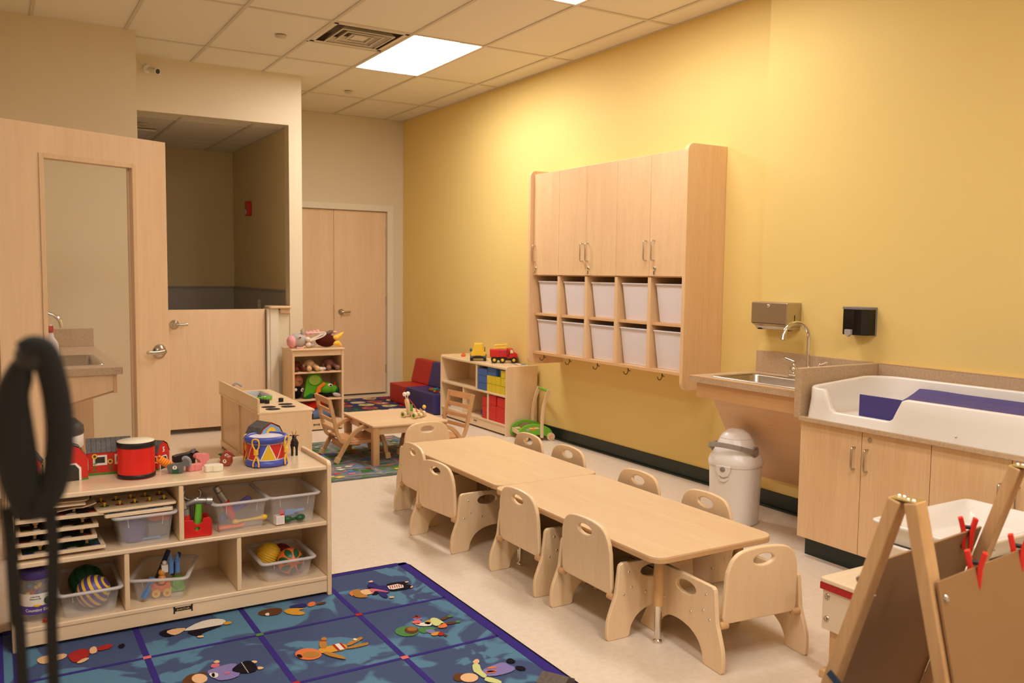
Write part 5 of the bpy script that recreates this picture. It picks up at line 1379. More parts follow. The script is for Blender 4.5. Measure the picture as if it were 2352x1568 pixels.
for i, a in enumerate((R(-128), R(-38), R(142), R(52))):
    m4 = T(.098*math.cos(a), .098*math.sin(a), 0) @ RZ(a+PI/2)
    b = MB()
    for s in (-1, 1):
        pts = [m4 @ Vector(q) for q in [(0, -.004, .142), (s*.013, -.006, .138), (s*.017, -.004, .12), (s*.012, -.001, .10), (s*.003, -.002, .085), (-s*.003, -.003, .075), (s*.003, -.003, .066), (0, -.002, .058), (-s*.008, -.001, .04), (-s*.014, -.004, .022), (-s*.014, -.004, .006)]]
        b.tube(catmull(pts, 4), .0038, 8)
    for z in (.068, .074, .080, .086): b.tube([m4 @ Vector((.0095*math.cos(q), -.002+.006*math.sin(q), z+.001*math.cos(q))) for q in [2*PI*j/10 for j in range(10)]], .0035, 6, closed=True)
    b.build('rope', yr, bd)
    b = MB()
    for z in (.130, .012): b.ell(m4 @ Vector((0, .0, z)), (.012, .012, .010), None, 14, 8)
    b.build('peg', M['blue'], bd)
# goat
def quadruped(name, label, loc, rz, m_, sc, cat='toy animal', group=None, horns=None):
    t = thing(name, label, cat, loc, rz, group)
    b = MB(); m4 = SC(sc, sc, sc)
    b.ell((0, 0, .62*sc), (.42*sc, .19*sc, .20*sc), None, 16, 10)
    b.ell((.26*sc, 0, .66*sc), (.20*sc, .19*sc, .22*sc), None, 14, 8)
    for x in (-.30, .28):
        for y in (-.11, .11):
            b.tube([(x*sc, y*sc, .58*sc), ((x+.02)*sc, y*sc, .34*sc), ((x-.01)*sc, y*sc, .28*sc), (x*sc, y*sc, .06*sc), (x*sc, y*sc, 0)], [.10*sc, .062*sc, .055*sc, .05*sc, .065*sc], 8)
    b.tube([(.34*sc, 0, .68*sc), (.46*sc, 0, .82*sc), (.52*sc, 0, .95*sc)], [.15*sc, .12*sc, .10*sc], 10)
    b.tube([(.48*sc, 0, 1.0*sc), (.60*sc, 0, .94*sc), (.72*sc, 0, .85*sc)], [.11*sc, .10*sc, .055*sc], 10)
    b.tube([(-.42*sc, 0, .68*sc), (-.50*sc, 0, .60*sc), (-.52*sc, 0, .48*sc)], [.04*sc, .03*sc, .015*sc], 6)
    b.build('animal_body', m_, t)
    for s in (-1, 1):
        b = MB(); b.tube([(.50*sc, s*.08*sc, 1.04*sc), (.47*sc, s*.16*sc, 1.06*sc), (.42*sc, s*.25*sc, 1.04*sc)], [.03*sc, .055*sc, .015*sc], 8, flat=.5); b.build('ear', m_, t)
        if horns: b = MB(); b.tube([(.50*sc, s*.05*sc, 1.08*sc), (.46*sc, s*.08*sc, 1.2*sc), (.45*sc, s*.11*sc, 1.30*sc)], [.032*sc, .025*sc, .01*sc], 8); b.build('horn', horns, t)
    return t
quadruped('toy_goat', 'black toy goat with brown horns beside the blue drum', (1.193, 3.915, TZ), R(-108), mat('goat_black', (22, 18, 16), .35), .090, horns=mat('horn_brown', (196, 120, 60), .4))
# wooden block animals
def blockanimal(name, label, loc, rz, outline, th, m_, num=None, extra=None, flat_=False, group='wooden farm animals on the toy shelf'):
    t = thing(name, label, 'toy animal', loc, rz, group)
    m4 = T(0, 0, th/2) if flat_ else TO_XZ
    b = MB().mesh(curve_mesh([smoothloop(outline, 1)], th, .002), m4); b.build('animal_body', m_, t)
    if num:
        b = MB().m(0).mesh(curve_mesh([ellipse(num[1], num[2], .0085, .0085, 20)], .0006), T(0, -th/2-.0002, 0) @ TO_XZ); b.m(1).mesh(text_mesh(num[0], .012, .0003, .0004), T(num[1], -th/2-.0008, num[2]) @ TO_XZ); b.build('number', [M['whiteprint'], M['ink']], t)
    if extra: extra(t, th)
    return t
cow_o = [(-.045, 0), (-.03, 0), (-.028, .012), (.022, .012), (.024, 0), (.042, 0), (.043, .03), (.06, .03), (.065, .04), (.058, .055), (.048, .062), (.036, .066), (.026, .056), (-.046, .050), (-.05, .04)]
def cowx(t, th):
    MB().box(.058, -th/2-.0006, .030, .067, th/2+.0006, .044).build('muzzle', mat('cow_pink', (226, 150, 140), .5), t, bevel=.003)
    MB().mesh(curve_mesh([smoothloop([(.022, .056), (.034, .052), (.046, .066), (.040, .074), (.028, .070)], 1)], .008, .001), T(0, -th/2-.003, 0) @ TO_XZ).build('ear', mat('cow_grey', (110, 110, 114), .5), t)
blockanimal('toy_cow', 'black wooden block cow with a pink nose behind the grey donkey', (.705, 3.905, TZ), R(8), cow_o, .026, mat('cow_black', (26, 24, 26), .3), None, cowx)
don_o = [(-.030, 0), (.028, 0), (.029, .03), (.040, .03), (.046, .022), (.054, .034), (.052, .052), (.040, .062), (.030, .060), (.024, .046), (.014, .040), (-.028, .040), (-.034, .034)]
def donx(t, th):
    MB().box(-.014, -th/2-.0008, 0, .012, -th/2, .018).build('green_mark', M['dgreen'], t)
    MB().mesh(curve_mesh([smoothloop([(.026, .052), (.036, .056), (.05, .042), (.056, .024), (.062, .036), (.056, .058), (.038, .070), (.022, .064)], 1)], th*.8, .001), TO_XZ).build('mane', mat('donkey_light', (138, 140, 146), .5), t)
blockanimal('toy_donkey', 'grey wooden block donkey marked 3 beside the orange cord', (.648, 3.775, TZ), R(-14), don_o, .030, mat('donkey_grey', (96, 96, 96), .5), ('3', -.004, .026), donx)
pig_o = [(-.030, -.010), (-.022, -.022), (-.006, -.014), (.004, -.024), (.018, -.016), (.030, -.018), (.034, .006), (.026, .018), (.010, .014), (-.004, .022), (-.018, .014), (-.032, .010)]
pk_ = mat('pig_pink', (232, 138, 138), .5)
blockanimal('toy_pig', 'pink wooden block pig lying on its side beside the donkey', (.722, 3.795, TZ), R(10), pig_o, .026, pk_, None, None, True)
pig2 = [(-.012, 0), (.014, 0), (.016, .016), (.030, .024), (.030, .046), (.020, .054), (.010, .050), (.0, .050), (-.006, .056), (-.024, .056), (-.034, .046), (-.032, .036), (-.018, .030), (-.012, .018)]
blockanimal('toy_pig', 'pink wooden block pig standing on its nose behind the lying one', (.770, 3.872, TZ), R(18), pig2, .028, pk_)
shp = [(-.038, -.014), (-.030, -.026), (-.014, -.020), (.0, -.034), (.030, -.034), (.040, -.016), (.036, .006), (.018, .020), (-.004, .018), (-.020, .024), (-.036, .010)]
blockanimal('toy_sheep', 'white wooden block sheep lying flat on the shelf top', (.792, 3.752, TZ), R(2), shp, .026, mat('sheep_white', (238, 230, 208), .5), None, None, True)
hen_o = [(-.028, .012), (-.018, .004), (-.004, 0), (.014, 0), (.026, .008), (.030, .024), (.024, .038), (.010, .046), (-.006, .044), (-.016, .034), (-.022, .022)]
hm_ = mat('hen_brown', (158, 66, 38), .45)
def henx(t, th): MB().mesh(curve_mesh([[(-.020, .022), (-.034, .030), (-.024, .034), (-.012, .034)]], th*.5, .0005), TO_XZ).build('beak', M['dgreen'], t)
blockanimal('toy_hen', 'brown wooden block hen marked 7, the farther of the two', (.885, 3.92, TZ), R(-12), hen_o, .030, hm_, ('7', .002, .026), henx)
blockanimal('toy_hen', 'brown wooden block hen marked 9 beside the white sheep', (.862, 3.822, TZ), R(-40), [(x*.85, z*.95) for x, z in hen_o], .032, hm_, ('9', .002, .022), None)

for o_ in set(bpy.data.objects)-BEFORE:
    if o_.parent is None and o_.type in ('EMPTY', 'MESH'):
        o_.location.x *= .989; o_.location.y *= .989
# ------------------------------------------------------------------ play kitchen (seen from its back, left of the small table)
KX0, KX1, KY0, KYM, KY1, KZ = 1.56, 1.965, 5.96, 6.56, 7.13, .45
def kitchen(label, y0, y1, top_parts):
    cy = (y0+y1)/2; cx = (KX0+KX1)/2
    t = thing('play_kitchen', label, 'play kitchen', (cx, cy, 0), 0, 'play kitchen units')
    def kb(b, x0, a0, z0, x1, a1, z1): b.box(x0-cx, a0-cy, z0, x1-cx, a1-cy, z1); return b
    b = MB(); kb(b, KX0+.012, y0+.002, 0, KX1-.02, y0+.02, KZ-.016); b.build('side_panel', M['ply'], t, bevel=.002)
    b = MB(); kb(b, KX0+.012, y1-.02, 0, KX1-.02, y1-.002, KZ-.016); b.build('side_panel', M['ply'], t, bevel=.002)
    b = MB(); kb(b, KX0+.022, y0+.0205, .03, KX0+.03, y1-.0205, KZ-.016); b.build('back_panel', M['maple'], t)
    b = MB(); kb(b, KX0+.004, y0+.02, .02, KX0+.02, y1-.02, .06); b.build('bottom_rail', M['plyY'], t, bevel=.001)
    b = MB(); kb(b, KX1-.04, y0+.0205, .05, KX1-.024, y1-.0205, KZ-.018); b.build('front_doors', M['ply'], t)
    b = MB(); kb(b, KX0, y0+.001, KZ, KX0+.018, y1-.001, KZ+.095); b.build('splashback', M['plyY'], t, bevel=.004)
    return t, kb, cx, cy
t, kb, cx, cy = kitchen('toy stove unit with printed burners, the nearer play kitchen piece', KY0, KYM, None)
b = MB(); kb(b, KX0, KY0, KZ-.016, KX1, KYM-.001, KZ); b.build('countertop', M['plyY'], t, bevel=.004)
for dx, dy in ((-.085, -.17), (.045, -.10), (-.085, -.06), (.06, .02)):
    b = MB()
    for r0 in (.052, .045, .038, .031, .024, .017, .010): 
        b.lathe([(r0, 0), (r0, .0006), (r0-(.0013 if r0 < .05 else .002), .0006), (r0-(.0013 if r0 < .05 else .002), 0)], 36, T(dx+.02, dy-.02, KZ+.0002))
    b.build('burner_print', mat('burner_grey', (96, 84, 70), .6), t)
for dx, dy in ((-.125, .09), (-.03, .09), (-.055, .135), (.085, .13)):
    b = MB(); b.lathe([(.018, 0), (.018, .026), (.016, .029), (0, .029)], 20, T(dx, dy, KZ+.0005)); b.build('knob', M['black'], t)
t, kb, cx, cy = kitchen('toy sink unit with a grey basin, the farther play kitchen piece', KYM, KY1, None)
b = MB(); sx0, sx1, sy0, sy1 = cx-.15, cx+.10, cy-.13, cy+.17
kb(b, KX0, KYM+.001, KZ-.016, sx0, KY1, KZ); kb(b, sx1, KYM+.001, KZ-.016, KX1, KY1, KZ); kb(b, sx0, KYM+.001, KZ-.016, sx1, sy0, KZ); kb(b, sx0, sy1, KZ-.016, sx1, KY1, KZ)
b.build('countertop', M['plyY'], t)
b = MB(); sgm = mat('sink_grey', (168, 166, 164), .35)
loopk = lambda o_, z: [(x-cx, y-cy, z) for x, y in rrect(sx0-o_, sy0-o_, sx1+o_, sy1+o_, .02)]
loft(b, [loopk(.014, KZ+.001), loopk(.012, KZ+.006), loopk(-.004, KZ+.005), loopk(-.008, KZ-.06)]); n = len(loopk(0, 0)); b.add(loopk(-.008, KZ-.06), [tuple(range(n))])
b.build('sink_basin', sgm, t)
b = MB(); b.tube(catmull([(-.165, .0, KZ+.004), (-.165, 0, KZ+.07), (-.13, 0, KZ+.10), (-.09, 0, KZ+.075)], 6), .010, 10); b.build('toy_faucet', sgm, t)
tp = thing('toy_pan', 'green toy pan on the play kitchen between the black knobs', 'toy', (KX0+.225, KYM-.02, KZ+.0006), R(20))
b = MB(); b.lathe([(.03, 0), (.036, .002), (.04, .024), (.036, .024), (.032, .006), (0, .005)], 24); b.build('pan', M['green'], tp)
b = MB(); b.cyl((-.038, 0, .02), (-.09, 0, .024), .006, 8); b.build('handle', M['green'], tp)
tc = thing('toy_pepper', 'small dark green toy vegetable beside the green toy pan', 'toy', (KX0+.165, KYM-.03, KZ+.0006))
MB().ell((0, 0, .022), (.016, .016, .022), None, 14, 8).cyl((0, 0, .04), (.004, 0, .052), .003, 6).build('vegetable', M['dgreen'], tc)

# ------------------------------------------------------------------ plush shelf
PX0, PX1, PY0, PD, PZ_ = 2.262, 2.742, 7.47, .315, .742
ps = thing('plush_shelf', 'tall open wooden shelf of soft toys in front of the cream column', 'shelf', ((PX0+PX1)/2, PY0, 0))
pcx = (PX0+PX1)/2
def pb(b, x0, y0, z0, x1, y1, z1): b.box(x0-pcx, y0-PY0, z0, x1-pcx, y1-PY0, z1); return b
for x0, x1 in ((PX0+.004, PX0+.024), (PX1-.024, PX1-.004)):
    b = pb(MB(), x0, PY0+.006, 0, x1, PY0+PD, PZ_-.016); b.build('side_panel', M['maple'], ps, bevel=.002)
b = pb(MB(), PX0-.006, PY0-.004, PZ_-.016, PX1+.004, PY0+PD, PZ_); b.build('top', M['mapleX'], ps, bevel=.004)
SHV = [.124, .362, .600-.02]
hv = [PY(672, 856, PY0).z, PY(713, 917, PY0).z, PY(720, 965, PY0).z]
for z in hv:
    b = pb(MB(), PX0+.0245, PY0+.012, z-.016, PX1-.0245, PY0+PD-.009, z); b.build('shelf', M['mapleX'], ps, bevel=.002)
b = pb(MB(), PX0+.0245, PY0+.01, PZ_-.066, PX1-.0245, PY0+.026, PZ_-.0165); b.build('top_rail', M['mapleX'], ps, bevel=.002)
b = pb(MB(), PX0+.0245, PY0+PD-.008, .03, PX1-.0245, PY0+PD, PZ_-.017); b.build('back_panel', M['maple'], ps)
b = pb(MB(), PX0+.0245, PY0+.008, .012, PX1-.0245, PY0+.024, hv[2]-.0165); b.build('plinth', M['mapleX'], ps, bevel=.002)
maker_plate(ps, T(PY(728, 975.5, PY0).x-pcx, .0078, PY(728, 975.5, PY0).z) @ RX(PI/2), .052)
solo('wood_block', MB().box(-.012, -.05, 0, .012, .05, .1), M['ply'], 'small pale wooden board standing at the right foot of the plush shelf', 'block', (2.775, 7.56, .0), 0, None, .003)
# plush materials
def plush(n, c): return mat('plush_'+n, c, .95, bump=.4, bscale=200, spec=.1)
pgrey, ppink, pbrown, ptan, pgreen, pwhite, pyel, pblack, pred = plush('grey', (186, 172, 166)), plush('pink', (236, 166, 168)), plush('brown', (78, 30, 20)), plush('tan', (222, 178, 132)), plush('green', (92, 160, 40)), plush('white', (232, 214, 198)), plush('yellow', (240, 190, 80)), plush('black', (26, 22, 22)), plush('red', (198, 40, 24))
pbr2, pmauve, pdg, pblu, porg, plg = plush('chestnut', (110, 52, 34)), plush('mauve', (150, 100, 84)), plush('darkgreen', (30, 92, 52)), plush('denim', (100, 120, 160)), plush('orange', (232, 116, 40)), plush('lime', (150, 176, 70)), 
zt = PZ_+.0008
pg = thing('plush_cow', 'grey plush cow head with a pink muzzle lying on top of the shelf', 'soft toy', (2.355, 7.60, zt), R(0))
b = MB(); b.ell((0, 0, .068), (.085, .065, .066), None, 20, 14, .08); b.build('head', pgrey, pg)
b = MB(); b.ell((-.060, -.01, .058), (.042, .058, .056), None, 18, 12, .05); b.build('muzzle', ppink, pg)
b = MB(); b.ell((-.006, -.066, .10), (.018, .005, .012), RX(.3), 14, 8).m(1).ell((-.002, -.070, .10), (.009, .004, .009), None, 10, 6).m(0).ell((-.004, -.0735, .103), (.004, .002, .004), None, 8, 6); b.build('eye', [pwhite, pblack], pg)
b = MB(); b.tube([(.04, -.02, .12), (.03, -.03, .155), (.035, -.03, .175)], [.014, .016, .006], 10).build('ear', pgrey, pg)
for q in ((.072, -.055, .078), (.078, -.05, .032)): MB().ell(q, (.026, .022, .022), None, 14, 10).build('hoof', pwhite, pg)
MB().tube(catmull([(-.03, -.064, .006), (0, -.068, .004), (.03, -.064, .006)], 4), .008, 8).build('tag', ppink, pg)
pw = thing('plush_wing', 'cream cloth wing with pink scallops resting between the two plush toys', 'soft toy', (2.495, 7.585, zt), R(0))
b = MB(); b.ribbon(catmull([(-.075, 0, .058), (-.02, 0, .075), (.05, 0, .108), (.10, .01, .128)], 6), .05, .008, (0, 1, .1)); b.build('wing_panel', pwhite, pw)
b = MB(); b.tube(catmull([(-.075, -.03, .056), (-.0, -.034, .074), (.07, -.03, .098), (.105, -.02, .122), (.09, -.01, .136), (.05, 0, .134), (-.07, .01, .128)], 6), .006, 8); b.build('piping', pwhite, pw)
for k in range(4): MB().ell((-.055+.032*k, .015, .128+.005*k), (.020, .014, .018), None, 12, 8).build('scallop', ppink, pw)
b = MB(); b.ell((-.03, 0, .026), (.05, .03, .024), None, 14, 8); b.m(1).ell((-.062, -.024, .022), (.022, .012, .018), None, 10, 8); b.build('folded_cloth', [pgrey, pyel], pw)
pbk = thing('plush_bird', 'dark brown plush with yellow feet lying at the right end of the shelf top', 'soft toy', (2.645, 7.60, zt), R(0))
b = MB(); b.ell((-.03, 0, .060), (.098, .06, .058), RY(.05), 20, 14, .04); b.build('body', pbrown, pbk)
for q, e_ in (((.055, -.03, .085), (.125, -.03, .135)), ((.055, -.035, .035), (.105, -.04, .006))):
    MB().ell(q, (.036, .026, .024), RY(-.2), 14, 8).tube([q, ((q[0]+e_[0])/2+.01, q[1], (q[2]+e_[2])/2), e_], [.024, .018, .004], 10).build('foot', pyel, pbk)
MB().ell((0, -.0, .130), (.045, .022, .020), RY(-.3), 14, 8, .15).m(1).ell((.05, -.01, .134), (.022, .014, .012), None, 10, 6).build('arm', [plush('taupe', (120, 98, 84)), ppink], pbk)
# middle row plush bodies
def limbdoll(name, label, loc, m_, leg_m=None, s=1.0, spread=.03):
    t = thing(name, label, 'soft toy', loc)
    MB().ell((0, .05, .05*s), (.048*s, .06*s, .046*s), None, 16, 10, .06).build('body', m_, t)
    for k in (-1, 1):
        MB().tube([(k*spread*.7, .01, .045*s), (k*spread, -.04, .034*s), (k*(spread+.006), -.065, .024*s)], [.020*s, .017*s, .018*s], 10).ell((k*(spread+.008), -.072, .024*s), (.023*s, .022*s, .022*s), None, 12, 8).build('leg', leg_m or m_, t)
        MB().tube([(k*.04*s, .06, .05*s), (k*.06*s, .02, .035*s), (k*.066*s, -.005, .022*s)], [.014*s, .013*s, .012*s], 8).build('arm', m_, t)
    return t
z1 = hv[0]+.0008
limbdoll('plush_doll', 'chestnut brown plush lying feet first, left of the upper plush row', (2.345, 7.57, z1), pbr2, None, .9, .026)
limbdoll('plush_doll', 'beige plush lying feet first in the middle of the upper plush row', (2.458, 7.56, z1), ptan, None, 1.05, .03)
limbdoll('plush_doll', 'mauve brown plush lying feet first, right of the upper plush row', (2.645, 7.57, z1), pmauve, None, 1.05, .034)
solo('white_cloth', MB().ell((0, 0, .016), (.055, .03, .016), None, 20, 10, .5), pwhite, 'crumpled white cloth between the beige and mauve plush', 'cloth', (2.545, 7.53, z1))
# dragon etc.
z2 = hv[1]+.0008
dg = thing('plush_dragon', 'green plush dragon with wide wing on the middle level', 'soft toy', (2.56, 7.56, z2))
b = MB(); b.ell((.03, 0, .085), (.085, .06, .055), RY(.15), 20, 12, .06).ell((.10, -.0, .07), (.05, .045, .045), None, 14, 10); b.build('head', pgreen, dg)
b = MB(); b.ell((.128, -.015, .062), (.028, .028, .024), None, 12, 8).ell((.125, -.01, .024), (.022, .022, .016), None, 12, 8); b.build('snout', pdg, dg)
b = MB(); b.ell((.06, -.052, .112), (.024, .008, .014), RY(.2), 14, 8).m(1).ell((.064, -.059, .111), (.012, .004, .008), RY(.2), 10, 6); b.build('eye', [pwhite, pblack], dg)
b = MB(); b.tube([(.115, -.01, .11), (.118, -.01, .14)], [.016, .004], 8); b.build('horn', pred, dg)
b = MB(); b.mesh(curve_mesh([smoothloop([(-.19, .005), (-.13, .0), (-.05, .075), (.02, .12), (-.0, .155), (-.03, .235), (-.11, .225), (-.15, .17), (-.16, .10)], 2)], .022, .007), T(0, -.035, 0) @ RX(R(-8)) @ TO_XZ); b.m(1).mesh(curve_mesh([ellipse(-.075, .165, .055, .045)], .006, .002), T(0, -.052, 0) @ RX(R(-8)) @ TO_XZ); b.build('wing', [pgreen, plg], dg)
b = MB(); b.mesh(curve_mesh([[(-.08, .045), (-.03, .055), (-.03, .09), (.02, .125), (.0, .145), (-.06, .10)]], .012, .003), T(0, -.055, 0) @ TO_XZ); b.build('orange_fin', porg, dg)
b = MB(); b.mesh(curve_mesh([smoothloop([(-.19, .003), (-.12, .0), (-.09, .04), (-.12, .05)], 1)], .02, .004), T(0, -.052, 0) @ TO_XZ); b.build('wing_tip', pdg, dg)
b = MB(); b.ell((.02, -.0, .022), (.10, .055, .022), None, 16, 8); b.build('lower_body', pblack, dg)
b = MB(); b.ell((.12, -.06, .022), (.042, .018, .018), RY(.3), 14, 8); b.ell((-.06, -.05, .018), (.028, .016, .016), RY(.2), 12, 8); b.build('foot', pgrey, dg)
fb = thing('soft_toy', 'black and tan plush face with a curled mark, left of the dragon', 'soft toy', (2.335, 7.60, z2))
MB().ell((0, 0, .155), (.062, .06, .062), None, 18, 12).build('crown', plush('skin', (196, 128, 88)), fb)
MB().ell((0.0, -.005, .06), (.048, .07, .06), None, 18, 12).build('face', pblack, fb)
b = MB(); pts = [(.02+.018*(1-k/24)*math.cos(k*.45), -.060+.004*(k/24), .15+.018*(1-k/24)*math.sin(k*.45)) for k in range(24)]; b.tube([(-.02, -.058, .165)]+pts, .0014, 6); b.build('curl', M['black'], fb)
b = MB(); b.ell((.035, -.066, .08), (.013, .006, .018), RY(.4), 12, 8).ell((-.025, -.07, .085), (.014, .006, .014), None, 12, 8); b.m(1).ell((.038, -.071, .08), (.006, .003, .008), None, 8, 6); b.build('eye', [pwhite, pblack], fb)
z3 = hv[2]+.0008
jd = thing('plush_clothed_doll', 'plush doll in red shirt and denim trousers on the lowest level', 'soft toy', (2.46, 7.58, z3))
MB().ell((-.03, 0, .075), (.07, .06, .07), None, 16, 10, .15).tube([(-.02, -.03, .10), (.08, -.02, .15), (.16, -.01, .16)], [.04, .034, .03], 10).build('shirt', pred, jd)
MB().tube([(0, -.03, .045), (.10, -.03, .05), (.20, -.02, .045)], [.05, .045, .04], 12).build('trousers', pblu, jd)
MB().ell((-.05, -.055, .03), (.045, .02, .03), RY(.5), 12, 8).build('sleeve', porg, jd)
MB().ell((.17, -.02, .19), (.022, .02, .016), None, 12, 8).build('hand', pyel, jd)
MB().ell((-.005, -.06, .06), (.008, .008, .012), None, 10, 6).build('button', M['white'], jd)

# ------------------------------------------------------------------ small play table with two ladder-back chairs
ST = .305
st = thing('small_play_table', 'small square maple table on the road map rug', 'table', (2.685, 6.205, 0), R(-2))
b = MB().mesh(curve_mesh([rrect(-.305, -.345, .305, .345, .02)], .016, .004, 2), T(0, 0, ST-.008)); b.build('tabletop', M['mapleX'], st)
for s in (-1, 1):
    MB().box(-.255, s*.30-.008, ST-.075, .255, s*.30+.008, ST-.0165).build('apron', M['mapleX'], st, bevel=.001)
    MB().box(s*.262-.008, -.26, ST-.075, s*.262+.008, .26, ST-.0165).build('apron', M['mapleY'], st, bevel=.001)
    for s2 in (-1, 1): MB().prism(rrect(-.026, -.026, .026, .026, .008), 0, ST-.0165, T(s*.272, s2*.312, 0)).build('leg', M['beech'], st)
maker_plate(st, T(-.2705, .02, ST-.045) @ RZ(-PI/2) @ RX(PI/2), .05)
def ladder_chair(label, loc, rz):
    """bent-beech armchair; front is local +y"""
    t = thing('ladder_back_chair', label, 'chair', loc, rz, 'bent beech armchairs at the small table')
    W_ = .165
    for s in (-1, 1):
        x = s*W_
        path = catmull([(x, .19, .152), (x, .05, .145), (x, -.09, .143), (x, -.145, .165), (x, -.172, .22), (x, -.20, .34), (x, -.235, .485)], 6)
        MB().ribbon(path, .024, .026, (1, 0, 0)).build('seat_rail', M['beech'], t, bevel=.003)
        xa = s*(W_+.024)
        arm = catmull([(xa, -.185, .015), (xa, -.09, .17), (xa, -.03, .235), (xa, .04, .262), (xa, .11, .245), (xa, .165, .19), (xa, .185, .13)], 6)
        MB().ribbon(arm, .024, .03, (1, 0, 0)).build('arm', M['beech'], t, bevel=.003)
        MB().ribbon([(xa-s*.002, .19, .135), (xa-s*.002, .20, .07), (xa-s*.002, .215, .012)], .026, .03, (1, 0, 0)).build('front_leg', M['beech'], t, bevel=.003)
        for q, a_ in (((xa, -.192, 0), R(-28)), ((xa, .218, 0), R(8))):
            MB().box(-.017, -.020, -.001, .017, .020, .045, RX(a_)).build('foot_cap', mat('foot_cap', (214, 180, 130), .5), t, bevel=.006, M4=T(q[0], q[1], .004))
    for y, z, w2 in ((-.232, .462, .048), (-.212, .385, .032), (-.194, .310, .030), (-.179, .238, .030)):
        MB().box(-W_+.012, -.008, -w2/2, W_-.012, .008, w2/2, T(0, y, z) @ RX(R(14))).build('back_slat', M['beechX'], t, bevel=.003)
    b = MB().ribbon(catmull([(0, .19, .166), (0, .05, .158), (0, -.08, .156), (0, -.135, .172)], 5), W_*2-.03, .012, (1, 0, 0)); b.build('seat', M['beechX'], t, bevel=.003)
    MB().box(-W_+.012, -.115, .085, W_-.012, -.10, .135).build('cross_rail', M['beechX'], t, bevel=.002)
    return t
RUG2Z = .007
lc = ladder_chair('bent beech armchair on the road map rug, its back to the play kitchen', (2.36, 6.26, RUG2Z+.001), R(-92))
lc.scale = (1, 1, 1)
dup(lc, (2.955, 6.02, .001), R(96), 'bent beech armchair between the small table and the block shelf')

# snail racer toy and little driver
sn = thing('catapult_racer', 'wooden racer with green axles and two white ball eyes on the small table', 'toy', (2.80, 6.10, ST+.0006), R(-62))
bw_ = M['beech']
b = MB(); b.prism([(-.09, .012), (.075, .0), (.085, .01), (.07, .028), (-.085, .034)], -.014, .014, T(0, 0, .012) @ RX(PI/2)); b.build('chassis', M['ply'], sn, bevel=.003)
b = MB(); b.prism([(-.012, .0), (.016, .0), (.012, .075), (.004, .10), (-.014, .10), (-.02, .085)], -.013, .013, T(-.045, 0, .04) @ RY(-.2) @ RX(PI/2)); b.build('arm', M['ply'], sn, bevel=.003)
for s in (-1, 1):
    MB().tube([(-.065, s*.004, .13), (-.07, s*.016, .165)], .003, 6).build('stalk', M['white'], sn)
    MB().ell((-.072, s*.021, .176), (.017, .017, .017), None, 16, 10).build('eye_ball', M['white'], sn)
for x in (-.055, .05):
    MB().cyl((x, -.04, .024), (x, .04, .024), .011, 14).build('axle', M['green'], sn)
    for s in (-1, 1):
        w_ = MB().cyl((x, s*.04, .024), (x, s*.066, .024), .0235, 22).build('wheel', M['ply'], sn)
        MB().lathe([(.014, 0), (.014, .001), (.010, .001), (.010, 0)], 20, T(x, s*.0662, .024) @ RX(-s*PI/2)).build('wheel_ring', M['green'], sn)
MB().tube([(-.05, 0, .142), (.0, .01, .09), (.045, .0, .035)], .0025, 6).build('red_band', M['red'], sn)
MB().cyl((-.015, 0, .04), (-.02, 0, .10), .009, 12).build('post', M['green'], sn)
MB().cyl((.02, .01, .04), (.018, .012, .068), .005, 10).build('peg', M['ply'], sn)
td_ = thing('toy_driver', 'little wooden figure in blue with a yellow helmet behind the racer', 'toy', (2.905, 6.13, ST+.0006), R(-60))
MB().lathe([(.016, 0), (.017, .02), (.013, .045), (.009, .052)], 16).build('body', mat('navy_cloth', (40, 60, 120), .6), td_)
MB().ell((0, 0, .063), (.013, .013, .013), None, 14, 8).build('head', mat('peach', (232, 180, 140), .6), td_)
MB().lathe([(.017, .066), (.015, .070), (.013, .077), (.008, .083), (0, .085)], 16).build('helmet', M['yel'], td_)
MB().tube([(-.012, 0, .040), (-.03, 0, .045), (-.042, .0, .05)], .004, 8).build('arm', mat('peach', (232, 180, 140), .6), td_)

# ------------------------------------------------------------------ road map rug
rr = random.Random(11)
def noise_rug(name, label, x0, y0, x1, y1, base_m, patches, edge_m, z0=.0004, z1=RUG2Z, rz=0):
    b = MB(); b.m(0).prism(rrect(x0, y0, x1, y1, .03), z0, z1)
    b.m(1)
    for a in ((x0, y0, x1, y0+.012), (x0, y1-.012, x1, y1), (x0, y0, x0+.012, y1), (x1-.012, y0, x1, y1)): b.add([(a[0], a[1], z1+.0006), (a[2], a[1], z1+.0006), (a[2], a[3], z1+.0006), (a[0], a[3], z1+.0006)], [(0, 1, 2, 3)])
    for k, (pts) in patches: b.m(k).add([(x, y, z1+z) for x, y, z in pts], [tuple(range(len(pts)))])
    return b
pt = []
X0, Y0, X1, Y1 = 1.94, 5.565, 2.99, 6.93
def blob(cx, cy, rx_, ry_, k, lvl, n=9, jag=.3):
    a0 = rr.uniform(0, 6); pts = []
    for j in range(n):
        a = a0+2*PI*j/n; r_ = 1+rr.uniform(-jag, jag)
        x = min(max(cx+rx_*r_*math.cos(a), X0+.015), X1-.015); y = min(max(cy+ry_*r_*math.sin(a), Y0+.015), Y1-.015); pts.append((x, y, .0006*lvl))
    return (k, pts)
for _ in range(130): pt.append(blob(rr.uniform(X0, X1), rr.uniform(Y0, Y1), rr.uniform(.02, .07), rr.uniform(.02, .05), rr.choice([2, 2, 2, 3, 3, 8]), 1.5+.004*_))
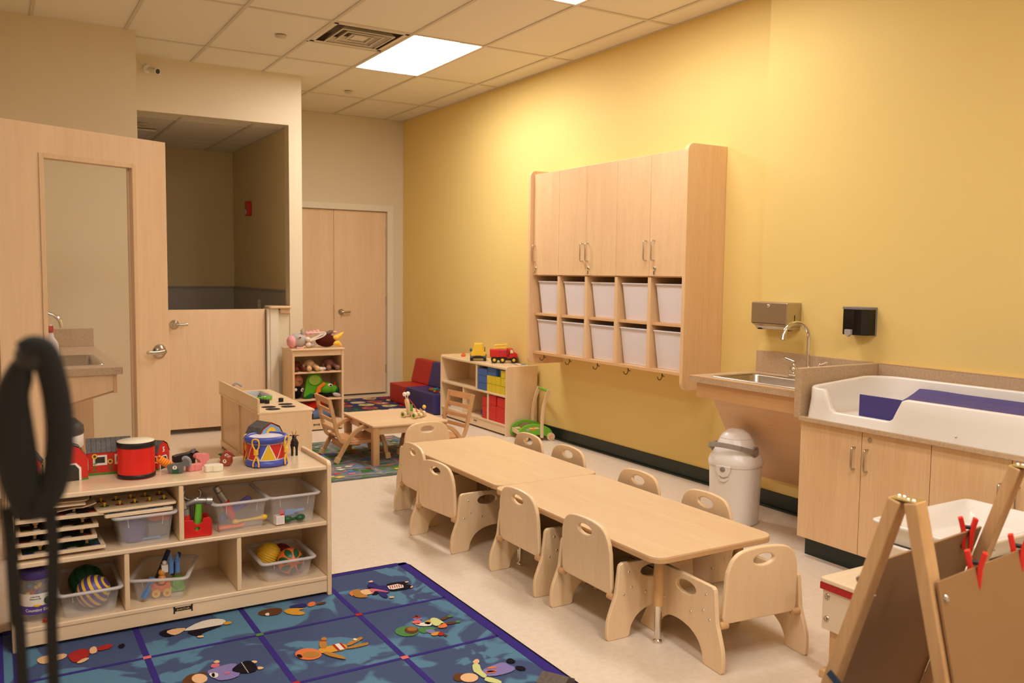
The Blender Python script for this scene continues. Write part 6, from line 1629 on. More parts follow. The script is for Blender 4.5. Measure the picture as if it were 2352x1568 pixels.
def road(pts_, wd, lvl):
    pp_ = catmull([(x, y, 0) for x, y in pts_], 8); out = []
    for i in range(len(pp_)-1):
        d = (pp_[i+1]-pp_[i]); n_ = Vector((-d.y, d.x, 0)).normalized()*wd/2
        q = [pp_[i]+n_, pp_[i]-n_, pp_[i+1]-n_, pp_[i+1]+n_]
        if any(not (X0+.01 < v.x < X1-.01 and Y0+.01 < v.y < Y1-.01) for v in q): continue
        pt.append((9, [(v.x, v.y, .0006*lvl) for v in q]))
        if i % 2 == 0:
            n2 = n_*.06; pt.append((6, [(v.x, v.y, .0006*(lvl+1)) for v in (pp_[i]+n2, pp_[i]-n2, pp_[i+1]-n2, pp_[i+1]+n2)]))
for k in range(6):
    y = Y0+.12+.22*k; road([(X0, y), (X0+.25, y+rr.uniform(-.08, .08)), (X0+.5, y+rr.uniform(-.1, .1)), (X0+.8, y+rr.uniform(-.08, .08)), (X1, y)], .055, 3)
for k in range(4):
    x = X0+.14+.26*k; road([(x, Y0), (x+rr.uniform(-.08, .08), Y0+.4), (x+rr.uniform(-.1, .1), Y0+.8), (x, Y1)], .05, 3.2)
for _ in range(70):
    cx, cy = rr.uniform(X0+.05, X1-.05), rr.uniform(Y0+.05, Y1-.05); s = rr.uniform(.012, .03); a = rr.uniform(0, PI); k = rr.choice([4, 5, 6, 7, 4, 8])
    pt.append((k, [(cx+s*math.cos(a+q)*1.4, cy+s*math.sin(a+q), .0006*(5+.01*_)) for q in (0, PI/2, PI, 3*PI/2)]))
rms = [mat('rug2_grey', (112, 112, 112), .95, var=.2, vscale=40), mat('rug2_edge', (30, 100, 66), .95)]+[mat('rug2_%d' % i, c, .95, spec=.1) for i, c in enumerate(((88, 128, 62), (60, 104, 50), (196, 64, 44), (222, 190, 70), (214, 206, 190), (214, 120, 120), (92, 120, 168), (128, 126, 126)))]
o = noise_rug('r', '', X0, Y0, X1, Y1, None, pt, None).build('road_map_rug', rms)
tag(o, 'grey and green road map play rug under the small play table', 'rug')
# dark patterned rug at the back
pt = []
X0, Y0, X1, Y1 = 2.66, 7.98, 3.93, 9.20
for j in range(6):
    for i in range(6):
        cx, cy = X0+.12+.21*i+rr.uniform(-.03, .03), Y0+.12+.2*j+rr.uniform(-.03, .03)
        pt.append(blob(cx, cy, .085, .075, rr.choice([2, 3, 4, 5, 6]), 1+.01*(i+6*j), 12, .12)); pt.append(blob(cx+.01, cy, .05, .042, rr.choice([4, 6, 7, 0]), 2+.01*(i+6*j), 10, .25)); pt.append(blob(cx, cy+.01, .022, .02, rr.choice([2, 5, 4]), 3+.01*(i+6*j), 7, .2))
rms = [mat('rug3_navy', (40, 42, 88), .95), mat('rug3_edge', (150, 36, 38), .95)]+[mat('rug3_%d' % i, c, .95, spec=.1) for i, c in enumerate(((176, 42, 34), (206, 110, 50), (226, 206, 120), (60, 110, 60), (214, 200, 180), (120, 60, 110)))]
o = noise_rug('r', '', X0, Y0, X1, Y1, None, pt, None, .0004, .006).build('patterned_rug', rms)
tag(o, 'navy rug with bright round motifs in front of the closet doors', 'rug')

# ------------------------------------------------------------------ foam seats
def foam(name, label, x0, x1, y0, y1, m_, rz=0):
    t = thing(name, label, 'seat', (x0, (y0+y1)/2, .0095)); h = (y1-y0)/2; D = x1-x0
    MB().prism([(0, 0), (D-.02, 0), (D-.02, .205), (0, .205)], -h, h, RX(PI/2)).build('seat', m_, t, bevel=.012, seg=3)
    MB().prism([(D-.135, .206), (D-.03, .206), (D+.0, .46), (D-.075, .46)], -h, h, RX(PI/2)).build('backrest', m_, t, bevel=.012, seg=3)
    return t
fr_ = mat('red_vinyl', (186, 34, 22), .5, bump=.1, bscale=50); fbl = mat('navy_vinyl', (52, 48, 108), .5, bump=.1, bscale=50)
foam('foam_chair', 'red foam toddler chair against the yellow wall', 3.775, 4.165, 8.43, 8.86, fr_)
foam('foam_sofa', 'navy blue foam toddler sofa beside the red foam chair', 3.775, 4.165, 7.76, 8.425, fbl)
rr = random.Random(4)
plk = sorted(((7.80+rr.uniform(0, .24), 3.89+rr.uniform(-.05, .07)) for _ in range(15)))
pos_ = ['nearest to the block shelf', 'in the middle of the heap', 'farthest from the block shelf']
for k in range(15):
    y, x = plk[k]; c = [M['yel'], M['red'], M['green'], M['dgreen'], M['lblue']][k % 5]; cn = ['yellow', 'red', 'light green', 'dark green', 'blue'][k % 5]
    solo('building_plank', MB().box(-.035, -.009, 0, .035, .009, .008), c, '%s flat plank on the navy sofa, %s' % (cn, pos_[k//5]), 'block', (x, y, .2160+.0082*(k % 4)), rr.uniform(0, PI), 'flat planks on the navy sofa', .001)

# ------------------------------------------------------------------ block shelf
BSX, BSY0, BSY1, BSZ = 3.842, 6.445, 7.735, .616
bs = thing('block_shelf', 'low plywood shelf of coloured bricks against the yellow wall', 'shelf', (BSX, (BSY0+BSY1)/2, 0))
bcy = (BSY0+BSY1)/2; BD = .325
def bb2(b, x0, y0, z0, x1, y1, z1): b.box(x0-BSX, y0-bcy, z0, x1-BSX, y1-bcy, z1); return b
for y0 in (BSY0, BSY1-.019):
    sp = [(0, 0), (BD, 0), (BD, .618), (.02, .618), (.008, .612), (0, .60)]
    b = MB().mesh(curve_mesh([sp], .019, .004, 2), T(0, y0+.0095-bcy, 0) @ TO_XZ); b.build('side_panel', M['ply'], bs)
b = bb2(MB(), BSX+.004, BSY0+.0195, BSZ-.03, BSX+BD-.008, BSY1-.0195, BSZ-.011); b.build('top', M['plyY'], bs, bevel=.003)
def zat(px, py): 
    p = PX(px, py, BSX); return p
mz = zat(1163, 910).z; bz = zat(1163, 977).z
for z in (mz, bz): b = bb2(MB(), BSX+.004, BSY0+.0195, z-.018, BSX+BD-.008, BSY1-.0195, z); b.build('shelf', M['plyY'], bs, bevel=.003)
b = bb2(MB(), BSX+BD-.0075, BSY0+.0195, .02, BSX+BD, BSY1-.0195, BSZ-.02); b.build('back_panel', M['ply'], bs)
b = bb2(MB(), BSX+.008, BSY0+.0195, .015, BSX+.024, BSY1-.0195, bz-.0185); b.build('plinth', M['plyY'], bs, bevel=.002)
uy, l1, l2 = PX(1092, 880, BSX).y, PX(1062, 915, BSX).y, PX(1118, 935, BSX).y
for y, z0, z1 in ((uy, mz+.0005, BSZ-.0305), (l1, bz+.0005, mz-.0185), (l2, bz+.0005, mz-.0185)):
    b = bb2(MB(), BSX+.006, y-.0095, z0, BSX+BD-.008, y+.0095, z1); b.build('divider', M['ply'], bs, bevel=.003)
b = MB(); m4 = T(.0075, PX(1090, 965, BSX).y-bcy, .06) @ RZ(-PI/2) @ RX(PI/2); maker_plate(bs, m4, .05)
def brickm(n, c): 
    m = mat('brick_'+n, c, .5); return m
bm = {'blue': brickm('blue', (66, 104, 166)), 'yellow': brickm('yellow', (226, 200, 40)), 'red': brickm('red', (208, 34, 28))}
dk = {'blue': mat('brickline_blue', (110, 140, 190), .5), 'yellow': mat('brickline_yellow', (240, 220, 110), .5), 'red': mat('brickline_red', (226, 120, 100), .5)}
def brick(col, y0, y1, z0, z1, label, depth=.27, x0=.015):
    b = MB(); w_ = (y1-y0)-.005; h_ = (z1-z0)-.003
    b.m(0).box(0, -w_/2, 0, depth, w_/2, h_)
    b.m(1)
    rows = max(2, int(h_/.022))
    for r_ in range(rows+1):
        z = h_*r_/rows; n_ = max(2, int(w_/.02))
        for q in range(n_):
            if (q+r_) % 3 == 0: continue
            y = -w_/2+w_*q/n_; b.box(-.0006, y+.002, max(z-.0008, 0), 0, y+w_/n_*.7, min(z+.0008, h_))
    solo('cardboard_brick', b, [bm[col], dk[col]], label, 'brick', (BSX+x0, (y0+y1)/2, z0), 0, '%s cardboard bricks' % col)
ya = uy-.0105; yend = BSY0+.0205
top = BSZ-.034
yb1 = PX(1115, 880, BSX).y
H3 = (top-mz)/3.3
for k in range(3): brick('blue', yb1, ya, mz+.0006+H3*k, mz+H3*(k+1), ['lowest', 'middle', 'upper'][k]+' brick of the tall blue column beside the shelf divider')
ybr = PX(1147, 860, BSX).y
zz2 = mz+.0006+.098*1.0
ych = [yb1, PX(1125, 900, BSX).y, PX(1135, 900, BSX).y, PX(1146, 900, BSX).y, PX(1157, 905, BSX).y, yend]
nm_ = ['first', 'second', 'third', 'fourth', 'fifth']
for k in range(5): brick('yellow', ych[k+1], ych[k], mz+.0006, mz+.076, '%s yellow brick from the blue column, in the bottom row' % nm_[k], .2)
for k in range(3): brick('yellow', ych[k+1], ych[k], mz+.0766, mz+.150, '%s yellow brick from the blue column, in the second row' % nm_[k], .2)
brick('yellow', yend, ych[3]-.006, mz+.0766, mz+.150, 'wide yellow brick at the right end of the second row', .2)
brick('yellow', ych[4], ych[3]-.004, mz+.1506, mz+.215 if mz+.215 < top else top, 'yellow brick on top of the wide one, under the shelf top', .2)
brick('blue', ych[2]+.001, yb1-.001, mz+.1506, top, 'blue brick lying on the first two yellow columns', .2, .02)
brick('blue', ych[3]+.001, ych[2]-.001, mz+.1506, top-.004, 'darker blue brick right of the one on the yellow columns', .2, .05)
yr1 = l2-.0105
rh = (mz-.019-bz-.001)
ym = (yr1+yend)/2+.02
brick('red', ym, yr1, bz+.0006, bz+rh*.6, 'lower left red brick in the right compartment', .25); brick('red', yend, ym-.001, bz+.0006, bz+rh*.6, 'lower right red brick, the largest red one', .25)
brick('red', ym+.005, yr1, bz+rh*.6+.0006, bz+rh-.004, 'upper left red brick in the right compartment', .25); brick('red', yend, ym-.015, bz+rh*.6+.0006, bz+rh-.01, 'upper right red brick in the right compartment', .25)
y_ = l2+.0105
brick('red', y_, y_+.10, bz+.0006, bz+.115, 'lower red brick left of the lower divider', .25); brick('red', y_, y_+.10, bz+.1156, bz+.20, 'upper red brick left of the lower divider', .25)
solo('dark_ball', MB().ell((0, 0, .04), (.04, .04, .04)), mat('ball_navy', (40, 54, 92), .4), 'dark blue and brown ball beside the red bricks', 'ball', (BSX+.07, y_+.155, bz+.0006))
bx = thing('white_box', 'white tray with papers in the left lower compartment', 'box', (BSX+.15, l1+.16, bz+.0006))
MB().box(-.12, -.14, 0, .12, .14, .004).box(-.12, -.14, .004, -.116, .14, .06).box(-.116, -.14, .004, .12, -.136, .06).box(-.116, .136, .004, .12, .14, .06).build('box', M['white'], bx)
MB().box(-.10, -.12, .0045, .10, .12, .055).build('papers', mat('paper_grey', (206, 200, 176), .7), bx)
# vehicles on the block shelf
TB = BSZ-.0105
yt = thing('yellow_dump_truck', 'yellow toy truck seen from behind on the block shelf', 'toy truck', (3.945, 7.14, TB), R(-30))
b = MB(); b.prism([(-.07, .045), (.07, .045), (.07, .08), (.052, .088), (.04, .165), (-.04, .165), (-.052, .088), (-.07, .08)], -.06, .05, RX(PI/2)); b.build('body', M['yel'], yt, bevel=.005)
MB().box(-.05, .045, .02, .05, .12, .075).build('cab', M['yel'], yt, bevel=.006)
MB().box(-.055, -.055, .022, .055, .055, .044).box(-.03, -.066, .048, .03, -.061, .053).build('chassis', M['black'], yt, bevel=.003)
for x in (-.062, .062):
    for y in (-.035, .085):
        w_ = MB().cyl((x-.014, y, .027), (x+.014, y, .027), .027, 22).build('wheel', M['black'], yt)
MB().ell((-.07, -.0, .10), (.012, .012, .018), None, 10, 8).build('blue_figure', mat('teal', (40, 96, 120), .5), yt)
MB().box(.058, -.02, .085, .064, .0, .13).build('mirror', M['black'], yt)
ft = thing('red_fire_truck', 'red toy fire truck with a yellow ladder on the block shelf', 'toy truck', (4.055, 6.86, TB), R(-28))
b = MB(); b.prism([(-.125, .055), (.03, .055), (.03, .125), (-.125, .128)], -.045, .045, RX(PI/2)); b.build('rear_body', M['red'], ft, bevel=.005)
b = MB(); b.prism([(.032, .045), (.13, .045), (.128, .085), (.10, .10), (.085, .135), (.032, .138)], -.045, .045, RX(PI/2)); b.build('cab', M['red'], ft, bevel=.006)
for s in (-1, 1): MB().add([(.06, s*.0462, .095), (.092, s*.0462, .095), (.082, s*.0462, .125), (.06, s*.0462, .125)], [(0, 1, 2, 3)]).build('window', mat('truck_window', (236, 222, 190), .2), ft)
MB().box(-.11, -.03, .025, .12, .03, .05).build('chassis', M['black'], ft, bevel=.003)
for x in (-.085, -.01, .095):
    for s in (-1, 1):
        w_ = MB().cyl((x, s*.032, .029), (x, s*.054, .029), .029, 22).build('wheel', M['black'], ft)
        MB().lathe([(.014, 0), (.013, .002), (0, .003)], 18, T(x, s*.0542, .029) @ RX(-s*PI/2)).build('hub', M['yel'], w_)
b = MB(); 
for s in (-1, 1):
    for z in (.142, .172): b.tube([(-.085, s*.02, z-.01), (.035, s*.02, z)], .004, 8)
    for k in range(6): x = -.08+.02*k; b.tube([(x, s*.02, .134), (x+.018, s*.02, .168)], .003, 6)
for k in range(7): x = -.08+.018*k; b.tube([(x, -.02, .135), (x, .02, .135)], .003, 6)
b.build('ladder', M['yel'], ft)
MB().box(-.04, -.0465, .065, -.036, .0465, .11).box(-.036, -.0465, .105, -.012, .0465, .11).box(.008, -.0465, .07, .013, .0465, .12).build('blue_trim', M['purple'], ft)
MB().cyl((.04, -.05, .06), (.056, -.05, .11), .004, 8).build('black_lever', M['black'], ft)
rs = thing('red_toy_spade', 'flat red plastic toy lying at the far end of the block shelf', 'toy', (4.03, 7.60, TB), R(60))
MB().prism([(-.07, -.018), (.05, -.022), (.06, .0), (.05, .022), (-.06, .02), (-.085, .004)], 0, .018).build('blade', M['orange'], rs, bevel=.003)
MB().box(.058, -.01, .0, .075, .01, .03).build('grip', M['orange'], rs, bevel=.003)
rr = random.Random(9)
for k, (x, y, c, l) in enumerate(((4.09, 6.66, (224, 190, 170), 'pink striped paper strip behind the red fire truck'), (4.12, 6.60, (90, 120, 110), 'green and grey paper scrap near the cabinet side'), (4.08, 6.54, (214, 196, 168), 'pale paper scrap at the near end of the block shelf'))):
    b = MB(); n = 8; vs = []
    for i in range(n+1): x_ = -.05+.1*i/n; vs += [(x_, -.022, .006*abs(math.sin(i*1.3+k))+.001), (x_, .022, .005*abs(math.sin(i*1.7+k))+.001)]
    b.add(vs, [(2*i, 2*i+1, 2*i+3, 2*i+2) for i in range(n)]+[]); vs2 = [(a, b_, c_+.001) for a, b_, c_ in vs]; b.add(vs2, [(2*i, 2*i+2, 2*i+3, 2*i+1) for i in range(n)])
    solo('paper_scrap', b, mat('scrap_%d' % k, c, .8, var=.35, vscale=60), l, 'paper', (x, y, TB), rr.uniform(0, 3))

# ------------------------------------------------------------------ push cart
pcart = thing('push_cart', 'green wooden push cart full of blocks by the block shelf', 'push cart', (4.015, 6.285, 0), R(-14))
panel = [(-.165, .05)]+spline([(-.165, .05), (-.15, .10), (-.10, .135), (-.03, .148), (.05, .135), (.12, .10), (.155, .05)], 5)[1:]+[(.15, .03), (.11, .025)]+spline([(.11, .025), (.06, .045), (0, .05), (-.06, .04), (-.10, .02)], 4)[1:]+[(-.14, .015), (-.16, .025)]
slot = spline([(-.10, .09), (-.07, .115), (-.01, .12), (.03, .105), (.0, .095), (-.06, .092), (-.10, .09)], 3)[:-1]
gm = mat('cart_green', (112, 184, 50), .35)
for s in (-1, 1):
    b = MB().mesh(curve_mesh([panel, slot], .012, .003), T(0, s*.115, 0) @ TO_XZ); b.build('side_panel', gm, pcart)
    path = catmull([(.045, s*.128, .025), (.045, s*.128, .15), (.055, s*.128, .28), (.085, s*.128, .39), (.105, s*.128, .435)], 6)
    MB().ribbon(path, .012, .030, (0, 1, 0)).build('handle_post', M['ply'], pcart, bevel=.003)
    for x in (-.115, .125):
        w_ = MB().cyl((x, s*.1225, .034), (x, s*.143, .034), .034, 28).build('wheel', M['ply'], pcart)
        b = MB(); b.tube([(x+.0045*q*math.cos(q*1.0), s*.1436, .034+.0045*q*math.sin(q*1.0)) for q in [.5+.25*j for j in range(21)]], .0016, 6); b.build('spiral', M['red'], w_)
MB().cyl((.102, -.122, .425), (.102, .122, .425), .011, 16).build('handle_bar', gm, pcart)
MB().box(-.15, -.108, .05, .12, .108, .058).box(-.15, -.108, .058, -.14, .108, .085).build('tray', M['ply'], pcart)
rr = random.Random(2); k = 0
cols_ = [('red', M['red']), ('yellow', M['yel']), ('green', M['green']), ('lilac', mat('lilac_paint', (184, 150, 170), .5)), ('natural', M['ply']), ('blue', M['lblue']), ('orange', M['orange'])]
for i in range(5):
    for j in range(3):
        nm2, c = cols_[(i*3+j*2) % 7]
        bx_l = Vector((-.112+.052*i, -.066+.066*j, .0585)); w3 = Matrix.Translation((4.015, 6.285, 0)) @ RZ(R(-14))
        q = w3 @ bx_l
        solo('toy_block', MB().box(-.023, -.028, 0, .023, .028, .030), c, '%s block in the push cart, %s row, %s' % (nm2, ['front', 'second', 'third', 'fourth', 'rear'][i], ['near side', 'middle', 'far side'][j]), 'block', tuple(q), R(-14), 'blocks in the push cart', .002)
# ------------------------------------------------------------------ sand table with white tubs, and the easel
SZT = .37
sx_, sy_ = 2.485, 1.99
stb = thing('sand_table', 'pale activity table with a red stripe, bottom right of the photo', 'table', (sx_, sy_, 0), R(0))
W2, L2 = .95, .85
def q(b, x0, y0, z0, x1, y1, z1): b.box(x0, y0, z0, x1, y1, z1); return b
MB().mesh(curve_mesh([rrect(0, -L2, W2, 0, .012)], .018, .005, 2), T(0, 0, SZT-.009)).build('tabletop', M['plyX'], stb)
MB().box(.002, -L2+.002, SZT-.042, W2-.002, -.002, SZT-.0185).build('red_stripe', mat('stripe_red', (176, 28, 28), .45), stb)
for (x0, y0, x1, y1) in ((.008, -L2+.01, .026, -.01), (.026, -.028, W2-.01, -.01), (W2-.026, -L2+.01, W2-.008, -.01), (.026, -L2+.01, W2-.026, -L2+.028)):
    MB().box(x0, y0, .185, x1, y1, SZT-.0425).build('side_board', mat('pale_laminate', (226, 206, 178), .45), stb, bevel=.002)
for y in (-.03, -L2+.05):
    for z in (.305, .225):
        b = MB().lathe([(.011, 0), (.010, .003), (.006, .0035), (.005, .001), (0, .001)], 18, T(.0078, y, z) @ RY(-PI/2)); b.build('bolt', M['nickel'], stb)
for x0 in (.027, W2-.075):
    for y0 in (-.075, -L2+.03): MB().box(x0, y0, 0.03, x0+.045, y0+.045, SZT-.043).build('leg', M['beech'], stb, bevel=.003)
for x0 in (.015, W2-.085): MB().box(x0, -L2, 0, x0+.07, 0, .03).build('foot_rail', M['beech'], stb, bevel=.003)
def tub(label, cx, cy, z, w_, d_, h_):
    t = thing('white_tub', label, 'tub', (cx, cy, z), 0, 'white tubs on the sand table')
    b = MB(); L_ = lambda k, zz, r_=.03: [(x, y, zz) for x, y in rrect(-w_/2-k, -d_/2-k, w_/2+k, d_/2+k, r_)]
    loft(b, [L_(-.02, 0), L_(0, h_-.012), L_(.014, h_-.010), L_(.016, h_-.001), L_(.012, h_+.002), L_(-.002, h_), L_(-.024, .006)])
    n = len(L_(0, 0)); b.add(L_(-.02, 0), [tuple(reversed(range(n)))]); b.add(L_(-.024, .006), [tuple(range(n))])
    b.build('tub_body', M['white'], t); return t
tub('lower of two white plastic tubs stacked on the sand table', 3.06, 1.80, SZT+.0006, .56, .34, .09)
tub('upper of two white plastic tubs stacked on the sand table', 3.06, 1.80, SZT+.094, .58, .36, .075)
# easel
EH = .95
ez = thing('easel', 'wooden double sided art easel with brown boards, lower right foreground', 'easel', (1.70, 1.14, 0), R(5.5))
EW = .575
el = wood('easel_pine', (196, 150, 100), (216, 174, 124), 'Z', rough=.5)
def bar(a, c, w_, d_, xdir=(1, 0, 0)):
    b = MB(); a = Vector(a); c = Vector(c); t = (c-a).normalized(); u = Vector(xdir); v = t.cross(u).normalized()
    vs = []
    for p_ in (a, c):
        for i, j in ((-1, -1), (1, -1), (1, 1), (-1, 1)): vs.append(p_+u*(i*w_/2)+v*(j*d_/2))
    b.add(vs, [(3, 2, 1, 0), (4, 5, 6, 7), (0, 1, 5, 4), (1, 2, 6, 5), (2, 3, 7, 6), (3, 0, 4, 7)]); return b
SPF, SPN = .305, .235
for x in (0, EW):
    bar((x, .018, EH-.01), (x, SPF, 0), .044, .030).build('leg', el, ez, bevel=.003)
    bar((x, -.018, EH-.01), (x, -SPN, 0), .044, .030).build('leg', el, ez, bevel=.003)
    MB().box(x-.02, -.028, EH-.009, x+.02, .028, EH-.006).build('hinge_plate', mat('brass_plate', (196, 176, 110), .35, .8), ez, bevel=.001)
    b = MB()
    for y in (-.02, -.008, .01, .022): b.lathe([(.005, 0), (.004, .003), (0, .004)], 10, T(x+(.008 if y > 0 else -.008), y, EH-.006))
    b.build('screw', M['chrome'], ez)
    z_ = .50; zm_ = .40
    bar((x-.025, .022+(SPF-.022)*(1-z_/EH), z_), (x-.025, .01, zm_), .004, .016).build('blue_brace', mat('blue_grey_metal', (70, 86, 104), .4, .5), ez)
# boards between the legs
brd = mat('hardboard', (152, 114, 76), .55, var=.06, vscale=3)
def legpt(side, z): s_ = (1-z/EH); return (.022+(SPF-.022)*s_) if side > 0 else (-.022-(SPN-.022)*s_)
for side, zt_, zb_ in ((1, .765, .06), (-1, .782, .06)):
    y0, y1 = legpt(side, zt_)+side*.0185, legpt(side, zb_)+side*.0185
    b = bar((EW/2+(.0 if side > 0 else .0), y0, zt_), (EW/2, y1, zb_), EW+(.02 if side < 0 else -.03), .005)
    b.build('board', brd, ez)
    for x in (0.01, EW-.01):
        zz = zt_-.035; b = MB().lathe([(.009, 0), (.008, .004), (.003, .008), (0, .008)], 14, T(x, legpt(side, zz)+side*.0215, zz) @ RX(-side*PI/2)); b.build('bolt_head', M['nickel'], ez)
for x in (0, EW):
    b = MB(); z = .70; y = legpt(1, z)-.015; b.ell((x+.018, y, z), (.006, .004, .013), RX(.6), 10, 6).ell((x+.018, y, z), (.006, .012, .004), None, 10, 6).cyl((x, y+.0, z), (x+.02, y, z), .004, 8); b.build('wing_nut', M['nickel'], ez)
# clips on the boards
def clip(label, px, py, side, rz, tilt=0):
    # anchor at the board's top edge
    zt_ = .765 if side > 0 else .782
    w3 = Matrix.Translation((1.70, 1.14, 0)) @ RZ(R(5.5))
    yl = legpt(side, zt_)+side*.0185
    a = w3 @ Vector((0, yl, zt_)); c = w3 @ Vector((EW, yl, zt_)); d = c-a
    # closest point of the edge to the pixel ray
    rd = ray(px, py); n = rd.cross(Vector((0, 0, 1))); tt = -((a-C0).dot(n))/(d.dot(n)); pos = a+d*tt
    t = thing('red_clip', label, 'clip', (pos.x, pos.y, pos.z), R(5.5)+rz, 'red clips on the easel boards')
    cm = mat('clip_red', (222, 44, 30), .4)
    for s in (-1, 1):
        b = MB(); b.prism([(s*.0035, -.048), (s*.013, -.048), (s*.0155, .0), (s*.024, .034), (s*.013, .038), (s*.0045, .004)], -.0085, .0085, RZ(PI/2) @ RX(PI/2)); b.build('clip_jaw', cm, t, bevel=.002)
    MB().cyl((0, -.0095, .010), (0, .0095, .010), .0055, 12).build('spring', M['black'], t)
    return t
clip('red plastic clip on the far easel board, near the right leg', 2222, 1225, 1, R(35))
clip('red plastic clip on the near easel board, left one', 2240, 1310, -1, R(20))
clip('red plastic clip on the near easel board, cut by the right photo edge', 2338, 1278, -1, R(20))
# grey ribbed thing on the rug
p = PZ(1268, 1575, RUG_T if 'RUG_T' in globals() else .011)
t = thing('ribbed_toy', 'grey brown ribbed soft block on the edge of the blue rug, bottom edge', 'toy', (p.x+.0, p.y-.02, .0125), R(30))
b = MB(); b.prism([(-.05, 0), (.05, 0), (.05, .025), (0, .05), (-.05, .03)], -.05, .05, RX(PI/2))
for k in range(9): b.box(-.05+.011*k, -.0515, .001, -.0455+.011*k, -.05, .022)
b.build('block', mat('ribbed_grey', (96, 84, 76), .9, var=.2, vscale=80), t, bevel=.006)

# ------------------------------------------------------------------ sink seen through the open door
LZ = .86
ls = thing('far_sink_counter', 'wooden sink counter seen through the glass of the open door', 'counter', (0, 6.2, 0))
def lb(b, x0, y0, z0, x1, y1, z1): b.box(x0, y0-6.2, z0, x1, y1-6.2, z1); return b
LY0, LY1, LX1 = 5.42, YL-.001, .65
bxa, bxb, bya, byb = .16, .56, 5.62, 6.25
lx0 = XL+.001
b = MB(); lb(b, lx0, LY0, LZ-.04, bxa, LY1, LZ); lb(b, bxb, LY0, LZ-.04, LX1, LY1, LZ); lb(b, bxa, LY0, LZ-.04, bxb, bya, LZ); lb(b, bxa, byb, LZ-.04, bxb, LY1, LZ); b.build('countertop', M['ctr'], ls)
b = MB(); lb(b, lx0, LY1-.02, LZ+.0005, LX1, LY1, LZ+.13); b.build('side_splash', M['ctr'], ls, bevel=.002)
b = MB(); lb(b, lx0, LY0+.01, LZ+.0005, lx0+.02, LY1-.021, LZ+.12); b.build('backsplash', M['ctr'], ls, bevel=.002)
b = MB(); lb(b, LX1-.05, LY0+.02, LZ-.15, LX1-.03, LY1-.03, LZ-.0405); b.build('apron', M['lamY'], ls)
b = MB(); b.prism([(lx0, LZ-.041), (LX1-.051, LZ-.041), (LX1-.051, LZ-.135), (.36, LZ-.20), (.22, LZ-.50), (lx0, LZ-.62)], 6.2-LY0-.04, 6.2-LY0-.02, RX(PI/2)); b.build('side_panel', M['lam'], ls)
b = MB(); b.prism([(.36, LZ-.20), (LX1-.051, LZ-.135), (LX1-.051, LZ-.150), (.355, LZ-.215)], -.8, 6.2-LY0-.04, RX(PI/2)); b.prism([(.355, LZ-.215), (.345, LZ-.205), (.21, LZ-.50), (.225, LZ-.505)], .0, 6.2-LY0-.04, RX(PI/2)); b.build('sloped_panel', M['lamY'], ls)
b = MB(); lb(b, lx0, 6.45, .0, .56, LY1-.0, LZ-.155); lb(b, .56, 6.45, 0, .585, LY1, LZ-.155); b.build('end_cabinet', M['lam'], ls)
b = MB(); cx, cy = 0, 0
R1 = lambda o_, z: [(x, y-6.2, z) for x, y in rrect(bxa-o_, bya-o_, bxb+o_, byb+o_, .035)]
loft(b, [R1(.014, LZ+.001), R1(.012, LZ+.006), R1(-.01, LZ+.004), R1(-.016, LZ-.11), R1(-.05, LZ-.13)]); n = len(R1(0, 0)); b.add(R1(-.05, LZ-.13), [tuple(range(n))]); b.build('sink_basin', M['steel'], ls)
f2 = thing('gooseneck_tap', 'chrome gooseneck tap partly hidden by the door stile', 'faucet', (.06, 5.93, LZ+.001))
pp_ = PY(140, 745, 5.93)
b = MB().lathe([(.022, 0), (.018, .03), (.013, .05)], 16)
ztip = pp_.z-LZ; xt = pp_.x-.06
b.tube([(0, 0, .04), (0, 0, ztip+.0)]+[(xt/2-xt/2*math.cos(a), 0, ztip+.0+.085*math.sin(a)) for a in [R(15*k) for k in range(1, 12)]]+[(xt, 0, ztip), (xt+.004, 0, ztip-.02)], .0115, 12); b.build('spout', M['chrome'], f2)
def spray(label, px, y, zb_=LZ, rotz=0, h=.26):
    p = PY(px, 800, y); t = thing('spray_bottle', label, 'bottle', (p.x, y, zb_+.0008), rotz, 'spray bottles beside the far sink')
    MB().lathe([(.036, 0), (.040, .008), (.040, h*.5), (.034, h*.58), (.018, h*.68), (.014, h*.78)], 20).build('bottle', M['milky'], t)
    MB().lathe([(.016, h*.785), (.016, h*.85)], 16).box(-.012, -.05, h*.852, .012, .02, h*.93).build('spray_head', M['red'], t)
    MB().lathe([(.008, h*.93), (.006, h*.96)], 8).build('nozzle', M['white'], t)
spray('spray bottle with a red collar on the far counter', 117, 5.50)
spray('second spray bottle half hidden behind the door stile', 104, 5.62, h=.30)
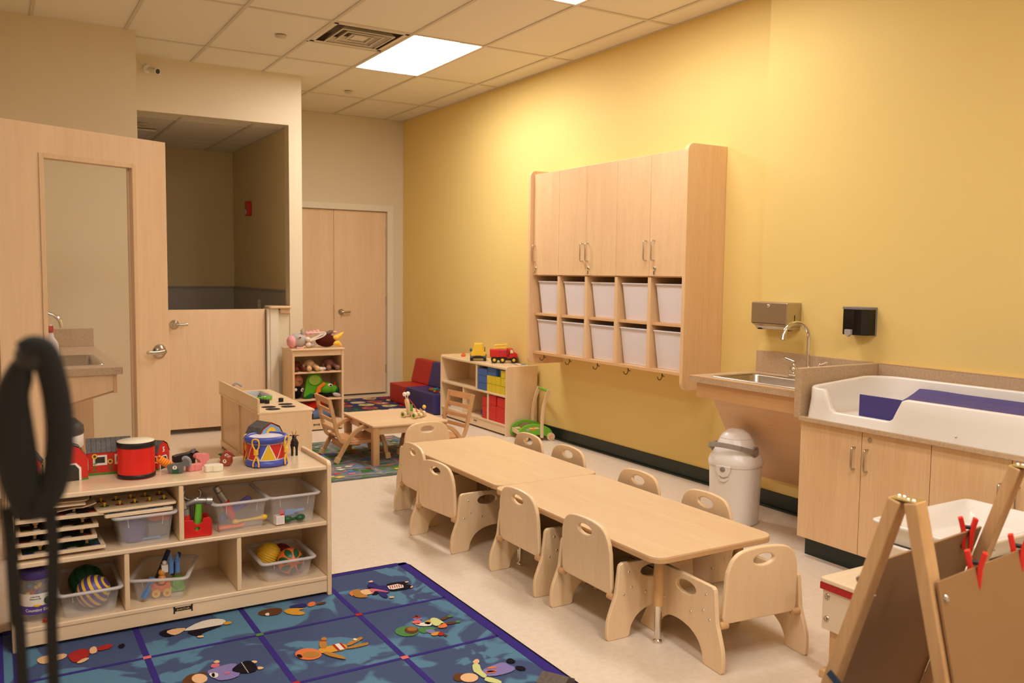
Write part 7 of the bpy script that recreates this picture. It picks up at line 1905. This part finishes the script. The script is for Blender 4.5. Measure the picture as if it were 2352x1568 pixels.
# bin under it
bn = thing('waste_bin', 'black waste bin with a white liner under the far sink', 'bin', (PY(135, 960, 5.75).x, 5.75, 0))
MB().lathe([(.10, 0), (.12, .42)], 24).build('bin_body', M['black'], bn)
MB().lathe([(.121, .36), (.130, .37), (.13, .43), (.122, .44)], 24).build('liner', M['white'], bn)
MB().lathe([(.13, .441), (.135, .45), (.132, .49), (.09, .53), (0, .54)], 24).build('lid', M['black'], bn)

# ------------------------------------------------------------------ black strap handle in the near left foreground
SD_ = .80
def sp_(px, py, d=0): 
    p = PY(px, py, SD_+d); return p
sh_ = thing('strap_handle', 'out of focus black padded handle on two hanging straps, left foreground', 'handle', (.03, SD_, 0))
o_ = Vector((.03, SD_, 0))
def L2w(p): return p-o_
loop = [(58, 812), (78, 800), (102, 812), (121, 868), (133, 930), (138, 1000), (133, 1070), (119, 1122), (100, 1150), (80, 1150)]
pts = [L2w(sp_(x, y, -.01)) for x, y in loop]
MB().tube(catmull(pts, 5), [.0078]*46, 14, flat=1.4).build('grip_loop', M['blackfab'], sh_)
body = smoothloop([(10, 850), (40, 815), (74, 835), (78, 870), (66, 905), (76, 960), (88, 1040), (94, 1090), (118, 1150), (106, 1188), (60, 1194), (26, 1180), (-6, 1100), (-20, 1000), (-16, 910)], 2)
pl2 = [(sp_(x, y).x-o_.x, sp_(x, y).z) for x, y in body]
MB().mesh(curve_mesh([pl2], .03, .010, 3), TO_XZ).build('padded_body', M['blackfab'], sh_)
cap = smoothloop([(28, 800), (82, 768), (112, 800), (100, 850), (40, 855)], 1)
MB().mesh(curve_mesh([[(sp_(x, y).x-o_.x, sp_(x, y).z) for x, y in cap]], .034, .008, 3), TO_XZ).build('top_block', M['black'], sh_)
for pth in ([(16, 1165), (24, 1235), (30, 1330), (38, 1430), (52, 1568)], [(112, 1160), (122, 1250), (120, 1400), (123, 1568)]):
    a = [L2w(sp_(x, y, .004)) for x, y in pth]; e = a[-1].copy(); e2 = Vector((e.x+.01, e.y+.02, .02)); a += [(e+e2)/2, e2]
    MB().ribbon(catmull(a, 4), .0098, .007, (1, 0, 0)).build('strap', M['blackfab'], sh_, bevel=.002)
